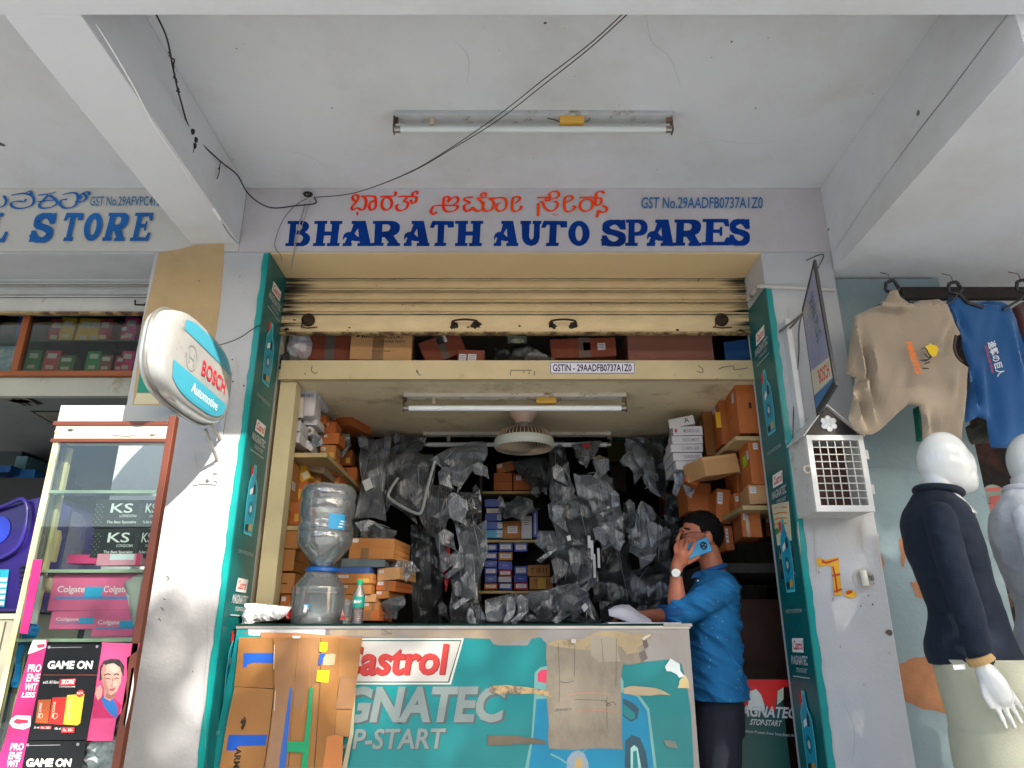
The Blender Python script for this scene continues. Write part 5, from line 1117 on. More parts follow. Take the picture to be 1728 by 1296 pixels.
gr = 'cartons stacked on the right shelves'
C('large orange carton with diamond mark, topmost at the right', 1240, 648, 1296, 731, 3.64, .22, 'org', rz=-4, group=gr, st=[('l', .55, .7, .8, .9, W_), ('f', .42, .5, .52, .62, '#2a1a14'), ('f', .72, .5, .8, .62, '#2a1a14')], tx=[('l', .25, .45, .4, .62, '11', '#3a2418')], tape=[('b', 0)])
C('large orange carton with yellow sticker behind the topmost one', 1212, 660, 1290, 748, 3.90, .2, 'org', group=gr, rz=-3, st=[('l', .1, .72, .5, .9, W_), ('f', -.12, .3, -.0, .6, '#d8a818')])
C('tan carton with open seam at the inner end of the top right shelf', 1184, 676, 1250, 768, 4.12, .26, 'tan', group=gr, rz=-6, tape=[('l', .1)])
C('orange carton with green sticker on the second right shelf', 1262, 744, 1310, 817, 3.64, .2, 'org', group=gr, rz=-3, st=[('l', .3, .5, .7, .75, '#86b820'), ('l', .75, .6, .95, .8, W_), ('f', .2, .8, .4, .95, W_)], tx=[('l', .1, .45, .25, .6, 'II', '#3a2418')])
C('orange carton behind the green stickered one', 1238, 768, 1290, 838, 3.95, .2, 'org', group=gr)
C('open pale carton tilted between the right shelves', 1182, 768, 1252, 800, 3.80, .22, 'lt', rz=14, ry=-10, group=gr, st=[('f', .0, .86, 1, .93, '#d0a878')])
C('flap of brown cardboard hanging below the open carton', 1160, 782, 1186, 818, 3.95, .1, 'org', ry=25, group=gr, slit=False)
C('squarish brown carton under the hanging flap', 1158, 815, 1204, 862, 4.15, .25, 'org', group=gr)
C('brown carton standing on edge above the man head', 1206, 826, 1236, 882, 4.0, .2, 'org', ry=6, group=gr)
C('pale carton end on the second right shelf', 1262, 818, 1302, 850, 3.66, .22, 'lt', group=gr, rz=-6)
C('brown carton between the pale end and the edge box', 1238, 832, 1262, 868, 3.9, .2, 'org', group=gr)
C('orange carton with tape, bottom right shelf', 1250, 860, 1286, 906, 3.72, .3, 'org', group=gr, rz=-8, tape=[('f', -.2)])
C('brown carton right of the taped carton', 1290, 868, 1312, 905, 3.9, .2, 'brn', group=gr)
C('brown carton with white slip left of the taped carton', 1222, 888, 1240, 928, 4.0, .2, 'org', group=gr, st=[('f', .1, .3, .4, .9, W_)])
C('narrow brown carton behind the man head', 1206, 884, 1222, 926, 4.15, .2, 'brn', group=gr)
gw = 'white filter boxes stacked under the soffit'
C('white filter box lying tilted on top of the white stack', 1128, 704, 1172, 719, 3.98, .28, 'wht', ry=-8, rz=-14, group=gw, slit=False, tx=[('f', .6, .3, .8, .8, 'A', '#2a2a2a')])
for i, (a0, a1, yy, zz_, lab) in enumerate(((1136,1186,719,735,'first'), (1134,1186,735.5,749,'second'), (1132,1186,750,763,'third'), (1136,1186,764,777,'fourth'), (1140,1188,778,792,'lowest'))):
    C('%s box of the even white filter box stack' % lab, a0, yy, a1, zz_, 3.98, .30, 'wht', rz=-6+i*1.3, group=gw, slit=False, tx=[('f', .35, .3, .9, .72, ('MONROE GAS', 'INSTRUMENT', 'CABIN AIR', 'GRADE OIL', 'GRADE OIL')[i], '#77757c')], st=[('f', .05, .35, .13, .75, '#a83a50')] if i == 0 else ())

# ---- blue boxes on the centre shelves
XB = 4.9
t = thing('centre_shelf', 'narrow open shelf of three boards in the middle of the back', 'shelf', tuple(onY(865, 1047, XB)))
for y, xa, xb in ((829, 814, 912), (911, 812, 908), (997, 808, 940)):
    a, b = onY(xa, y, XB-.01), onY(xb, y, XB-.01); make('board', MB().bb(a.x, b.x, XB-.01, XB+.25, a.z-.016, a.z), wd_, t)
for x in (810, 942): a = onY(x, 900, XB); make('side_panel', MB().bb(a.x-.008, a.x+.008, XB, XB+.25, FZ, onY(865, 775, XB).z), M('#4a4438', .8), t)
make('back_panel', MB().bb(onY(806, 900, XB+.26).x, onY(944, 900, XB+.26).x, XB+.252, XB+.26, FZ, onY(865, 770, XB).z), M('#1c1a1a', .9), t)
gb = 'small boxes on the centre shelf'
C('tilted orange box on the top board of the centre shelf', 838, 780, 867, 796, XB, .14, 'org', ry=-14, group=gb)
C('orange box with lid seam on the top board', 833, 798, 864, 827, XB, .14, 'org', group=gb, st=[('f', 0, .48, 1, .50, '#5a2c14')])
C('brown box right of the seamed one on the top board', 867, 800, 908, 827, XB, .14, 'org', group=gb)
cols = {818: 839, 841: 865, 868: 891}
rows_ = {818: [(918, 930, 'blu', 1), (932, 944, 'blu', 1), (946, 957, 'blu', 0), (958, 970, 'blu', 1), (971, 983, 'blu', 0), (985, 994, '#c07030', 1)], 841: [(916, 930, 'blu', 1), (932, 945, '#c08048', 1), (947, 961, '#5a66b8', 0), (962, 972, '#a82838', 1), (973, 982, '#b8b0b8', 0), (983, 995, 'blu', 1)], 868: [(916, 931, 'blu', 1), (955, 970, 'blu', 1), (971, 982, '#3a4c9c', 0), (983, 995, '#b03040', 1)]}
nth = ['top', 'second', 'third', 'fourth', 'fifth', 'sixth', 'seventh']; nm = {818: 'left', 841: 'middle', 868: 'right'}
cn = {'blu': 'blue', '#c07030': 'orange and white', '#c08048': 'orange', '#5a66b8': 'pale blue', '#a82838': 'red and white', '#b8b0b8': 'whitish', '#3a4c9c': 'dull blue', '#b03040': 'red edged white'}
for x, L in rows_.items():
    for i, (ya, yb_, c, l_) in enumerate(L):
        C('%s box, %s down in the %s column of the lower centre shelf' % (cn[c], nth[i], nm[x]), x+random.uniform(-.8, .8), ya, cols[x]-random.uniform(0, 2), yb_, XB-.02+random.uniform(-.02, .03), .14, c, rz=random.uniform(-7, 7), group=gb, slit=False, st=[('f', .12, .25, .88, .78, 'bar')] if l_ else [('f', .3, .45, .7, .55, '#8a9ad0')], name='parts_box')
for (x0_, y0_, x1_, y1_, c, lab, st_) in ((818,842,846,855,'blu','dark blue box, top of the short stack on the middle board',()), (821,858,848,866,'#c0b8b0','white topped box in the short stack on the middle board',[('f', .6, .1, 1, .9, 'bar')]), (818,867,846,879,'blu','royal blue box in the short stack on the middle board',[('f', .75, .1, 1, .9, 'bar')]),
        (818,880,848,893,'blu','blue box with white end in the short stack on the middle board',[('f', .72, .1, 1, .9, 'bar')]), (819,894,848,908,'cyn','light blue box at the bottom of the short stack',[('f', .68, .1, 1, .45, 'bar'), ('f', .68, .55, 1, .9, 'bar')]),
        (849,879,879,909,'tan','square tan box with silver label on the middle board',[('f', .25, .3, .8, .7, 'bar')]), (880,871,898,909,'wht','upright white box with printed lines on the middle board',[('f', .1, .5, .9, .9, 'bar')]), (899,862,908,906,'blu','upright blue box with vertical lettering on the middle board',[('f', .3, .1, .6, .9, '#9aa8dc')])):
    C(lab, x0_, y0_, x1_, y1_, XB-.01, .14, c, rz=random.uniform(-4, 4), group=gb, slit=False, st=st_, name='parts_box')
C('tan box stencilled with arrows, upper of the pair on the bottom board', 890, 953, 928, 973, XB-.05, .14, 'tan', group=gb, slit=False, tx=[('f', .12, .3, .3, .7, 'T', '#2a2018'), ('f', .4, .3, .6, .7, '05', '#2a2018'), ('f', .7, .3, .86, .7, '11', '#2a2018')], name='parts_box')
C('tan box stencilled with arrows, lower of the pair on the bottom board', 894, 973.5, 933, 995, XB-.06, .14, 'tan', group=gb, slit=False, st=[('f', .35, .05, .7, .95, '#c89a30')], tx=[('f', .2, .35, .34, .75, 'T', '#2a2018'), ('f', .72, .35, .86, .75, '11', '#2a2018')], name='parts_box')
C('dark olive carton high on the far right of the back wall', 1025, 745, 1062, 778, 5.1, .2, '#4a4a22', group='dim cartons at the back'); C('dark brown carton under the olive carton', 1030, 785, 1058, 828, 5.1, .2, 'dk', group='dim cartons at the back')
C('dim brown carton above the right white stack shadows', 1120, 830, 1156, 862, 5.0, .2, 'brn', group='dim cartons at the back')

# ---------------------------------------------------------------- parts wrapped in clear film, hanging everywhere
def bag(label, L, Y, dark=False, T=.09, core='#26282a', seed=0, coreK=.8, extra=None, amp=.03, name='wrapped_part'):
    pts = P2(L, Y); cxm = sum(p[0] for p in pts)/len(pts); czm = sum(p[1] for p in pts)/len(pts)
    if Y > 4: pts = [(cxm+(x-cxm)*1.05, max(czm+(z-czm)*1.05, CT+.02 if Y < 4.5 else .0)) for x, z in pts]
    t = thing(name, label, 'wrapped part', (cxm, Y, min(p[1] for p in pts)), 'film wrapped spare parts')
    rd = random.Random(seed*7+3); P = []
    for i, p in enumerate(pts):
        q = pts[(i+1) % len(pts)]
        for j in range(2):
            x = p[0]+(q[0]-p[0])*j/2; z = p[1]+(q[1]-p[1])*j/2; P.append((x+rd.uniform(-.022, .022), z+rd.uniform(-.02, .02)))
    def rel(x, z):
        a_ = (seed*37 % 7-3)*.22; xr, zr = x*math.cos(a_)+z*math.sin(a_), z*math.cos(a_)-x*math.sin(a_)
        r1 = 1-abs(noise.noise(Vector((xr*12, zr*2.6, seed*3.1))))*2; r2 = 1-abs(noise.noise(Vector((xr*27+seed, zr*6, seed*1.7))))*2.4
        return amp*(r1*.8+r2*.26)
    fz = random.Random(seed*5+1); mb = pillow(P, Y, T*.4, .058, lambda x, z: rel(x, z)*.45+fz.uniform(-.018, .018), RR=.05, seed=seed); make('film', mb, filmd if dark else film, t)
    if len(L) >= 4 and Y > 4:
        xs_ = [p[0] for p in pts]; zs_ = [p[1] for p in pts]
        for q in range(1 if dark else 2):
            px_, pz_ = rd.uniform(min(xs_), max(xs_)), rd.uniform(max(min(zs_)+.04, CT+.12 if Y < 4.5 else .1), max(zs_)); ln = rd.uniform(.07, .17); wd2 = rd.uniform(.02, .05); dr = rd.uniform(-.6, .6)
            tip = (px_+ln*math.sin(dr), pz_-ln*math.cos(dr)); O_ = [(px_-wd2, pz_+.01), (px_-wd2*.2, pz_+.03), (px_+wd2, pz_), (px_+wd2*1.1, pz_-ln*.4), (tip[0]+.01, tip[1]), (tip[0]-.015, tip[1]+.02), (px_-wd2*.7, pz_-ln*.5)]
            mb = pillow(O_, Y-.05-.02*q, .012, .045, lambda x, z: fz.uniform(-.010, .010)+.015*abs(noise.noise(Vector((x*22, z*6, seed+q)))), RR=.03, seed=seed+q); make('film_flap', mb, film if (q+seed) % 3 else filmd, t)
    if core:
        Q = [(cxm+(x-cxm)*coreK, czm+(z-czm)*coreK) for x, z in P]
        mb = pillow(Q, Y+.02, T*.5, .05, lambda x, z: .02*noise.noise(Vector((x*9, z*9, seed))), RR=.05, seed=seed); make('contents', mb, M(core, .35, var=.25, scale=6), t, smooth=True)
    if Y > 4:
        tx_, tz_ = cxm+rd.uniform(-.02, .02), max(p[1] for p in pts)-.01
        for q in range(2 if dark else 4):
            e_ = rd.choice(P); k0, k1 = rd.uniform(.05, .3), rd.uniform(.6, .92); A_ = (tx_+(e_[0]-tx_)*k0, tz_+(e_[1]-tz_)*k0); B_ = (tx_+(e_[0]-tx_)*k1, tz_+(e_[1]-tz_)*k1)
            if math.hypot(B_[0]-A_[0], B_[1]-A_[1]) < .05 or B_[1] < CT+.02: continue
            mb = MB(); n5 = 5; mb.tube([Vector((A_[0]+(B_[0]-A_[0])*i/n5+rd.uniform(-.003, .003), Y-T*.3-.018-rd.uniform(0, .012), A_[1]+(B_[1]-A_[1])*i/n5)) for i in range(n5+1)], [.0004, .0016, .0022, .0018, .0012, .0004], 4); make('crease_glint', mb, M('#8f979e', .2, var=.2), t)  # thin pale tubes paint the glints along the film folds
    if extra: extra(t)
    return t
def frame_extra(pts, Y, r, col):
    def f(t): mb = MB(); mb.tube(smooth_line([onY(x, y, Y) for x, y in pts], 4), r, 8); make('bumper_frame', mb, M(col, .3), t, smooth=40)
    return f
def grille_extra(t):
    for xx in (779, 799):
        mb = MB(); mb.tube([onY(xx-8, 836, 4.36), onY(xx+8, 834, 4.36), onY(xx+7, 862, 4.36), onY(xx+4, 890, 4.36), onY(xx-7, 888, 4.36)], .004, 6, closed=True); mb.tube([onY(xx-8, 862, 4.36), onY(xx+8, 860, 4.36)], .004, 6); make('chrome_frame', mb, M('#a8a8a8', .15, metal=1), t, smooth=40)
def sticker_extra(q, Y, col='#d4d6da'):
    def f(t): a = [onY(x, y, Y) for x, y in q]; mb = MB(); mb.add(a+[v+Vector((0, .002, 0)) for v in a], [(0, 1, 2, 3), (7, 6, 5, 4)]+[(i, (i+1) % 4, 4+(i+1) % 4, 4+i) for i in range(4)]); make('label', mb, M(col, .5), t)
    return f
def text_extra(t):
    k = Sheet((0, 4.32, 0), (1, 0, 0), (0, 0, 1), (0, -1, 0)); k.text('SUZUKI', (770, 1012), (774, 1046), (778, 1011), inkd, bold=.02); k.text('GENUINE PARTS', (762, 1002), (764, 1046), (768, 1001), inkd, bold=.02); k.done(t)
def red_dot(t):
    k = Sheet((0, 4.50, 0), (1, 0, 0), (0, 0, 1), (0, -1, 0)); u, v = k.px(989, 753); k.poly([(u+.028*math.cos(a*.5), v+.022*math.sin(a*.5)) for a in range(12)], M('#b02a2a', .5), 'mark', px=False)
    for i in range(5):
        for j in range(3):
            u, v = k.px(976+i*8+j*2, 756+j*7+(i % 2)*3); k.poly([(u-.006, v), (u, v-.006), (u+.006, v), (u, v+.006)], inkd, 'mark', px=False)
    k.done(t)
bag('long clear film strip hanging at the left of the back wall', [(612,742),(656,744),(652,800),(646,872),(602,870),(609,815)], 4.45, T=.07, core='#4c4e52', seed=1, coreK=.5, extra=sticker_extra([(611,812),(624,806),(630,822),(617,829)], 4.38))
bag('wrapped white bumper frame hanging at the left', [(656,772),(690,764),(735,768),(732,800),(712,868),(700,878),(655,846)], 4.40, dark=True, core='#1c1e20', seed=2, extra=frame_extra([(672,806),(658,828),(657,840),(680,856),(702,866),(712,862),(722,820),(734,778)], 4.33, .009, '#9fa4a4'))
bag('dull film wrapped panel under the soffit edge', [(656,742),(722,742),(716,762),(690,768),(658,776)], 4.55, dark=True, core='#2e3034', seed=3)
bag('light film bag sagging to a point below the tube light', [(734,772),(780,750),(824,752),(815,778),(776,826),(760,812)], 4.34, core='#303238', seed=4, coreK=.6)
bag('dark pouch of film left of the wrapped grille', [(716,820),(758,812),(768,850),(750,900),(726,904),(714,870)], 4.42, dark=True, core='#1a1c1c', seed=5)
bag('wrapped chrome grille in clear film', [(768,832),(808,828),(814,866),(806,896),(772,892),(766,862)], 4.42, dark=True, core='#141414', seed=6, extra=grille_extra, T=.05)
bag('white handle part in a small film bag left of the grille', [(741,862),(766,834),(778,838),(764,864),(747,880)], 4.36, core='#8c8e90', seed=7, amp=.015)
bag('pale film bundle below the wrapped grille', [(772,892),(816,884),(820,926),(802,990),(816,1047),(782,1048),(770,960)], 4.40, core='#50545a', seed=8, coreK=.6)
bag('film sleeve printed SUZUKI GENUINE PARTS standing on the counter side', [(762,960),(780,925),(792,960),(786,1048),(758,1048),(760,1000)], 4.38, core='#5c6064', seed=9, extra=text_extra, amp=.015)
bag('thin clear film tail beside the red strip', [(736,905),(750,896),(756,930),(744,966),(738,940)], 4.40, core=None, seed=10, amp=.015)
bag('grey wrapped hose resting behind the water bottle', [(604,884),(636,882),(664,902),(660,914),(630,908),(606,902)], 4.10, core='#7a7a78', seed=11, amp=.012)
bag('wide film sheet on the top board of the centre shelf', [(868,778),(924,772),(928,800),(920,838),(892,816)], 4.78, dark=True, core='#202428', seed=12, coreK=.5)
bag('narrow dark film sleeve right of the top board', [(928,748),(956,746),(950,828),(938,882),(926,830)], 4.6, dark=True, core='#26282c', seed=13)
bag('silver patterned packet with red dot under the tube light', [(964,748),(1014,748),(1006,772),(994,786)], 4.55, core='#aaa8b0', seed=14, coreK=.95, amp=.006, T=.02, extra=red_dot)
bag('light film twist under the patterned packet', [(1004,782),(1022,768),(1030,812),(1012,822),(1004,806)], 4.55, core='#6c6e72', seed=15, amp=.02)
bag('greenish film bag hanging under the tube light end', [(1042,776),(1072,756),(1096,786),(1074,812),(1056,790)], 4.5, core='#5a625e', seed=16)
bag('pale strip of film at the soffit edge', [(1056,742),(1090,742),(1086,770),(1062,766)], 4.6, core='#4c5054', seed=17)
bag('tall black film bundle right of the greenish bag', [(1088,744),(1120,744),(1128,800),(1118,836),(1092,826)], 4.55, dark=True, core='#1c1c1c', seed=18)
bag('small white bag low on the black bundle', [(1084,802),(1098,800),(1098,822),(1088,824)], 4.45, core='#9a9ca0', seed=19, amp=.01)
bag('big wrapped headlamp left of the blue film', [(926,876),(962,834),(992,850),(1012,900),(986,924),(950,912)], 4.40, dark=True, core='#202226', seed=20, extra=sticker_extra([(956,905),(962,903),(964,911),(958,913)], 4.30))
bag('shiny bluish film wrapped lamp in the middle of the right side', [(966,806),(998,800),(1034,832),(1046,868),(1044,912),(1020,920),(992,868)], 4.42, core='#2c3440', seed=21, coreK=.7)
bag('blue tinted film tail with yellow dot', [(1008,880),(1044,884),(1046,920),(1018,926)], 4.36, core='#26324a', seed=22)
bag('long smoky film bag hanging beside the man', [(1086,846),(1104,872),(1102,930),(1086,958),(1060,926),(1070,884)], 4.45, core='#44424a', seed=23, coreK=.6)
bag('black film bag behind the smoky one', [(1102,866),(1128,888),(1124,962),(1100,952)], 4.6, dark=True, core='#181818', seed=24)
bag('pale film bundle with round seal right of the middle board', [(906,902),(946,896),(1000,924),(992,942),(950,944),(912,928)], 4.45, core='#6f7472', seed=25, coreK=.7)
bag('clear flat sleeve right of the stencilled boxes', [(962,930),(1000,926),(998,986),(966,990)], 4.46, core='#5f6064', seed=26, amp=.012, T=.03)
bag('dark lens in film left of the clear flat sleeve', [(932,944),(966,940),(972,980),(940,988)], 4.44, dark=True, core='#1e1e22', seed=27)
bag('loose film heap at the foot of the centre shelf', [(822,1012),(880,1004),(902,1046),(820,1050)], 4.3, core='#6a7274', seed=28, coreK=.75)
bag('second loose film heap right of the first', [(878,1006),(930,1000),(934,1050),(886,1050)], 4.32, core='#565c5e', seed=29)
bag('drooping film curtain above the counter middle', [(930,994),(968,984),(996,1000),(990,1050),(924,1050)], 4.36, core='#4a4c4e', seed=30, coreK=.6)
bag('dark mirror in film with white diamond label', [(970,1014),(996,1010),(1010,1050),(966,1050)], 4.22, dark=True, core='#12161c', seed=31, extra=sticker_extra([(981,1024),(988,1017),(993,1025),(986,1033)], 4.13), amp=.01)
bag('small film bag thrown over the middle board', [(846,850),(870,840),(900,846),(906,862),(882,878),(852,872)], 4.74, dark=True, core='#34383a', seed=32, amp=.015)
bag('crumpled clear bag at the right end of the carton stack', [(658,958),(676,944),(702,962),(690,982),(666,974)], 3.80, core=None, seed=33)
bag('shiny crumpled bag low beside the carton stack', [(642,1022),(664,1004),(690,1008),(686,1030),(668,1046),(650,1040)], 3.78, core='#5a6066', seed=34, coreK=.5)
bag('torn clear bag hanging inside the left shelf', [(572,738),(588,734),(592,752),(580,770),(574,762)], 4.30, core=None, seed=35, amp=.015)
bag('grey wrap stuffed between the white boxes', [(524,732),(545,728),(546,748),(532,756),(522,748)], 3.80, core='#4c5468', seed=36, amp=.015)
bag('clear bag caught below the white filter boxes', [(1138,796),(1166,790),(1172,808),(1158,830),(1142,818)], 4.1, core=None, seed=37)
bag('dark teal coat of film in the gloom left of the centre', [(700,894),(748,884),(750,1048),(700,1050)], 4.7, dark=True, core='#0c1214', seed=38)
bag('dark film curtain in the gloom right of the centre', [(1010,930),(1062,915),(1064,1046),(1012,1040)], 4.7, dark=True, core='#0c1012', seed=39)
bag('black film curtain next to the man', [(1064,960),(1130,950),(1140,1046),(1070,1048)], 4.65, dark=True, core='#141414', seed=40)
bag('dusty black film bundle above the wrapped headlamp', [(930,790),(962,782),(968,830),(938,866)], 4.5, dark=True, core='#202020', seed=41)
bag('film draped over the seat of the white frame', [(640,750),(662,760),(660,850),(648,868)], 4.5, dark=True, core='#303032', seed=42)
bag('shiny narrow film bundle left of the clear flat sleeve', [(786,940),(800,932),(806,1000),(800,1046),(790,1046)], 4.33, core='#384450', seed=43, amp=.015)
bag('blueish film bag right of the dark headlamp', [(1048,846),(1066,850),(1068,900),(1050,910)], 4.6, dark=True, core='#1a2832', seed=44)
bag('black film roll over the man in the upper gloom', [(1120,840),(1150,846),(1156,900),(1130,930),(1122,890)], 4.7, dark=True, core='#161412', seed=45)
t = thing('red_strap', 'red strap hanging left of the pale film bundle', 'strap', tuple(onY(754, 905, 4.42)))
mb = pillow(P2([(751,906),(758,904),(760,940),(756,962),(760,972),(752,1000),(749,968)], 4.42), 4.42, .012, .012, nsc(12, .01, 3), RR=.01); make('strap', mb, M('#b02a24', .5, var=.1), t)
for i, (x, y0_, y1_) in enumerate(((994,904,925), (999,912,944), (1003,935,975), (1010,925,958))):
    t = thing('label_card', ('upper left', 'upper right', 'lower left', 'lower right')[i]+' white label card of the row hanging at the clear sleeves', 'label card', tuple(onY(x, y1_, 4.3)), 'white label cards')
    a, b = onY(x-2.5, y0_, 4.30), onY(x+3, y1_, 4.30); mb = MB(); mb.bb(a.x, b.x, 4.30, 4.302, b.z, a.z); make('card', mb, M('#c8ccd4', .5), t)
t = thing('green_wall_strip', 'pale green painted strip high on the back wall', 'wall panel', tuple(onY(1042, 744, 5.2)))
a, b = onY(1028, 738, 5.2), onY(1062, 749, 5.2); make('panel', MB().bb(a.x, b.x, 5.2, 5.22, b.z, a.z+.1), M('#4f8a74', .8), t)
# ---------------------------------------------------------------- medical store, left
woodr = M('#60301f', .45, var=.15, scale=6, stretch=(1, 1, .3)); woodo = M('#8a4a20', .5, var=.15, scale=6); creamf = M('#c9bd8e', .5, var=.08)
pane = glassmat('pane', tint=(.86, .92, .90), alpha=.02, rough=.01, milk=.0)
def bar(t, name, x0, y0, x1, y1, Y, dep, mat, bevel=.0):
    a, b = onY(x0, y0, Y), onY(x1, y1, Y); return make(name, MB().bb(a.x, b.x, Y, Y+dep, b.z, a.z), mat, t, bevel=bevel)
# glazed shelf under the shutter
GY = 3.56
t = thing('glazed_shelf', 'orange framed glass shelf of small medicine boxes above the medical store', 'display shelf', tuple(onY(110, 640, GY)))
a = onY(-700, 533, GY); b = onY(262, 637, GY)
make('bottom_rail', MB().bb(-5, -1.78, GY-.03, GY-.002, b.z, b.z+.028), woodo, t, bevel=.003); make('top_rail', MB().bb(-5, -1.78, GY-.03, GY-.002, a.z, a.z+.02), M('#2a201c', .6), t)
for x in (36, -150): c = onY(x, 600, GY); make('post', MB().bb(c.x-.018, c.x+.018, GY-.03, GY-.002, b.z+.0285, a.z-.001), woodo, t)
make('pane', MB().bb(-5, -1.78, GY-.012, GY-.009, b.z+.03, a.z-.002), pane, t); zm = onY(100, 581, GY+.06).z
make('glass_board', MB().bb(-5, -1.78, GY+.0, GY+.2, zm-.006, zm), M('#3f5450', .15), t); make('back_panel', MB().bb(-5, -1.61, GY+.22, GY+.23, b.z, a.z+.1), M('#262a2c', .8), t)
make('floor_board', MB().bb(-5, -1.61, GY+.0, GY+.22, b.z+.008, b.z+.026), M('#6a4a30', .7), t)
for i, (x0, x1, y0, y1, c, k, rz, ry) in enumerate(((86,101,539,577,'#a81c30','crimson box first in the upper row',0,3),(105,121,536,576,'#d8a414','yellow box alone in the upper row',0,2),(135,151,537,578,'#d8a414','yellow box left of a pair in the upper row',0,4),(152,168,538,577,'#d8a414','yellow box right of a pair in the upper row',0,2),(169,183,538,577,'#b0183c','crimson box beside the yellow pair',0,2),(205,213,548,574,'#7a1430','dark crimson box behind the pink one',0,0),(211,228,535,575,'#d0307c','bright pink box in the upper row',0,4),
        (47,63,591,626,'#1c7a3c','green box at the left of the lower row',0,3),(77,95,591,627,'#c04048','red box in the lower row',0,2),(149,165,592,627,'#2c8a4c','green box in the middle of the lower row',0,2),(170,186,598,627,'#8a5a4a','brown box in the lower row',0,0),(196,206,600,627,'#a82848','crimson box in the lower row',0,6),(206,221,592,627,'#d83878','pink box in the lower row',0,4),(100,122,600,627,'#5a6a3a','olive box in the lower row',0,0))):
    carton(k, x0, y0, x1, y1, GY+.06, .07, c, ry=ry, slit=False, name='medicine_box', group='medicine boxes behind the glass', st=[('f', .2, .62, .8, .85, '#c8c4c0'), ('f', .25, .12, .75, .3, '#c8b4a0')])
t = thing('blue_sleeve', 'bright blue upright folder at the left end of the glazed shelf', 'folder', tuple(onY(30, 584, GY+.05))); mb = MB(); mb.prism([(p.x, p.z) for p in (onY(33, 533, GY+.05), onY(45, 533, GY+.05), onY(31, 586, GY+.05), onY(22, 584, GY+.05))], (0, GY+.05, 0), (1, 0, 0), (0, 0, 1), (0, 1, 0), .02); make('folder', mb, M('#0a58b4', .4), t)
t = thing('picture_card', 'blue and white picture card in the lower left of the glazed shelf', 'card', tuple(onY(5, 627, GY+.05))); a = onY(-20, 584, GY+.05); b = onY(22, 628, GY+.05); make('card', MB().bb(a.x, b.x, GY+.05, GY+.055, b.z, a.z), M('#7ea4c4', .5, var=.2, dirt='#d8d8d8', dscale=9, dthr=.5), t)
# ceiling panels and dim stock in the medical store
t = thing('ceiling_vent', 'dark slotted ceiling vent in the medical store, nearer one', 'vent', tuple(onZ(40, 675, 1.1)))
for nm_, q in (('nearer', ((5,669),(45,669),(72,682),(25,682))), ('farther', ((52,694),(110,694),(120,716),(84,713)))):
    z = onY(100, 664, 3.56).z-.004
    if nm_ == 'farther': t = thing('ceiling_vent', 'dark slotted ceiling vent in the medical store, above the cabinet sign', 'vent', tuple(onZ(80, 700, z)))
    P = [onZ(x, y, z) for x, y in q]; mb = MB(); mb.add(P+[v+Vector((0, 0, .003)) for v in P], [(0, 1, 2, 3), (7, 6, 5, 4), (0, 1, 5, 4), (1, 2, 6, 5), (2, 3, 7, 6), (3, 0, 4, 7)]); make('frame', mb, M('#1c1c18', .6), t)
    for i in range(3):
        for j in range(2):
            c = P[0]+(P[1]-P[0])*(.25+.25*i)+(P[3]-P[0])*(.3+.4*j)+Vector((0, 0, -.003)); mb = MB(); mb.box(c, (.05, .10, .004)); make('slot', mb, M('#7c7c70', .5), t)
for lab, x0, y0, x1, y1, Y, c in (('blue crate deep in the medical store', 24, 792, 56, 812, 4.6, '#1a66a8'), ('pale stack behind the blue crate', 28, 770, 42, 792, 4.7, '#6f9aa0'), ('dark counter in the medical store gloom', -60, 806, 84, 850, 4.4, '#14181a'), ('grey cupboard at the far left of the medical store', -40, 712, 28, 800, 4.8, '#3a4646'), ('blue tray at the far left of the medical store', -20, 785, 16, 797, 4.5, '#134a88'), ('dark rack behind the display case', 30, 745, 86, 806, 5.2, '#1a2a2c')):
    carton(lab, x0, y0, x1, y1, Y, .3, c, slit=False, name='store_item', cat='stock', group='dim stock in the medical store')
# ---- display case
DY = 2.65; xL, xR = -1.738, -1.285; zr = [onY(200, y, DY).z for y in (712, 719, 741, 747)]; zb = GZ+.3; DD = .10
t = thing('display_case', 'tall wood framed glass display case between the two shops', 'display case', ((xL+xR)/2, DY, GZ+.12))
make('post', MB().bb(xR-.026, xR, DY-.012, DY+.018, zb, zr[0]+.02), woodr, t, bevel=.003)
make('post', MB().bb(xL, xL+.018, DY-.004, DY+.016, zb, zr[3]), creamf, t); make('post', MB().bb(xL, xL+.018, DY+DD-.02, DY+DD, zb, zr[3]), creamf, t); pass
make('top_rail', MB().bb(xL-.012, xR-.0265, DY-.012, DY+.014, zr[1], zr[0]), woodr, t, bevel=.003); make('middle_rail', MB().bb(xL-.008, xR-.0265, DY-.012, DY+.014, zr[3], zr[2]), woodr, t, bevel=.003)
make('header_panel', MB().bb(xL, xR-.027, DY-.006, DY+.012, zr[2], zr[1]), M('#a8a89c', .5, var=.06, dirt='#7a6c4c', dscale=9, dthr=.7), t); make('top_board', MB().bb(xL, xR-.05, DY+.013, DY+DD, zr[2], zr[2]+.012), creamf, t)
k = Sheet((0, DY-.006, 0), (1, 0, 0), (0, 0, 1), (0, -1, 0)); u, v = k.px(119, 726); k.poly(ring(u, v, .015, .008, 14), M('#8c8a80', .5), 'brand_badge', px=False); k.poly(ring(u, v, .010, .005, 14), M('#33332e', .5), 'brand_badge', px=False)
k.poly([(251,733),(266,733),(256,737)], grime, 'wall_mark'); k.ribbon([(190,735),(215,736),(228,735)], .003, grime, 'wall_mark', k=2); k.poly([(92,727),(101,727),(102,732),(93,732)], M('#9a9078', .6), 'wall_mark'); k.done(t)
make('front_glass', MB().bb(xL+.019, xR-.027, DY-.002, DY+.002, zb, zr[3]-.001), pane, t); make('side_glass', MB().bb(xL+.002, xL+.006, DY+.017, DY+DD-.021, zb, zr[3]-.001), pane, t)
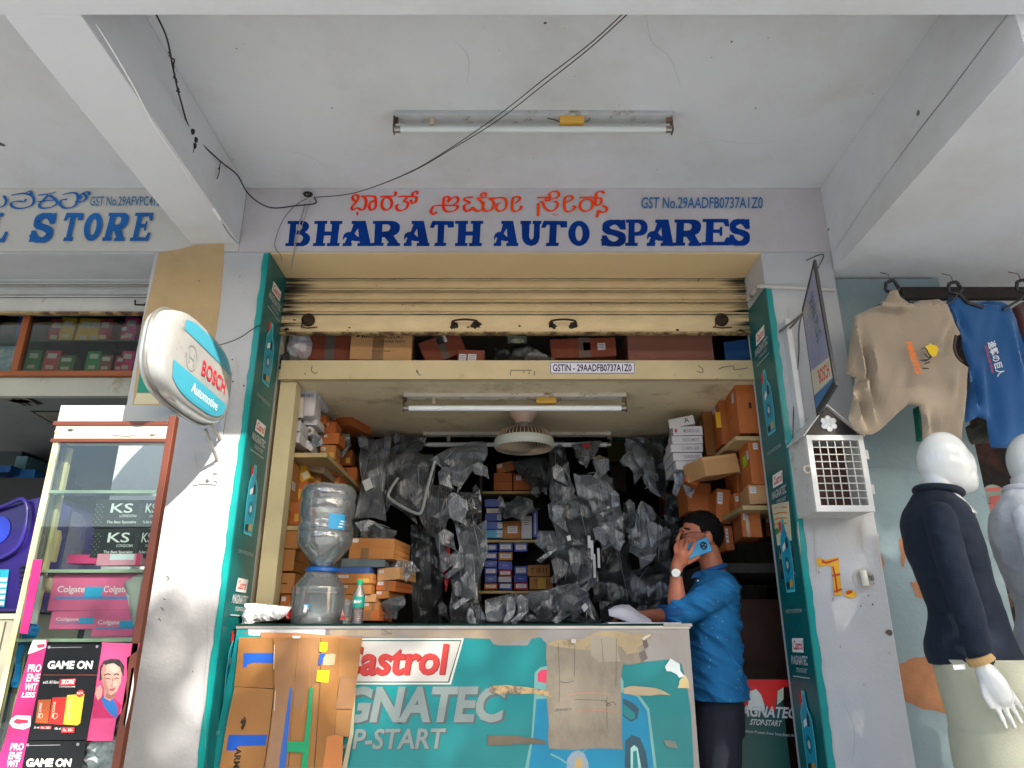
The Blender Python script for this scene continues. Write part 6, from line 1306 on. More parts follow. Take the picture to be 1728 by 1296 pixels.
for y in (829, 962, 1078): z = onY(180, y, DY+.02).z; make('glass_board', MB().bb(xL+.01, xR-.05, DY+.012, DY+DD-.022, z-.007, z), glassmat('board_glass', tint=(.6, .75, .68), alpha=.1, rough=.05, milk=.12), t); make('board_edge', MB().bb(xL+.01, xR-.035, DY+.004, DY+.0115, z-.010, z+.001), M('#9fae94', .3), t)
make('back_sheet', MB().bb(xL+.02, xR-.03, DY+DD-.03, DY+DD-.024, zb, onY(180, 1078, DY).z), M('#4a5450', .7, var=.3), t)
t = thing('header_sign', 'plain white sign board standing on top of the display case', 'sign board', tuple(onY(200, 712, 2.72)))
a = onY(103, 684, 2.70); b = onY(300, 712, 2.70); make('board', MB().bb(a.x, xR-.03, 2.70, 2.72, zr[0]+.001, a.z), M('#a4a8a6', .5, var=.05), t)
CY2 = DY+.03
wl = M('#d8d8d8', .5)
for i, (x0, y0, x1, y1, lab) in enumerate(((163,843,235,890,'upper left'), (236,843,266,890,'upper right'), (158,892,229,941,'lower left'), (230,892,258,941,'lower right'))):
    carton('black box with white KS signature and dots, %s in the display case' % lab, x0, y0, x1, y1, CY2, .03, '#14181c', slit=False, name='black_box', group='black KS boxes in the display case', tx=[('f', .34, .52, .8, .86, 'KS', '#d8d8d8'), ('f', .55, .36, .9, .46, 'LONDON' if i < 2 else 'CONDOMS', '#c8c8c8'), ('f', .3, .12, .92, .24, 'The Best Specialist', '#d8d8d8')],
           st=[('f', .02+.05*j, .08+.09*q, .035+.05*j, .115+.09*q, '#8a9094') for j in range(4) for q in range(9) if (j+q) % 2 == 0])
carton('flat pink box lying on the middle shelf of the display case', 116, 936, 165, 951, CY2, .05, '#c83470', slit=False, name='toothpaste_box', group='pink toothpaste boxes', rz=4)
carton('flat pink and white box beside the flat pink one', 164, 934, 236, 954, CY2-.01, .05, '#d08ca0', slit=False, name='toothpaste_box', group='pink toothpaste boxes', rz=-3, st=[('f', .3, .45, .85, .95, '#c8d0d8'), ('f', .9, 0, 1, 1, '#cc2c60')])
pk2 = M('#cf5f88', .4, var=.1, scale=5)
for x0, x1, y0, y1, lab in ((92,172,966,1030,'upper left'), (171,240,966,1030,'upper right'), (88,160,1031,1062,'lower left'), (160,226,1031,1074,'lower right')):
    carton('pink Colgate toothpaste carton, %s of the display case group' % lab, x0, y0, x1, y1, CY2+.0, .03, '#d8608c', slit=False, name='toothpaste_box', group='pink toothpaste boxes', tx=[('f', .12, .42, .62, .64, 'Colgate', '#e4dce0')], st=[('f', .1, .30, .95, .36, '#2a86c0'), ('f', .62, .36, .95, .62, '#2a9ac8')])
t = thing('paper_cone', 'white paper cone hanging at the right inside the display case', 'paper cone', tuple(onY(228, 1064, DY+.03)))
mb = pillow(P2([(209,984),(228,970),(247,965),(249,985),(243,1030),(232,1062),(226,1062),(216,1020)], DY+.03), DY+.03, .03, .015, nsc(8, .006, 2), RR=.03); make('cone', mb, M('#b4b2ac', .6, var=.06), t, smooth=True)
t = thing('paper_strip', 'vertical bright pink plastic strip at the left edge of the display case', 'strip', tuple(onY(40, 1068, DY-.02)))
def plate(poly, Y, mat, t, name='sheet', th=.002): return slab(poly, Y, mat, name, th, t)
plate([(56,944),(71,944),(66,975),(46,1070),(33,1068),(46,1000)], DY-.03, M('#d0246c', .4), t)
t = thing('price_card', 'narrow white and blue card strip inside the display case at left', 'card', tuple(onY(60, 1055, DY+.03)))
plate([(62,975),(74,966),(66,1010),(62,1054),(49,1052),(56,1010)], DY+.02, M('#b4bcc0', .5, var=.1, dirt='#3a7ab0', dscale=14, dthr=.58), t)
t = thing('price_card', 'narrow pale blue card strip beside the brown post', 'card', tuple(onY(245, 1060, DY+.02)))
plate([(256,952),(261,952),(252,1010),(245,1060),(239,1058),(249,1000)], DY+.015, M('#9cc0c4', .5), t)
t = thing('leather_pouch', 'tan paper pouch hanging inside the display case at left', 'pouch', tuple(onY(85, 1005, DY+.05)))
mb = pillow(P2([(84,966),(92,962),(97,990),(97,1004),(86,1002),(70,998),(76,982)], DY+.04), DY+.04, .03, .012, nsc(10, .008, 6), RR=.02); make('pouch', mb, M('#a8947c', .6, var=.15), t)
t = thing('paper_tube', 'rolled tan paper standing in the middle of the display case', 'paper roll', tuple(onY(85, 945, DY+.1))); mb = MB(); mb.lathe([(.024, 0), (.026, .09), (.02, .115), (0, .12)], onY(83, 948, DY+.12), 18); make('roll', mb, M('#b8a27c', .7, var=.1), t, smooth=40)
t = thing('blue_bag', 'blue plastic bag hanging down the left edge of the display case', 'bag', tuple(onY(40, 1150, DY+.04)))
mb = pillow(P2([(48,1052),(62,1048),(68,1060),(60,1075),(46,1082),(38,1110),(30,1160),(20,1160),(26,1100),(38,1060)], DY+.04), DY+.04, .04, .014, nsc(12, .014, 6), RR=.03); make('bag', mb, M('#0a78b8', .35, var=.15), t)
# posters stuck inside the glass
mag = M('#b02868', .4, var=.12, scale=3); blkp = M('#0e1012', .3, var=.05); wt = M('#dcdcda', .5)
t = thing('pink_poster', 'pink health drink poster reading PRO ENER WITH LESS at the lower left', 'poster', tuple(onY(40, 1290, DY-.02)))
PY = DY-.012
plate([(56,1080),(80,1080),(48,1245),(36,1310),(-14,1310),(8,1250),(24,1190)], PY, mag, t)
k = Sheet((0, PY, 0), (1, 0, 0), (0, 0, 1), (0, -1, 0), h0=.0004)
for body_, x0, x1, y0, y1 in (('PRO', 49, 71, 1121, 1134), ('ENE', 47, 69, 1137, 1150), ('WIT', 43, 64, 1153, 1165), ('LESS', 39, 61, 1168, 1177)): k.text(body_, (x0-3, y1), (x1-3, y1), (x0, y0), wt, bold=.02)
k.poly(ring(0, 0, 1, 1) and [(20,1212),(28,1207),(52,1208),(52,1226),(40,1231),(22,1228),(16,1220)], wt, 'logo'); k.poly([(22,1218),(28,1213),(48,1215),(48,1220),(30,1222)], M('#c03050', .4), 'logo')
k.poly([(56,1080),(78,1080),(78,1092),(60,1100),(47,1104),(52,1090)], wt, 'logo'); k.poly([(62,1088),(76,1086),(76,1092),(64,1094)], M('#c03050', .4), 'logo')
for body_, x0, x1, y0, y1 in (('PRO', 20, 42, 1254, 1266), ('ENE', 17, 38, 1269, 1281), ('WIT', 13, 34, 1283, 1294)): k.text(body_, (x0-3, y1), (x1-3, y1), (x0, y0), wt, bold=.02)
k.done(t)
for n_, (q, full) in enumerate((([(80,1087),(172,1087),(146,1249),(46,1249)], True), ([(45.5,1250.5),(145.5,1250.5),(136,1312),(34,1312)], False))):
    t = thing('game_poster', ['black GAME ON poster with three coloured packs on the case glass', 'second black GAME ON poster cut by the picture bottom'][n_], 'poster', tuple(onY(100, q[2][1], PY)))
    Yq = PY-.004; plate(q, Yq, blkp, t)
    k = Sheet((0, Yq, 0), (1, 0, 0), (0, 0, 1), (0, -1, 0), h0=.0004)
    dx, dy = (0, 0) if full else (-36, 165)
    k.text('GAME ON', (79+dx, 1129+dy), (155+dx, 1129+dy), (82+dx, 1115+dy), wt, bold=.045)
    k.ribbon([(84+dx*.98, 1093+dy), (138+dx, 1092+dy)], .0015, M('#8a8a8a', .5), 'printed_line', k=1)
    for cx_, cy_2 in ((164+dx*.9, 1091+dy), (83+dx, 1092+dy)): u, v = k.px(cx_, cy_2); k.poly(ring(u, v, .005, .005, 10), M('#9a9ca0', .3, metal=.6), 'screw_cap', px=False)
    if full:
        k.ribbon([(74, 1139), (165, 1139)], .0012, M('#a8503c', .5), 'printed_line', k=1)
        k.text('with All-New', (72, 1154), (99, 1154), (74, 1148), wt); k.poly([(101,1146),(129,1145),(126,1156),(100,1157)], M('#c82828', .4), 'printed_plate'); k.text('SKORE', (103,1155), (125,1154), (105,1147), wt, bold=.03); k.text('CONDOMS', (100,1160), (127,1160), (101,1157.5), wt)
        for L, c in (([(65,1181),(87,1180),(81,1221),(60,1220)], '#9a4a20'), ([(89,1177),(113,1176),(106,1223),(82,1221)], '#b42420'), ([(114,1173),(143,1171),(136,1220),(131,1224),(107,1222)], '#d0b430')): k.poly(L, M(c, .4), 'printed_pack')
        for L in ([(68,1212),(72,1186),(64,1211)], [(91,1212),(95,1184),(87,1211)], [(117,1208),(121,1181),(113,1207)]): k.text('SKORE', L[0], L[1], L[2], M('#e0c8a0', .5) if L[0][0] > 70 else M('#d8d0c8', .5))
        for cx_, cy_2, r in ((70, 1208, .006), (94, 1208, .007), (118, 1210, .006)): u, v = k.px(cx_, cy_2); k.ribbon(ring(u, v, r, r*1.2, 12), .0012, M('#e0c8a0', .5), 'printed_line', px=False, k=1, closed=True)
        u, v = k.px(136, 1170); k.poly(ring(u, v, .013, .012, 14), M('#9c2a20', .4), 'printed_badge', px=False); k.text('NEW', (131,1172), (141,1171), (131,1168), wt)
        k.text('3s at', (58,1229), (67,1229), (59,1225), wt); k.poly([(69,1225),(88,1225),(87,1230),(68,1230)], M('#c82828', .4), 'printed_plate'); k.text('Rs. 25/-', (70,1229.4), (86,1229.4), (71,1226), wt); k.text('10s at', (93,1231), (103,1231), (94,1227), wt); k.poly([(105,1227),(127,1227),(126,1236),(104,1236)], M('#c82828', .4), 'printed_plate'); k.text('Rs. 80/-', (107,1234), (124,1234), (108,1229), wt)
    k.done(t)
t = thing('portrait_poster', 'torn pink poster with a dark haired smiling man in blue shirt', 'poster', tuple(onY(185, 1240, PY)))
plate([(172,1084),(236,1086),(232,1098),(226,1102),(214,1110),(213,1180),(206,1200),(196,1212),(190,1250),(146,1250),(156,1196)], PY, M('#b84070', .45, var=.18, scale=5), t)
k = Sheet((0, PY, 0), (1, 0, 0), (0, 0, 1), (0, -1, 0), h0=.0004)
k.poly([(158,1180),(178,1172),(192,1178),(206,1190),(198,1212),(156,1212)], M('#a01c50', .5), 'jacket'); k.poly([(170,1177),(184,1170),(194,1184),(199,1196),(197,1212),(186,1205),(176,1192)], M('#1a5c9c', .5), 'shirt')
k.poly([(176,1158),(194,1156),(195,1175),(186,1183),(176,1178)], M('#a87868', .6), 'neck')
fa_ = M('#b8897c', .6, var=.06); k.poly([(171,1130),(174,1118),(188,1112),(203,1118),(206,1134),(204,1152),(197,1167),(188,1173),(180,1170),(173,1155)], fa_, 'face')
k.poly([(168,1150),(169,1126),(175,1115),(188,1111),(202,1113),(210,1124),(209,1142),(205,1134),(203,1126),(192,1119),(181,1121),(174,1132),(172,1146)], M('#1e1a1c', .5), 'hair')
k.poly([(171,1134),(174,1120),(179,1122),(178,1140),(181,1156),(186,1172),(180,1170),(173,1155)], M('#9a6c62', .6), 'face_tone'); k.poly([(183,1122),(196,1121),(201,1130),(197,1136),(188,1134)], M('#c89a8c', .6), 'face_tone'); k.poly([(188,1150),(196,1149),(198,1156),(191,1160)], M('#c89a8c', .6), 'face_tone')
k.poly([(180,1170),(188,1173),(196,1168),(195,1175),(187,1180),(178,1176)], M('#84564c', .6), 'neck_shadow'); k.poly([(183,1163),(188,1162),(196,1160),(192,1166),(187,1166)], M('#8f4a48', .5), 'lips')
for L in ([(176,1118),(184,1113),(196,1114)], [(173,1126),(176,1119)], [(204,1122),(208,1130),(208,1140)]): k.ribbon(L, .002, M('#4a3c3c', .5), 'hair_shine')
for L in ([(176,1140),(182,1137),(187,1139)], [(192,1139),(197,1137),(202,1139)]): k.ribbon(L, .0035, M('#2a1c1a', .5), 'eyebrow', taper=True)
for L in ([(178,1145),(182,1144),(186,1146)], [(193,1146),(197,1144),(201,1145)]): k.ribbon(L, .002, M('#2a1c1a', .5), 'eye')
k.ribbon([(190,1145),(191,1154),(187,1157),(193,1158)], .002, M('#8a5c50', .5), 'nose')
k.poly([(161,1172),(164,1160),(170,1156),(174,1164),(172,1176),(166,1182)], fa_, 'hand'); k.done(t)
t = thing('torn_wrapping', 'crumpled silver plastic in the lower part of the display case', 'wrapping', tuple(onY(170, 1290, DY+.02)))
mb = pillow(P2([(146,1252),(190,1244),(194,1226),(200,1215),(206,1230),(200,1260),(192,1310),(134,1310)], DY+.02), DY+.02, .04, .014, nsc(16, .02, 8), RR=.03); make('wrap', mb, M('#a8aab4', .25, metal=.3, var=.3, scale=8, dirt='#22262a', dscale=6, dthr=.56), t)
t = thing('white_tear', 'long torn white sticker remains near the post of the display case', 'sticker', tuple(onY(215, 1200, DY-.01)))
plate([(222,1128),(226,1126),(225,1160),(219,1195),(210,1230),(208,1220),(214,1185),(219,1150)], PY, M('#c8cac6', .5), t)
# purple chocolate dispenser and the cabinet below
t = thing('purple_dispenser', 'purple plastic sweet dispenser with rounded front at the far left', 'dispenser', tuple(onY(40, 1033, 2.9)))
pu = M('#21155a', .25, var=.15, scale=3, coat=.3); a = onY(-60, 835, 2.86); b = onY(84, 1033, 2.86)
mb = MB(); mb.prism([(a.x, b.z), (b.x-.02, b.z), (b.x, b.z+.12), (b.x, a.z-.05), (b.x-.10, a.z), (a.x, a.z-.08)], (0, 2.86, 0), (1, 0, 0), (0, 0, 1), (0, 1, 0), .3); make('body', mb, pu, t, bevel=.012)
mb = MB(); c = onY(52, 900, 2.86); mb.tube(smooth_line([onY(-60, 878, 2.85), onY(10, 852, 2.84), onY(38, 842, 2.84), onY(46, 862, 2.84), onY(42, 895, 2.84), onY(28, 925, 2.84), onY(-10, 945, 2.84), onY(-60, 955, 2.84)], 5), .008, 10); make('front_rim', mb, M('#281a78', .25, coat=.3), t, smooth=50)
k = Sheet((0, 2.858, 0), (1, 0, 0), (0, 0, 1), (0, -1, 0), h0=.002); u, v = k.px(-4, 895); k.poly(ring(u, v, .05, .055, 24), M('#2438a8', .3), 'badge', px=False)
k.poly([(-30,961),(16,961),(8,1024),(-40,1022)], M('#1a8aa0', .4), 'printed_panel')
for i in range(5): k.poly([(-36,975+i*10),(13-i*1.3,975+i*10),(12-i*1.3,981+i*10),(-36,981+i*10)], M('#c4d4dc', .5), 'printed_lines')
k.done(t)
for i in range(9):
    a2 = onY(46, 955+i*8, 2.85); mb = MB(); mb.box(a2, (.05, .02, .006)); make('vent_slat', mb, M('#1a1030', .4), t)
t = thing('beige_cabinet', 'beige steel cabinet standing under the purple dispenser', 'cabinet', tuple(onY(20, 1296, 2.85)))
b = onY(46, 1035, 2.84); make('body', MB().bb(-2.9, b.x, 2.84, 3.2, GZ+.12, b.z), M('#9c9a86', .5, var=.1, dirt='#7a6a50', dscale=5, dthr=.66), t, bevel=.004); make('door_line', MB().bb(b.x-.075, b.x-.07, 2.837, 2.8395, GZ+.12, b.z-.03), M('#4a463a', .7), t); make('top_rim', MB().bb(-2.9, b.x, 2.832, 2.8395, b.z-.02, b.z-.002), M('#b8b49c', .5), t)
# the case's right hand neighbour: a cream box moulding on the pillar foot
# ---------------------------------------------------------------- clothes shop, right
t = thing('hanging_plank', 'dark wooden plank above the hanging shirts', 'plank', tuple(onY(1620, 495, 3.15)))
a, b = onY(1521, 484, 3.14), onY(1760, 503, 3.14); make('plank', MB().bb(a.x, a.x+1.6, 3.14, 3.17, b.z, a.z), M('#231a16', .8, var=.3, scale=8, bump=.3), t)
for n_, (x, y) in enumerate(((1505, 484), (1611, 486), (1726, 483))):
    t = thing('hanger_ring', ['black hanger ring holding the beige shirt', 'black hanger ring holding the blue shirt', 'black hanger ring at the right picture edge'][n_], 'ring', tuple(onY(x, y, 3.0)), 'hanger rings')
    c = onY(x, y, 3.0); mb = MB(); mb.tube([c+Vector((.03*math.cos(k*math.pi/12), .006*math.sin(k), .03*math.sin(k*math.pi/12))) for k in range(24)], .008, 8, closed=True); make('ring', mb, M('#14141a', .4), t, smooth=60)
    mb = MB(); mb.tube([c+Vector((0, 0, .03)), c+Vector((.0, .01, .07)), c+Vector((-.012, .05, .10))], .0025, 5); make('cord', mb, M('#6c625a', .8), t)
    mb = MB(); mb.tube([c+Vector((.01, 0, -.026)), c+Vector((.045, .0, -.075)), c+Vector((.11, .0, -.10))], .008, 6); mb.tube([c+Vector((.01, 0, -.026)), c+Vector((-.03, 0, -.07)), c+Vector((-.12, 0, -.12))], .006, 6); make('hanger', mb, M('#14141a', .4), t)
def S4(L): return [(1308+x/4.114, 430+y/4.114) for x, y in L]
def folds(a, f, ang, sd):
    ca, sa = math.cos(ang), math.sin(ang)
    return lambda x, z: a*(noise.noise(Vector(((x*ca+z*sa)*f, (z*ca-x*sa)*f*.22, sd)))+.5*noise.noise(Vector(((x*ca+z*sa)*f*2.3, (z*ca-x*sa)*f*.5, sd+4))))
def vfold(lines, base):
    def f(x, z):
        r = base(x, z)
        for (ax, az), (bx, bz), dpt, wdt in lines:
            L_ = math.hypot(bx-ax, bz-az); t_ = max(0, min(1, ((x-ax)*(bx-ax)+(z-az)*(bz-az))/L_/L_)); d = (((x-ax)*(bz-az)-(z-az)*(bx-ax))/L_)
            if 0 < t_ < 1: k_ = d/wdt; r += dpt*math.sin(math.pi*t_)*(k_*math.exp(-k_*k_)*1.6-.5*math.exp(-k_*k_*3))
        return r
    return f
def shirt(name, label, L, Y, mat, seed, amp=.022, ang=0.0, T=.035, vf=()):
    pts = P2(S4(L), Y); t = thing(name, label, 'shirt', (sum(p[0] for p in pts)/len(pts), Y, max(p[1] for p in pts)), 'shirts hanging from the plank')
    mb = pillow(pts, Y, T*.7, .013, vfold([(P2(S4([a]), Y)[0], P2(S4([b]), Y)[0], dd, ww) for a, b, dd, ww in vf], folds(amp, 9, ang, seed)), RR=.025, seed=seed); make('cloth', mb, mat, t, smooth=60); return t
def cloth(c, **k): return M(c, .9, var=.06, scale=4, bump=.25, bscale=220, sheen=.3, **k)
t = shirt('beige_shirt', 'beige knotted T-shirt with orange NARUTO lettering hanging at the clothes shop', [(760,335),(800,250),(850,240),(870,290),(945,345),(1000,318),(1135,310),(1195,345),(1230,430),(1288,550),(1250,572),(1246,650),(1292,742),(1346,780),(1338,950),(1310,1130),(1292,1290),(1025,1290),(1012,1130),(998,1052),(925,1036),(840,1110),(745,1205),(680,1245),(600,1250),(545,1200),(512,1140),(545,960),(560,850),(498,822),(512,700),(530,520),(548,428),(640,380)], 2.95, cloth('#968774'), 3, amp=.010, ang=.15, vf=[((560,430),(720,1230),.045,.022),((640,600),(690,1000),-.03,.02),((545,900),(640,1240),.035,.02),((1230,440),(1120,700),.02,.02),((1000,330),(1160,350),.02,.012),((940,700),(800,1100),.016,.03),((1060,1060),(1080,1280),.02,.02),((1290,760),(1240,1100),.02,.025),((560,880),(660,860),.03,.015)])
k = Sheet((0, 2.90, 0), (1, 0, 0), (0, 0, 1), (0, -1, 0), h0=.004); g4 = lambda x, y: (1308+x/4.114, 430+y/4.114)
k.text('NARUTO', g4(905, 612), g4(972, 832), g4(948, 602), M('#e07020', .7), bold=.07); k.poly([g4(x, y) for x, y in rag([(1040,640),(1075,622),(1115,632),(1130,665),(1115,700),(1085,712),(1060,680)], 4, 3, 2)], M('#d8b410', .7), 'yellow_print')
for L in ([(1005,660),(1040,650),(1062,690),(1080,712),(1040,740),(1005,735)], [(1030,690),(1060,715),(1078,700)], [(1000,735),(1060,730)], [(1015,790),(1065,792)], [(1030,760),(1075,745)]): k.ribbon([g4(*p) for p in L], .006, M('#2c2a28', .8), 'black_print', taper=True)
k.done(t)
mb = MB(); mb.tube(smooth_line([onY(*g4(x, y), 2.90) for x, y in ((1256,560),(1243,640),(1262,700),(1300,745))], 5), .006, 6); make('collar_band', mb, M('#3a302a', .8), t)
mb = MB(); mb.tube(smooth_line([onY(*g4(x, y), 2.90) for x, y in ((740,340),(800,352),(860,350),(900,362),(945,352))], 5), [.012, .016, .014, .018, .014]*5+[.01] if False else .013, 8); make('knotted_hem', mb, cloth('#968774'), t, smooth=60)
t = shirt('blue_shirt', 'blue T-shirt with white Japanese lettering hanging beside the beige one', [(1196,330),(1210,292),(1250,284),(1300,305),(1370,328),(1480,318),(1580,325),(1625,360),(1680,450),(1745,640),(1790,800),(1800,1350),(1500,1340),(1488,1290),(1470,1150),(1405,1125),(1322,1170),(1318,1100),(1345,780),(1290,640),(1285,560),(1230,440)], 3.02, cloth('#084a80'), 9, amp=.012, ang=-.35, vf=[((1220,330),(1330,640),.02,.02),((1380,340),(1560,360),.03,.012),((1345,780),(1420,1110),.04,.02),((1640,420),(1740,900),.03,.025),((1450,700),(1490,1280),.02,.03)])
k = Sheet((0, 2.975, 0), (1, 0, 0), (0, 0, 1), (0, -1, 0), h0=.004)
k.text('進撃の巨人', g4(1468, 612), g4(1538, 850), g4(1524, 595), M('#c8ccd0', .8), bold=.02); k.text('ATTACK ON TITAN', g4(1450, 635), g4(1500, 825), g4(1466, 630), M('#b84040', .8), bold=.02); k.done(t)
shirt('maroon_shirt', 'dark maroon T-shirt at the right picture edge', [(1640,372),(1690,340),(1728,322),(1850,330),(1900,600),(1800,700),(1728,620),(1690,500)], 3.07, cloth('#3c1418'), 14)
t = thing('green_cloth', 'strip of green cloth hanging behind the beige shirt', 'cloth', tuple(onY(1548, 735, 3.1)))
mb = pillow(P2([(1541,690),(1550,684),(1555,700),(1560,745),(1546,745)], 3.1), 3.1, .03, .014, nsc(8, .01, 2), RR=.02); make('cloth', mb, M('#0f5c48', .9), t)
t = thing('olive_cloth', 'folded olive and black cloth under the blue shirt', 'cloth', tuple(onY(1650, 745, 3.15)))
mb = pillow(P2([(1628,722),(1660,700),(1676,706),(1690,745),(1640,750)], 3.15), 3.15, .05, .016, nsc(9, .012, 5), RR=.03); make('cloth', mb, M('#4a4a40', .9, var=.3, scale=5), t)
t = thing('oval_tag', 'oval white hanging tag with red spool picture behind the mannequins', 'tag', tuple(onY(1681, 846, 3.3)))
c = onY(1681, 846, 3.3); mb = MB(); m90 = Matrix.Rotation(R(90), 3, 'X'); vs = ring(0, 0, .066, .078, 28); mb.prism(vs, (c.x, 3.3, c.z), (1, 0, 0), (0, 0, 1), (0, 1, 0), .004); make('card', mb, M('#6f7a70', .6, var=.1), t)
k = Sheet((0, 3.3, 0), (1, 0, 0), (0, 0, 1), (0, -1, 0)); k.poly([(1669,838),(1687,836),(1689,858),(1671,860)], M('#9a2a28', .5), 'spool_print'); k.poly([(1664,824),(1688,822),(1688,828),(1664,829)], M('#a83430', .5), 'heading'); k.ribbon([(1660,850),(1700,848)], .004, M('#3a3028', .5), 'thread_print'); k.done(t)
rd = random.Random(12)
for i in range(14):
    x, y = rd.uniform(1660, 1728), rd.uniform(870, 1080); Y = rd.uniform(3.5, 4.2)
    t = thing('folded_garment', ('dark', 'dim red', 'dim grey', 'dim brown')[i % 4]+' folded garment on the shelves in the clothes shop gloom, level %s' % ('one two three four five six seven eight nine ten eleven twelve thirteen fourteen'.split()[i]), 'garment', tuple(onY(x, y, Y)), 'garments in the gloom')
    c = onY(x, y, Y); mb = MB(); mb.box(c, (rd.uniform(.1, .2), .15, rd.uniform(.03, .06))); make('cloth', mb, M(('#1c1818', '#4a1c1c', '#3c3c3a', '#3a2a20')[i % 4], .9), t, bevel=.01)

# ---------------------------------------------------------------- figures: lofts joined into one skin
def loft(mb, secs, n=22, caps=True):
    """secs: (centre, half x, half y) -> closed tube of elliptical rings"""
    vs = []; fs = []
    for c, rx, ry in secs:
        for k in range(n): a = 2*math.pi*k/n; vs.append(Vector((c[0]+rx*math.cos(a), c[1]+ry*math.sin(a), c[2])))
    for i in range(len(secs)-1):
        for k in range(n): fs.append((i*n+k, i*n+(k+1) % n, (i+1)*n+(k+1) % n, (i+1)*n+k))
    if caps: fs += [tuple(range(n-1, -1, -1)), tuple((len(secs)-1)*n+k for k in range(n))]
    mb.add(vs, fs)
def dense(secs, k=4):
    cs_ = smooth_line([Vector((*s[0],)) for s in secs], k); rr = smooth_line([Vector((s[1], s[2], 0)) for s in secs], k)
    return [(c, r.x, r.y) for c, r in zip(cs_, rr)]
def limb(mb, pts, n=14, k=5):
    """pts: (point, radius)"""
    P = smooth_line([p for p, r in pts], k); Q = smooth_line([Vector((r, 0, 0)) for p, r in pts], k)
    mb.tube(P, [max(q.x, .002) for q in Q], n)
    for p, r in (pts[0], pts[-1]): mb.ell(p, (r, r, r), nu=12, nv=8)
def fingers(mb, base, along, across, norm, L, r, curl):
    """four unequal fingers leave the palm end"""
    for i, (off, ln) in enumerate(((-1.5, .86), (-.5, 1.0), (.5, .95), (1.5, .76))):
        p = base+across*(off*r*2.35); d = along+across*off*.05; pts = [(p-d*L*.25, r*1.02)]
        for j, (seg, c) in enumerate(((.42, curl*.35), (.32, curl*.9), (.26, curl*1.3))):
            dd = (d*math.cos(c)+norm*math.sin(c)).normalized(); p = p+dd*L*ln*seg; pts.append((p, r*(1-.1*(j+1))))
        limb(mb, pts, 10, 3)
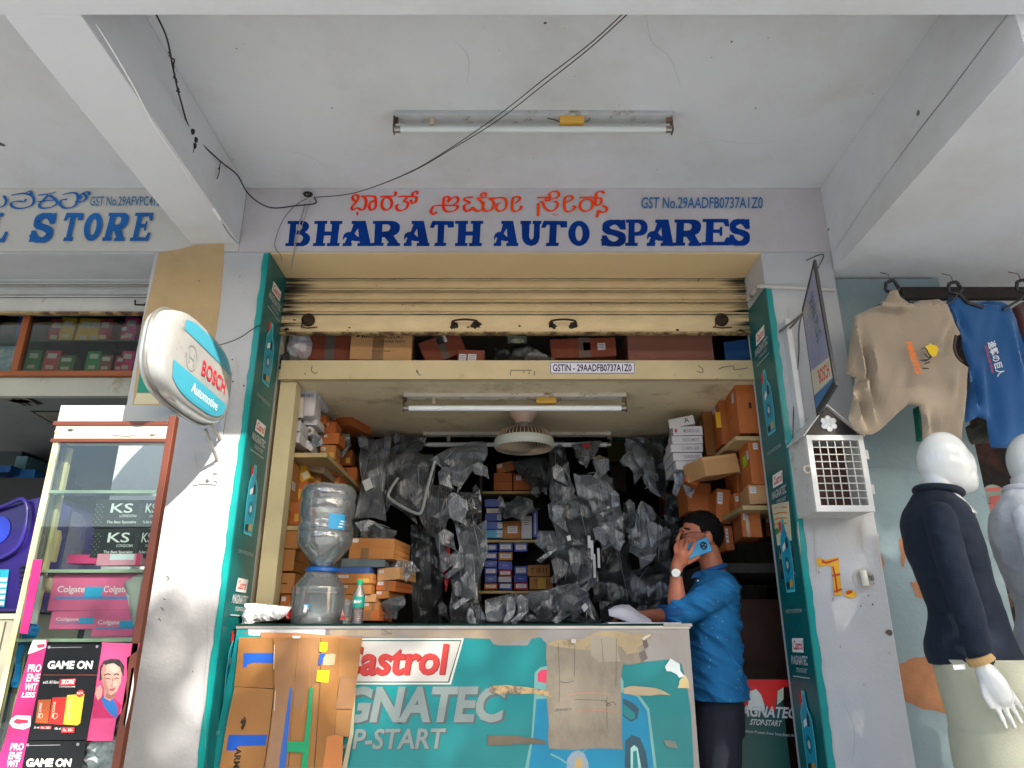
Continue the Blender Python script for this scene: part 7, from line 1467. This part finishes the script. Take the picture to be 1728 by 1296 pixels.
# ---- mannequins
gw_ = M('#c9ccca', .22, var=.03, coat=.3, dirt='#6a5c4a', dscale=9, dthr=.76, dsoft=.02)
def mannequin(label, dx, Yb, jacket, trousers, jname, turn=0, plaid=False):
    n = lambda x, y, dy=0: onY(x+dx, y, Yb+dy)
    t = thing('mannequin', label, 'mannequin', (n(1650, 1296).x, Yb, GZ+.12), 'mannequins outside the clothes shop')
    mb = MB(); hc = n(1594, 782)
    def hf(v):
        w = v.copy()
        if v.x > 0: w.x = v.x*(1.0-.10*max(0, v.z)); w.z = v.z*(1+.10*v.x)
        return w
    mb.ell(hc, (.095, .078, .118), fn=hf, nu=28, nv=20)
    mb.ell(hc+Vector((.04, 0, -.055)), (.066, .055, .062)); mb.ell(hc+Vector((.055, 0, -.01)), (.052, .055, .08)); mb.ell(hc+Vector((.070, 0, -.075)), (.032, .04, .036))
    loft(mb, dense([(n(1580, 805), .052, .052), (n(1583, 830), .056, .06), (n(1585, 850), .075, .10), (n(1590, 875), .10, .14)]))
    loft(mb, dense([(n(1590, 870), .08, .11), (n(1605, 950), .09, .12), (n(1640, 1030), .08, .11), (n(1655, 1150), .09, .12)]))
    wr = n(1653, 1112, -.215); el = n(1632, 1010, -.23); sh = n(1590, 872, -.17)
    limb(mb, [(sh+Vector((0, .05, -.02)), .030), (n(1628, 1015, -.205), .022), (n(1646, 1075, -.21), .022), (wr, .022), (n(1664, 1134, -.215), .030)]); 
    pa = n(1668, 1140, -.215); pb = n(1688, 1172, -.215); al = (pb-pa).normalized(); ac = Vector((al.z, 0, -al.x)).normalized()*-1
    limb(mb, [(pa, .034), (pa+al*.03, .038), (pa+al*.06, .034)], n=12); fingers(mb, pa+al*.075, al, ac, Vector((.3, .9, 0)).normalized(), .085, .0092, .28)
    limb(mb, [(pa+ac*-.02, .013), (pa+al*.035+ac*-.042, .0105), (pa+al*.075+ac*-.045, .009)], 10)
    for s in (-1, 1): limb(mb, [(n(1662, 1130, s*.07), .06), (n(1692, 1296, s*.07), .05), (Vector((n(1680, 1296).x+.02, Yb+s*.09, GZ+.55)), .06), (Vector((n(1680, 1296).x+.02, Yb+s*.09, GZ+.2)), .04)])
    make('body', remesh(mb, .005, 3), gw_, t, smooth=True)
    mb = MB()
    S_ = [(1553,1612,826,.066),(1545,1622,842,.12),(1537,1636,862,.185),(1533,1655,893,.195),(1541,1672,935,.185),(1561,1686,985,.165),(1577,1704,1031,.16),(1569,1722,1085,.185),(1578,1742,1122,.20)]
    secs = [(((n(a, y).x+n(b, y).x)/2-.022, Yb, n(a, y).z), (n(b, y).x-n(a, y).x)/2*.86, hy*.8) for a, b, y, hy in S_]; loft(mb, dense(secs, 5), 30)
    limb(mb, [(n(1584, 872, -.13), .052), (n(1604, 940, -.18), .050), (n(1628, 1015, -.21), .046), (n(1646, 1075, -.215), .042), (n(1655, 1108, -.215), .039)], 18)
    limb(mb, [(n(1584, 872, .12), .05), (n(1606, 960, .13), .046)], 18)
    j = remesh(mb, .007, 4)
    for i, v in enumerate(j.v):
        d = .0085*noise.noise(Vector((v.x*7+v.z*3, v.y*7, v.z*11)))+.006*noise.noise(Vector((v.x*20, v.y*20, v.z*30+dx))); j.v[i] = v+Vector((d, d, d*.3))
    make(jname, j, jacket, t, smooth=True)
    mb = MB(); c0 = n(1583, 828); mb.tube([c0+Vector((.070*math.cos(a), .075*math.sin(a), -.012*math.cos(a)-.004)) for a in [k*math.pi/12 for k in range(24)]], .014, 8, closed=True); make('collar', mb, jacket, t, smooth=60)
    mb = MB(); S_ = [(1580,1738,1112,.185),(1592,1745,1160,.185),(1606,1758,1220,.18),(1620,1772,1296,.175)]; secs = [(((n(a, y).x+n(b, y).x)/2, Yb, n(a, y).z), (n(b, y).x-n(a, y).x)/2, hy) for a, b, y, hy in S_]; e = secs[-1]; secs.append(((e[0][0]+.02, Yb, GZ+.3), .12, .14)); loft(mb, dense(secs, 10), 72)
    j = MB(); j.v = [v+Vector((1, -1, 0))*(.012*(1-abs(noise.noise(Vector((v.x*9+v.y*7, v.y*3, v.z*1.2))))*2)+.005*noise.noise(v*12)) for v in mb.v]; j.f = mb.f; make('trousers', j, trousers, t, smooth=True)
    return t, n
t, n = mannequin('white headless-faced mannequin in navy polo shirt and khaki trousers', 0, 2.60, M('#051528', .9, var=.12, scale=4, bump=.2, bscale=150), M('#b2b29c', .85, var=.06, scale=4, bump=.2, bscale=200), 'polo_shirt')
k = Sheet((0, 2.60-.195, 0), (1, 0, 0), (0, 0, 1), (0, -1, 0), h0=.012); k.poly([(1604,1122),(1624,1121),(1626,1129),(1606,1130)], wl, 'waist_label'); k.done(t)
mb = MB(); c = n(1651, 1106, -.215); d = (n(1655, 1113, -.215)-c).normalized(); mb.tube([c, c+d*.022], .040, 18); make('cuff_lining', mb, M('#a8895a', .8), t)
t, n = mannequin('second mannequin in a white plaid shirt cut by the right picture edge', 152, 2.66, M('#cfd0d4', .85, var=.08, scale=4, bump=.2, bscale=150, dirt='#a8aab8', dscale=6, dthr=.62), M('#3c4048', .85), 'plaid_shirt')

# ---------------------------------------------------------------- the customer on the telephone
MY = 3.62
m = lambda x, y, dy=0: onY(x, y, MY+dy)
t = thing('person', 'man in a blue dotted shirt and dark trousers talking on a phone at the counter', 'person', (m(1212, 1200).x, MY, FZ))
mb = MB(); hc = m(1181, 905)
def hf(v):
    w = v.copy()
    if v.z < 0: w.x = v.x*(1-.18*v.z*v.z*(1 if v.x > 0 else .3)); w.y = v.y*(1+.22*v.z)
    return w
mb.ell(hc+Vector((.010, 0, .012)), (.097, .076, .104), fn=hf, nu=28, nv=20)
mb.ell(hc+Vector((-.036, 0, -.045)), (.058, .056, .078), nu=20, nv=16)                     # face and jaw
limb(mb, [(hc+Vector((-.096, 0, .014)), .008), (hc+Vector((-.112, 0, -.018)), .011), (hc+Vector((-.100, 0, -.03)), .012)])   # nose
limb(mb, [(hc+Vector((-.082, -.03, .030)), .010), (hc+Vector((-.090, 0, .032)), .010), (hc+Vector((-.082, .03, .030)), .010)])
limb(mb, [(hc+Vector((-.088, -.016, -.058)), .008), (hc+Vector((-.096, 0, -.058)), .009), (hc+Vector((-.088, .016, -.058)), .008)]); limb(mb, [(hc+Vector((-.088, -.014, -.073)), .007), (hc+Vector((-.093, 0, -.073)), .008), (hc+Vector((-.088, .014, -.073)), .007)])
mb.ell(hc+Vector((-.074, 0, -.105)), (.024, .024, .02))
for s in (-1, 1):
    mb.ell(hc+Vector((.022, s*.080, -.018)), (.020, .010, .032), nu=14, nv=10); mb.ell(hc+Vector((-.078, s*.030, .004)), (.013, .013, .011))
limb(mb, [(hc+Vector((.03, 0, -.06)), .055), (m(1203, 960), .057), (m(1210, 985), .07)], 18)
TS = [(1210,972,.060,.10),(1210,984,.085,.165),(1208,1004,.105,.195),(1206,1050,.118,.185),(1207,1100,.120,.175),(1211,1150,.125,.180),(1213,1185,.125,.185)]
loft(mb, dense([(tuple(m(x, y)), rx*.78, ry*.80) for x, y, rx, ry in TS], 4), 28)
for s in (-1, 1): limb(mb, [(m(1213, 1190, s*.08), .065), (m(1214, 1296, s*.09), .065), (Vector((m(1214, 1296).x+.0, MY+s*.09, -.62)), .055), (Vector((m(1214, 1296).x+.01, MY+s*.09, FZ+.07)), .04)])
# left arm raised to the ear, elbow on the counter
sh = m(1222, 998, -.19); el = Vector((.752, 3.44, CT+.052)); wr = m(1141, 966, -.20)
limb(mb, [(sh+Vector((-.01, .04, -.02)), .045), ((sh+el)/2+Vector((.0, -.01, -.005)), .040), (el, .034)], 16); limb(mb, [(el, .035), (el+(wr-el)*.35, .041), (el+(wr-el)*.75, .031), (wr, .0265)], 16)
pal = m(1149, 944, -.155); limb(mb, [(wr, .026), (m(1143, 955, -.185), .030), (pal, .036), (m(1150, 934, -.150), .033)], 14)
for (x0_, y0_, d0, x1_, y1_, d1, x2_, y2_, d2, r) in ((1141,934,-.16, 1140,922,-.15, 1146,914,-.125, .0088), (1148,931,-.165, 1149,919,-.155, 1153,911,-.13, .0092), (1155,932,-.165, 1158,920,-.160, 1162,912,-.14, .0090), (1161,938,-.165, 1168,926,-.165, 1174,914,-.150, .0084), (1158,950,-.15, 1168,946,-.135, 1179,939,-.115, .0100)):
    limb(mb, [(pal, .014), (m(x0_, y0_, d0), r*1.12), (m(x1_, y1_, d1), r), (m(x2_, y2_, d2), r*.88)], 10, 4)
# right arm along the counter, hand on the paper
s2 = m(1208, 1000, .18); e2 = m(1142, 1040, .16); w2 = m(1082, 1040, .08)
limb(mb, [(s2, .058), ((s2+e2)/2, .048), (e2, .042)], 16); limb(mb, [(e2, .041), ((e2+w2)/2, .037), (w2, .026)], 16)
hp = m(1062, 1041, .05); limb(mb, [(w2, .026), (hp, .030)], 12)
dr = (hp-w2).normalized(); fingers(mb, hp+dr*.03, dr, Vector((0, 1, 0)), Vector((0, 0, -1)), .075, .0082, .3)
limb(mb, [(hp+Vector((.01, -.02, 0)), .012), (hp+Vector((-.03, -.045, .012)), .010), (hp+Vector((-.065, -.045, .014)), .009)], 10)
skin = M('#a5634a', .5, var=.08, scale=8, bump=.1, bscale=90)
make('body', remesh(mb, .0042, 2), skin, t, smooth=True)
# hair
def line(x, P):
    for (a, b), (c, d) in zip(P, P[1:]):
        if x <= c: return b+(d-b)*max(0, (x-a))/(c-a)
    return P[-1][1]
HL = [(-.11, .058), (-.075, .056), (-.045, .048), (-.022, .034), (-.010, .004), (.004, .0), (.03, .004), (.043, -.035), (.07, -.070), (.12, -.078)]
mb = MB(); nu, nv = 110, 80; vs = []; fs = []; hc2 = hc+Vector((.010, 0, .012))
for i in range(nv+1):
    ph = math.pi*i/nv
    for k in range(nu):
        a = 2*math.pi*k/nu; v = hf(Vector((math.sin(ph)*math.cos(a), math.sin(ph)*math.sin(a), math.cos(ph)))); p = Vector((v.x*.097, v.y*.076, v.z*.104))
        loc = p+Vector((.010, 0, .012)); d = loc.z-line(loc.x+.004*math.sin(k*2.1), HL); g_ = max(0, min(1, d/.014))
        sc_ = .93+g_*(.15+.05*noise.noise(loc*30)+.05*noise.noise(Vector((loc.x*150, loc.y*150, loc.z*60)))); vs.append(hc2+p*sc_+Vector((.004*g_, 0, .004*g_)))
for i in range(nv):
    for k in range(nu): fs.append((i*nu+k, (i+1)*nu+k, (i+1)*nu+(k+1) % nu, i*nu+(k+1) % nu))
mb.add(vs, fs); make('hair', mb, M('#070606', .75, var=.3, scale=30, bump=.6, bscale=160, stretch=(1, 1, .4), spec=.15), t, smooth=True)
mb = MB()
for s in (-1, 1): limb(mb, [(hc+Vector((-.086, s*.020, .030)), .005), (hc+Vector((-.078, s*.040, .033)), .0055), (hc+Vector((-.062, s*.055, .027)), .004)], 8, 3)
make('eyebrow', mb, M('#0c0a0a', .6), t)
mb = MB()
for s in (-1, 1): limb(mb, [(hc+Vector((-.090, s*.024, .006)), .0032), (hc+Vector((-.082, s*.040, .005)), .0035), (hc+Vector((-.074, s*.048, .003)), .002)], 8, 3)
make('eye', mb, M('#181010', .3), t); mb = MB(); limb(mb, [(hc+Vector((-.1, -.02, -.045)), .006), (hc+Vector((-.106, 0, -.043)), .007), (hc+Vector((-.1, .02, -.045)), .006)], 8, 3); make('moustache', mb, M('#14100e', .7), t)
mb = MB(); mb.tube([hc+Vector((-.085, -.062, .006)), hc+Vector((-.03, -.083, .010)), hc+Vector((.02, -.086, .004))], .0016, 6); mb.tube([hc+Vector((-.098+.004*math.cos(a), -.040+.022*math.cos(a), -.004+.016*math.sin(a))) for a in [q*math.pi/8 for q in range(16)]], .0014, 5, closed=True); make('glasses', mb, M('#22181a', .3, metal=.5), t)
# shirt
sc1 = M('#0a659c', .85, var=.2, scale=7, bump=.35, bscale=70)
ms = sc1.copy(); nt = ms.node_tree; nn = nt.nodes; ll = nt.links; pb_ = nn['Principled BSDF']; src = pb_.inputs['Base Color'].links[0].from_socket
tc = nn.new('ShaderNodeTexCoord'); vo = nn.new('ShaderNodeTexVoronoi'); vo.inputs['Scale'].default_value = 30; vo.inputs['Randomness'].default_value = .75; ll.new(tc.outputs['Object'], vo.inputs['Vector'])
ls = nn.new('ShaderNodeMath'); ls.operation = 'LESS_THAN'; ls.inputs[1].default_value = .10; ll.new(vo.outputs['Distance'], ls.inputs[0]); mi = nn.new('ShaderNodeMix'); mi.data_type = 'RGBA'
fm = nn.new('ShaderNodeMath'); fm.operation = 'MULTIPLY'; fm.inputs[1].default_value = .4; ll.new(ls.outputs[0], fm.inputs[0]); ll.new(fm.outputs[0], mi.inputs[0]); ll.new(src, mi.inputs[6]); mi.inputs[7].default_value = (.5, .62, .7, 1); ll.new(mi.outputs[2], pb_.inputs['Base Color'])
mb = MB(); TS2 = [(1202,964,.062,.074),(1205,974,.072,.12),(1206,986,.090,.175),(1204,1004,.106,.195),(1202,1050,.117,.18),(1202,1100,.120,.17),(1206,1150,.128,.175),(1209,1180,.132,.18)]
loft(mb, dense([(tuple(m(x, y)), rx, ry) for x, y, rx, ry in TS2], 5), 32)
cufp = el+(wr-el)*.10+Vector((.012, 0, .004))
limb(mb, [(m(1216, 998, -.155), .068), ((sh+el)/2+Vector((.01, -.01, .0)), .062), (el+Vector((.035, 0, .008)), .062), (el+Vector((.010, 0, .010)), .058)], 18)
limb(mb, [(m(1206, 998, .15), .066), ((s2+e2)/2, .064), (e2+Vector((.0, 0, .004)), .052), (e2+(w2-e2)*.30, .049)], 18)
j = remesh(mb, .006, 3)
for i, v in enumerate(j.v):
    tq = (v-sh).dot((el-sh).normalized()); d = .034*((1-abs(noise.noise(Vector((v.x*5+v.z*9, v.y*5, v.z*5+3))))*2)**3)*.5+.018*max(0, 1-abs(noise.noise(Vector((v.x*12+v.z*16+5, v.y*8, v.z*7))))*4)*.6+.008*noise.noise(Vector((v.x*18+v.z*14, v.y*12, v.z*9))); q = (v-Vector((m(1210, 1000).x, MY, v.z))).normalized(); j.v[i] = v+q*d
make('shirt', j, ms, t, smooth=True)
cm = M('#0b4c84', .85, var=.12, scale=9, bump=.3)
mb = MB(); cb_ = m(1203, 962); mb.tube([cb_+Vector((.062*math.cos(a)-.004, .066*math.sin(a), .020*math.cos(a)+.002)) for a in [k*math.pi/12 for k in range(24)]], .013, 8, closed=True); make('collar', mb, cm, t, smooth=60)
mb = MB(); q = [m(1186, 962, -.045), m(1172, 966, -.07), m(1166, 976, -.07), m(1184, 974, -.075)]; mb.add(q+[v+Vector((.0, .006, 0)) for v in q], [(0, 1, 2, 3), (7, 6, 5, 4), (0, 1, 5, 4), (1, 2, 6, 5), (2, 3, 7, 6), (3, 0, 4, 7)]); make('collar_tip', mb, cm, t)
mb = MB(); c = el+(wr-el)*.16; d = (wr-el).normalized(); mb.tube([c-d*.030+Vector((.010, 0, 0)), c+Vector((.002, 0, 0))], [.063, .060], 20); make('cuff', mb, cm, t, smooth=60)
mb = MB(); c = e2+(w2-e2)*.28; d = (w2-e2).normalized(); mb.tube([c, c+d*.035], [.056, .054], 20); make('cuff', mb, cm, t, smooth=60)
for x_, y in ((1178, 980),): mb = MB(); mb.ell(m(x_, y, -.125), (.005, .005, .005), nu=10, nv=6); make('button', mb, wl, t)
mb = MB(); loft(mb, dense([(tuple(m(1209, 1160)), .112, .160), (tuple(m(1210, 1200)), .118, .168), (tuple(m(1210, 1240)), .120, .172)], 4), 28)
for s in (-1, 1): limb(mb, [(m(1214, 1215, s*.085), .100), (m(1214, 1296, s*.09), .098), (Vector((m(1214, 1296).x+.0, MY+s*.09, -.62)), .078), (Vector((m(1214, 1296).x+.0, MY+s*.09, FZ+.06)), .068)], 18)
j = remesh(mb, .008, 3)
for i, v in enumerate(j.v): j.v[i] = v+Vector((1, 1, 0))*.007*noise.noise(Vector((v.x*9, v.y*9, v.z*5)))
make('trousers', j, M('#121826', .85, var=.15, scale=6, bump=.2, bscale=120), t, smooth=True)
for s in (-1, 1): mb = MB(); loft(mb, [((m(1214, 1296).x+.02, MY+s*.09, FZ+.07), .05, .04), ((m(1214, 1296).x-.01, MY+s*.09, FZ+.04), .10, .045), ((m(1214, 1296).x-.03, MY+s*.09, FZ+.002), .14, .05)]); make('shoe', mb, M('#120f0e', .4), t, smooth=50)
# watch
t = thing('wrist_watch', 'white faced watch with black strap on the raised wrist of the man', 'watch', tuple(wr))
d = (wr-el).normalized(); c = wr-d*.006; mb = MB(); mb.tube([c-d*.009, c+d*.009], .0315, 20); make('strap', mb, M('#0c0c0e', .5), t, smooth=60)
rot = Vector((-.25, -1, .05)).normalized().to_track_quat('Z', 'Y').to_matrix(); mb = MB(); mb.lathe([(.0215, 0), (.0215, .006), (.019, .008), (0, .008)], c+Vector((-.25, -1, .05)).normalized()*.029, 24, m=rot); WC = make('case', mb, M('#a8a8a4', .25, metal=.8), t, smooth=40)
mb = MB(); mb.lathe([(.0180, 0), (0, .0004)], c+Vector((-.25, -1, .05)).normalized()*.0375, 24, m=rot); make('dial', mb, M('#d0d0cc', .4), WC)
# phone
t = thing('mobile_phone', 'light blue phone with round camera island held to the ear', 'phone', tuple(m(1180, 925, -.12)))
q = [m(1154, 922, -.135), m(1193, 907, -.108), m(1200, 929, -.102), m(1160, 944, -.128)]; U = (q[1]-q[0]); V = (q[0]-q[3]); N = U.cross(V).normalized()
if N.y > 0: N = -N
U.normalize(); V = N.cross(U).normalized(); V = V if V.z > 0 else -V; c = sum(q, Vector())/4; mt = Matrix((U, N, V)).transposed(); 
mb = MB(); mb.box(c, (.140, .008, .072), mt); make('frame', mb, M('#0c0e14', .3), t, bevel=.003); mb = MB(); mb.box(c+N*.0035, (.135, .003, .067), mt); make('back_cover', mb, M('#3f8fc0', .25, var=.06), t, bevel=.001)
rz_ = N.to_track_quat('Z', 'Y').to_matrix(); mb = MB(); mb.lathe([(.019, 0), (.018, .003), (0, .003)], c+U*.034+V*.002+N*.004, 24, m=rz_); CI = make('camera_island', mb, M('#1c3a54', .15), t, smooth=40)
for a in range(3): mb = MB(); mb.lathe([(.004, 0), (.003, .001), (0, .001)], c+U*(.034+.009*math.cos(a*2.1))+V*(.002+.009*math.sin(a*2.1))+N*.0072, 12, m=rz_); make('lens', mb, M('#7a8a9c', .1), CI)
# papers
t = thing('paper_sheet', 'sheaf of white paper curling under the resting hand of the man', 'paper', tuple(m(1060, 1048)))
vs = []; fs = []; top = [(1026,1030),(1036,1023),(1048,1020),(1062,1021),(1078,1033),(1098,1047)]; bt = [(1028,1038),(1040,1042),(1052,1046),(1064,1050),(1080,1053),(1100,1054)]
for (a, b), (c_, d_) in zip(top, bt):
    p, q_ = onY(a, b, 3.60), onY(c_, d_, 3.36)
    for i in range(5): k_ = i/4; w = p+(q_-p)*k_; w.z = max(w.z+.012*math.sin(k_*3.1), CT+.004); vs.append(w)
for i in range(5):
    for j_ in range(4): fs.append((i*5+j_, (i+1)*5+j_, (i+1)*5+j_+1, i*5+j_+1))
mb = MB(); N_ = len(vs); mb.add(vs+[v-Vector((0, 0, .003)) for v in vs], fs+[tuple(i+N_ for i in reversed(f)) for f in fs]); make('sheets', mb, M('#b4b8c8', .7, var=.03), t, smooth=40)
t = thing('paper_sheet', 'flat papers lying at the right end of the counter under the elbow', 'paper', (.6, 3.5, CT))
make('sheets', MB().bb(.42, .74, 3.32, 3.6, CT+.0015, CT+.006), M('#b8bcc8', .7, var=.03), t)
# ---------------------------------------------------------------- unseen tree added behind the camera, leaf gaps shaped to cast the sun patches
t = thing('shade_tree', 'unseen leafy tree added to shade the shop fronts, leaf gaps shaped for sun patches', 'tree', (8.0, -6, GZ))
mb = MB(); mb.tube(smooth_line([(8.0, -6, GZ), (8.1, -6, .5), (7.8, -6.1, 2.5), (7.0, -6.1, 4.0), (6.0, -6, 5.2)], 5), [.26-.009*i for i in range(21)], 12)
mb.tube(smooth_line([(7.7, -6.1, 2.8), (8.9, -5.8, 4.2), (10.0, -5.5, 5.2)], 5), [.13-.008*i for i in range(11)], 10)
mb.tube(smooth_line([(7.0, -6.1, 4.0), (5.0, -5.8, 4.7), (3.0, -5.5, 5.3), (1.6, -5.3, 5.6)], 5), [.05-.0028*i for i in range(16)], 10); make('trunk', mb, M('#4a3a2c', .9, var=.3, bump=.5), t)
rd = random.Random(21); mb = MB()
def lit(x, z):
    e = lambda v, a, b, s: max(0, min(1, (v-a)/s+.5))*max(0, min(1, (b-v)/s+.5))
    p = e(x, -2.15, -1.16, .12)*e(z, .12, 1.4, .2)
    p = max(p, .85*e(x, -2.5, -1.66, .08)*e(z, -1.3, .3, .2), e(x, -1.36, -1.14, .1)*e(z, -.42, -.20, .1)*.9, e(x, -.90, -.66, .1)*e(z, -.26, .12, .12)*.9, .22*e(x, -1.2, -.2, .3)*e(z, -.30, .04, .2), e(x, .9, 1.10, .05)*e(z, -.90, -.76, .05), e(x, -1.2, -1.0, .08)*e(z, -.1, .32, .12))
    return p
n_ = 0
for i in range(24000):
    x, z = rd.uniform(-3.6, 5.2), rd.uniform(-2.0, 1.6); y = rd.uniform(-7.2, -3.8)
    if rd.random() < 1.0*lit(x, z): continue
    k = (WY-y); c = Vector((x+.60*k, y, z+.62*k)); s = rd.uniform(.05, .11)
    a = Vector((rd.gauss(0, 1), rd.gauss(0, 1), rd.gauss(0, 1))).normalized(); b = a.cross(Vector((rd.gauss(0, 1), rd.gauss(0, 1), rd.gauss(0, 1)))).normalized()
    mb.add([c-a*s, c+b*s*.45, c+a*s, c-b*s*.45], [(0, 1, 2, 3)]); n_ += 1
o = make('crown', mb, M('#33501e', .6, var=.3), t); o['kind'] = 'stuff'
# end
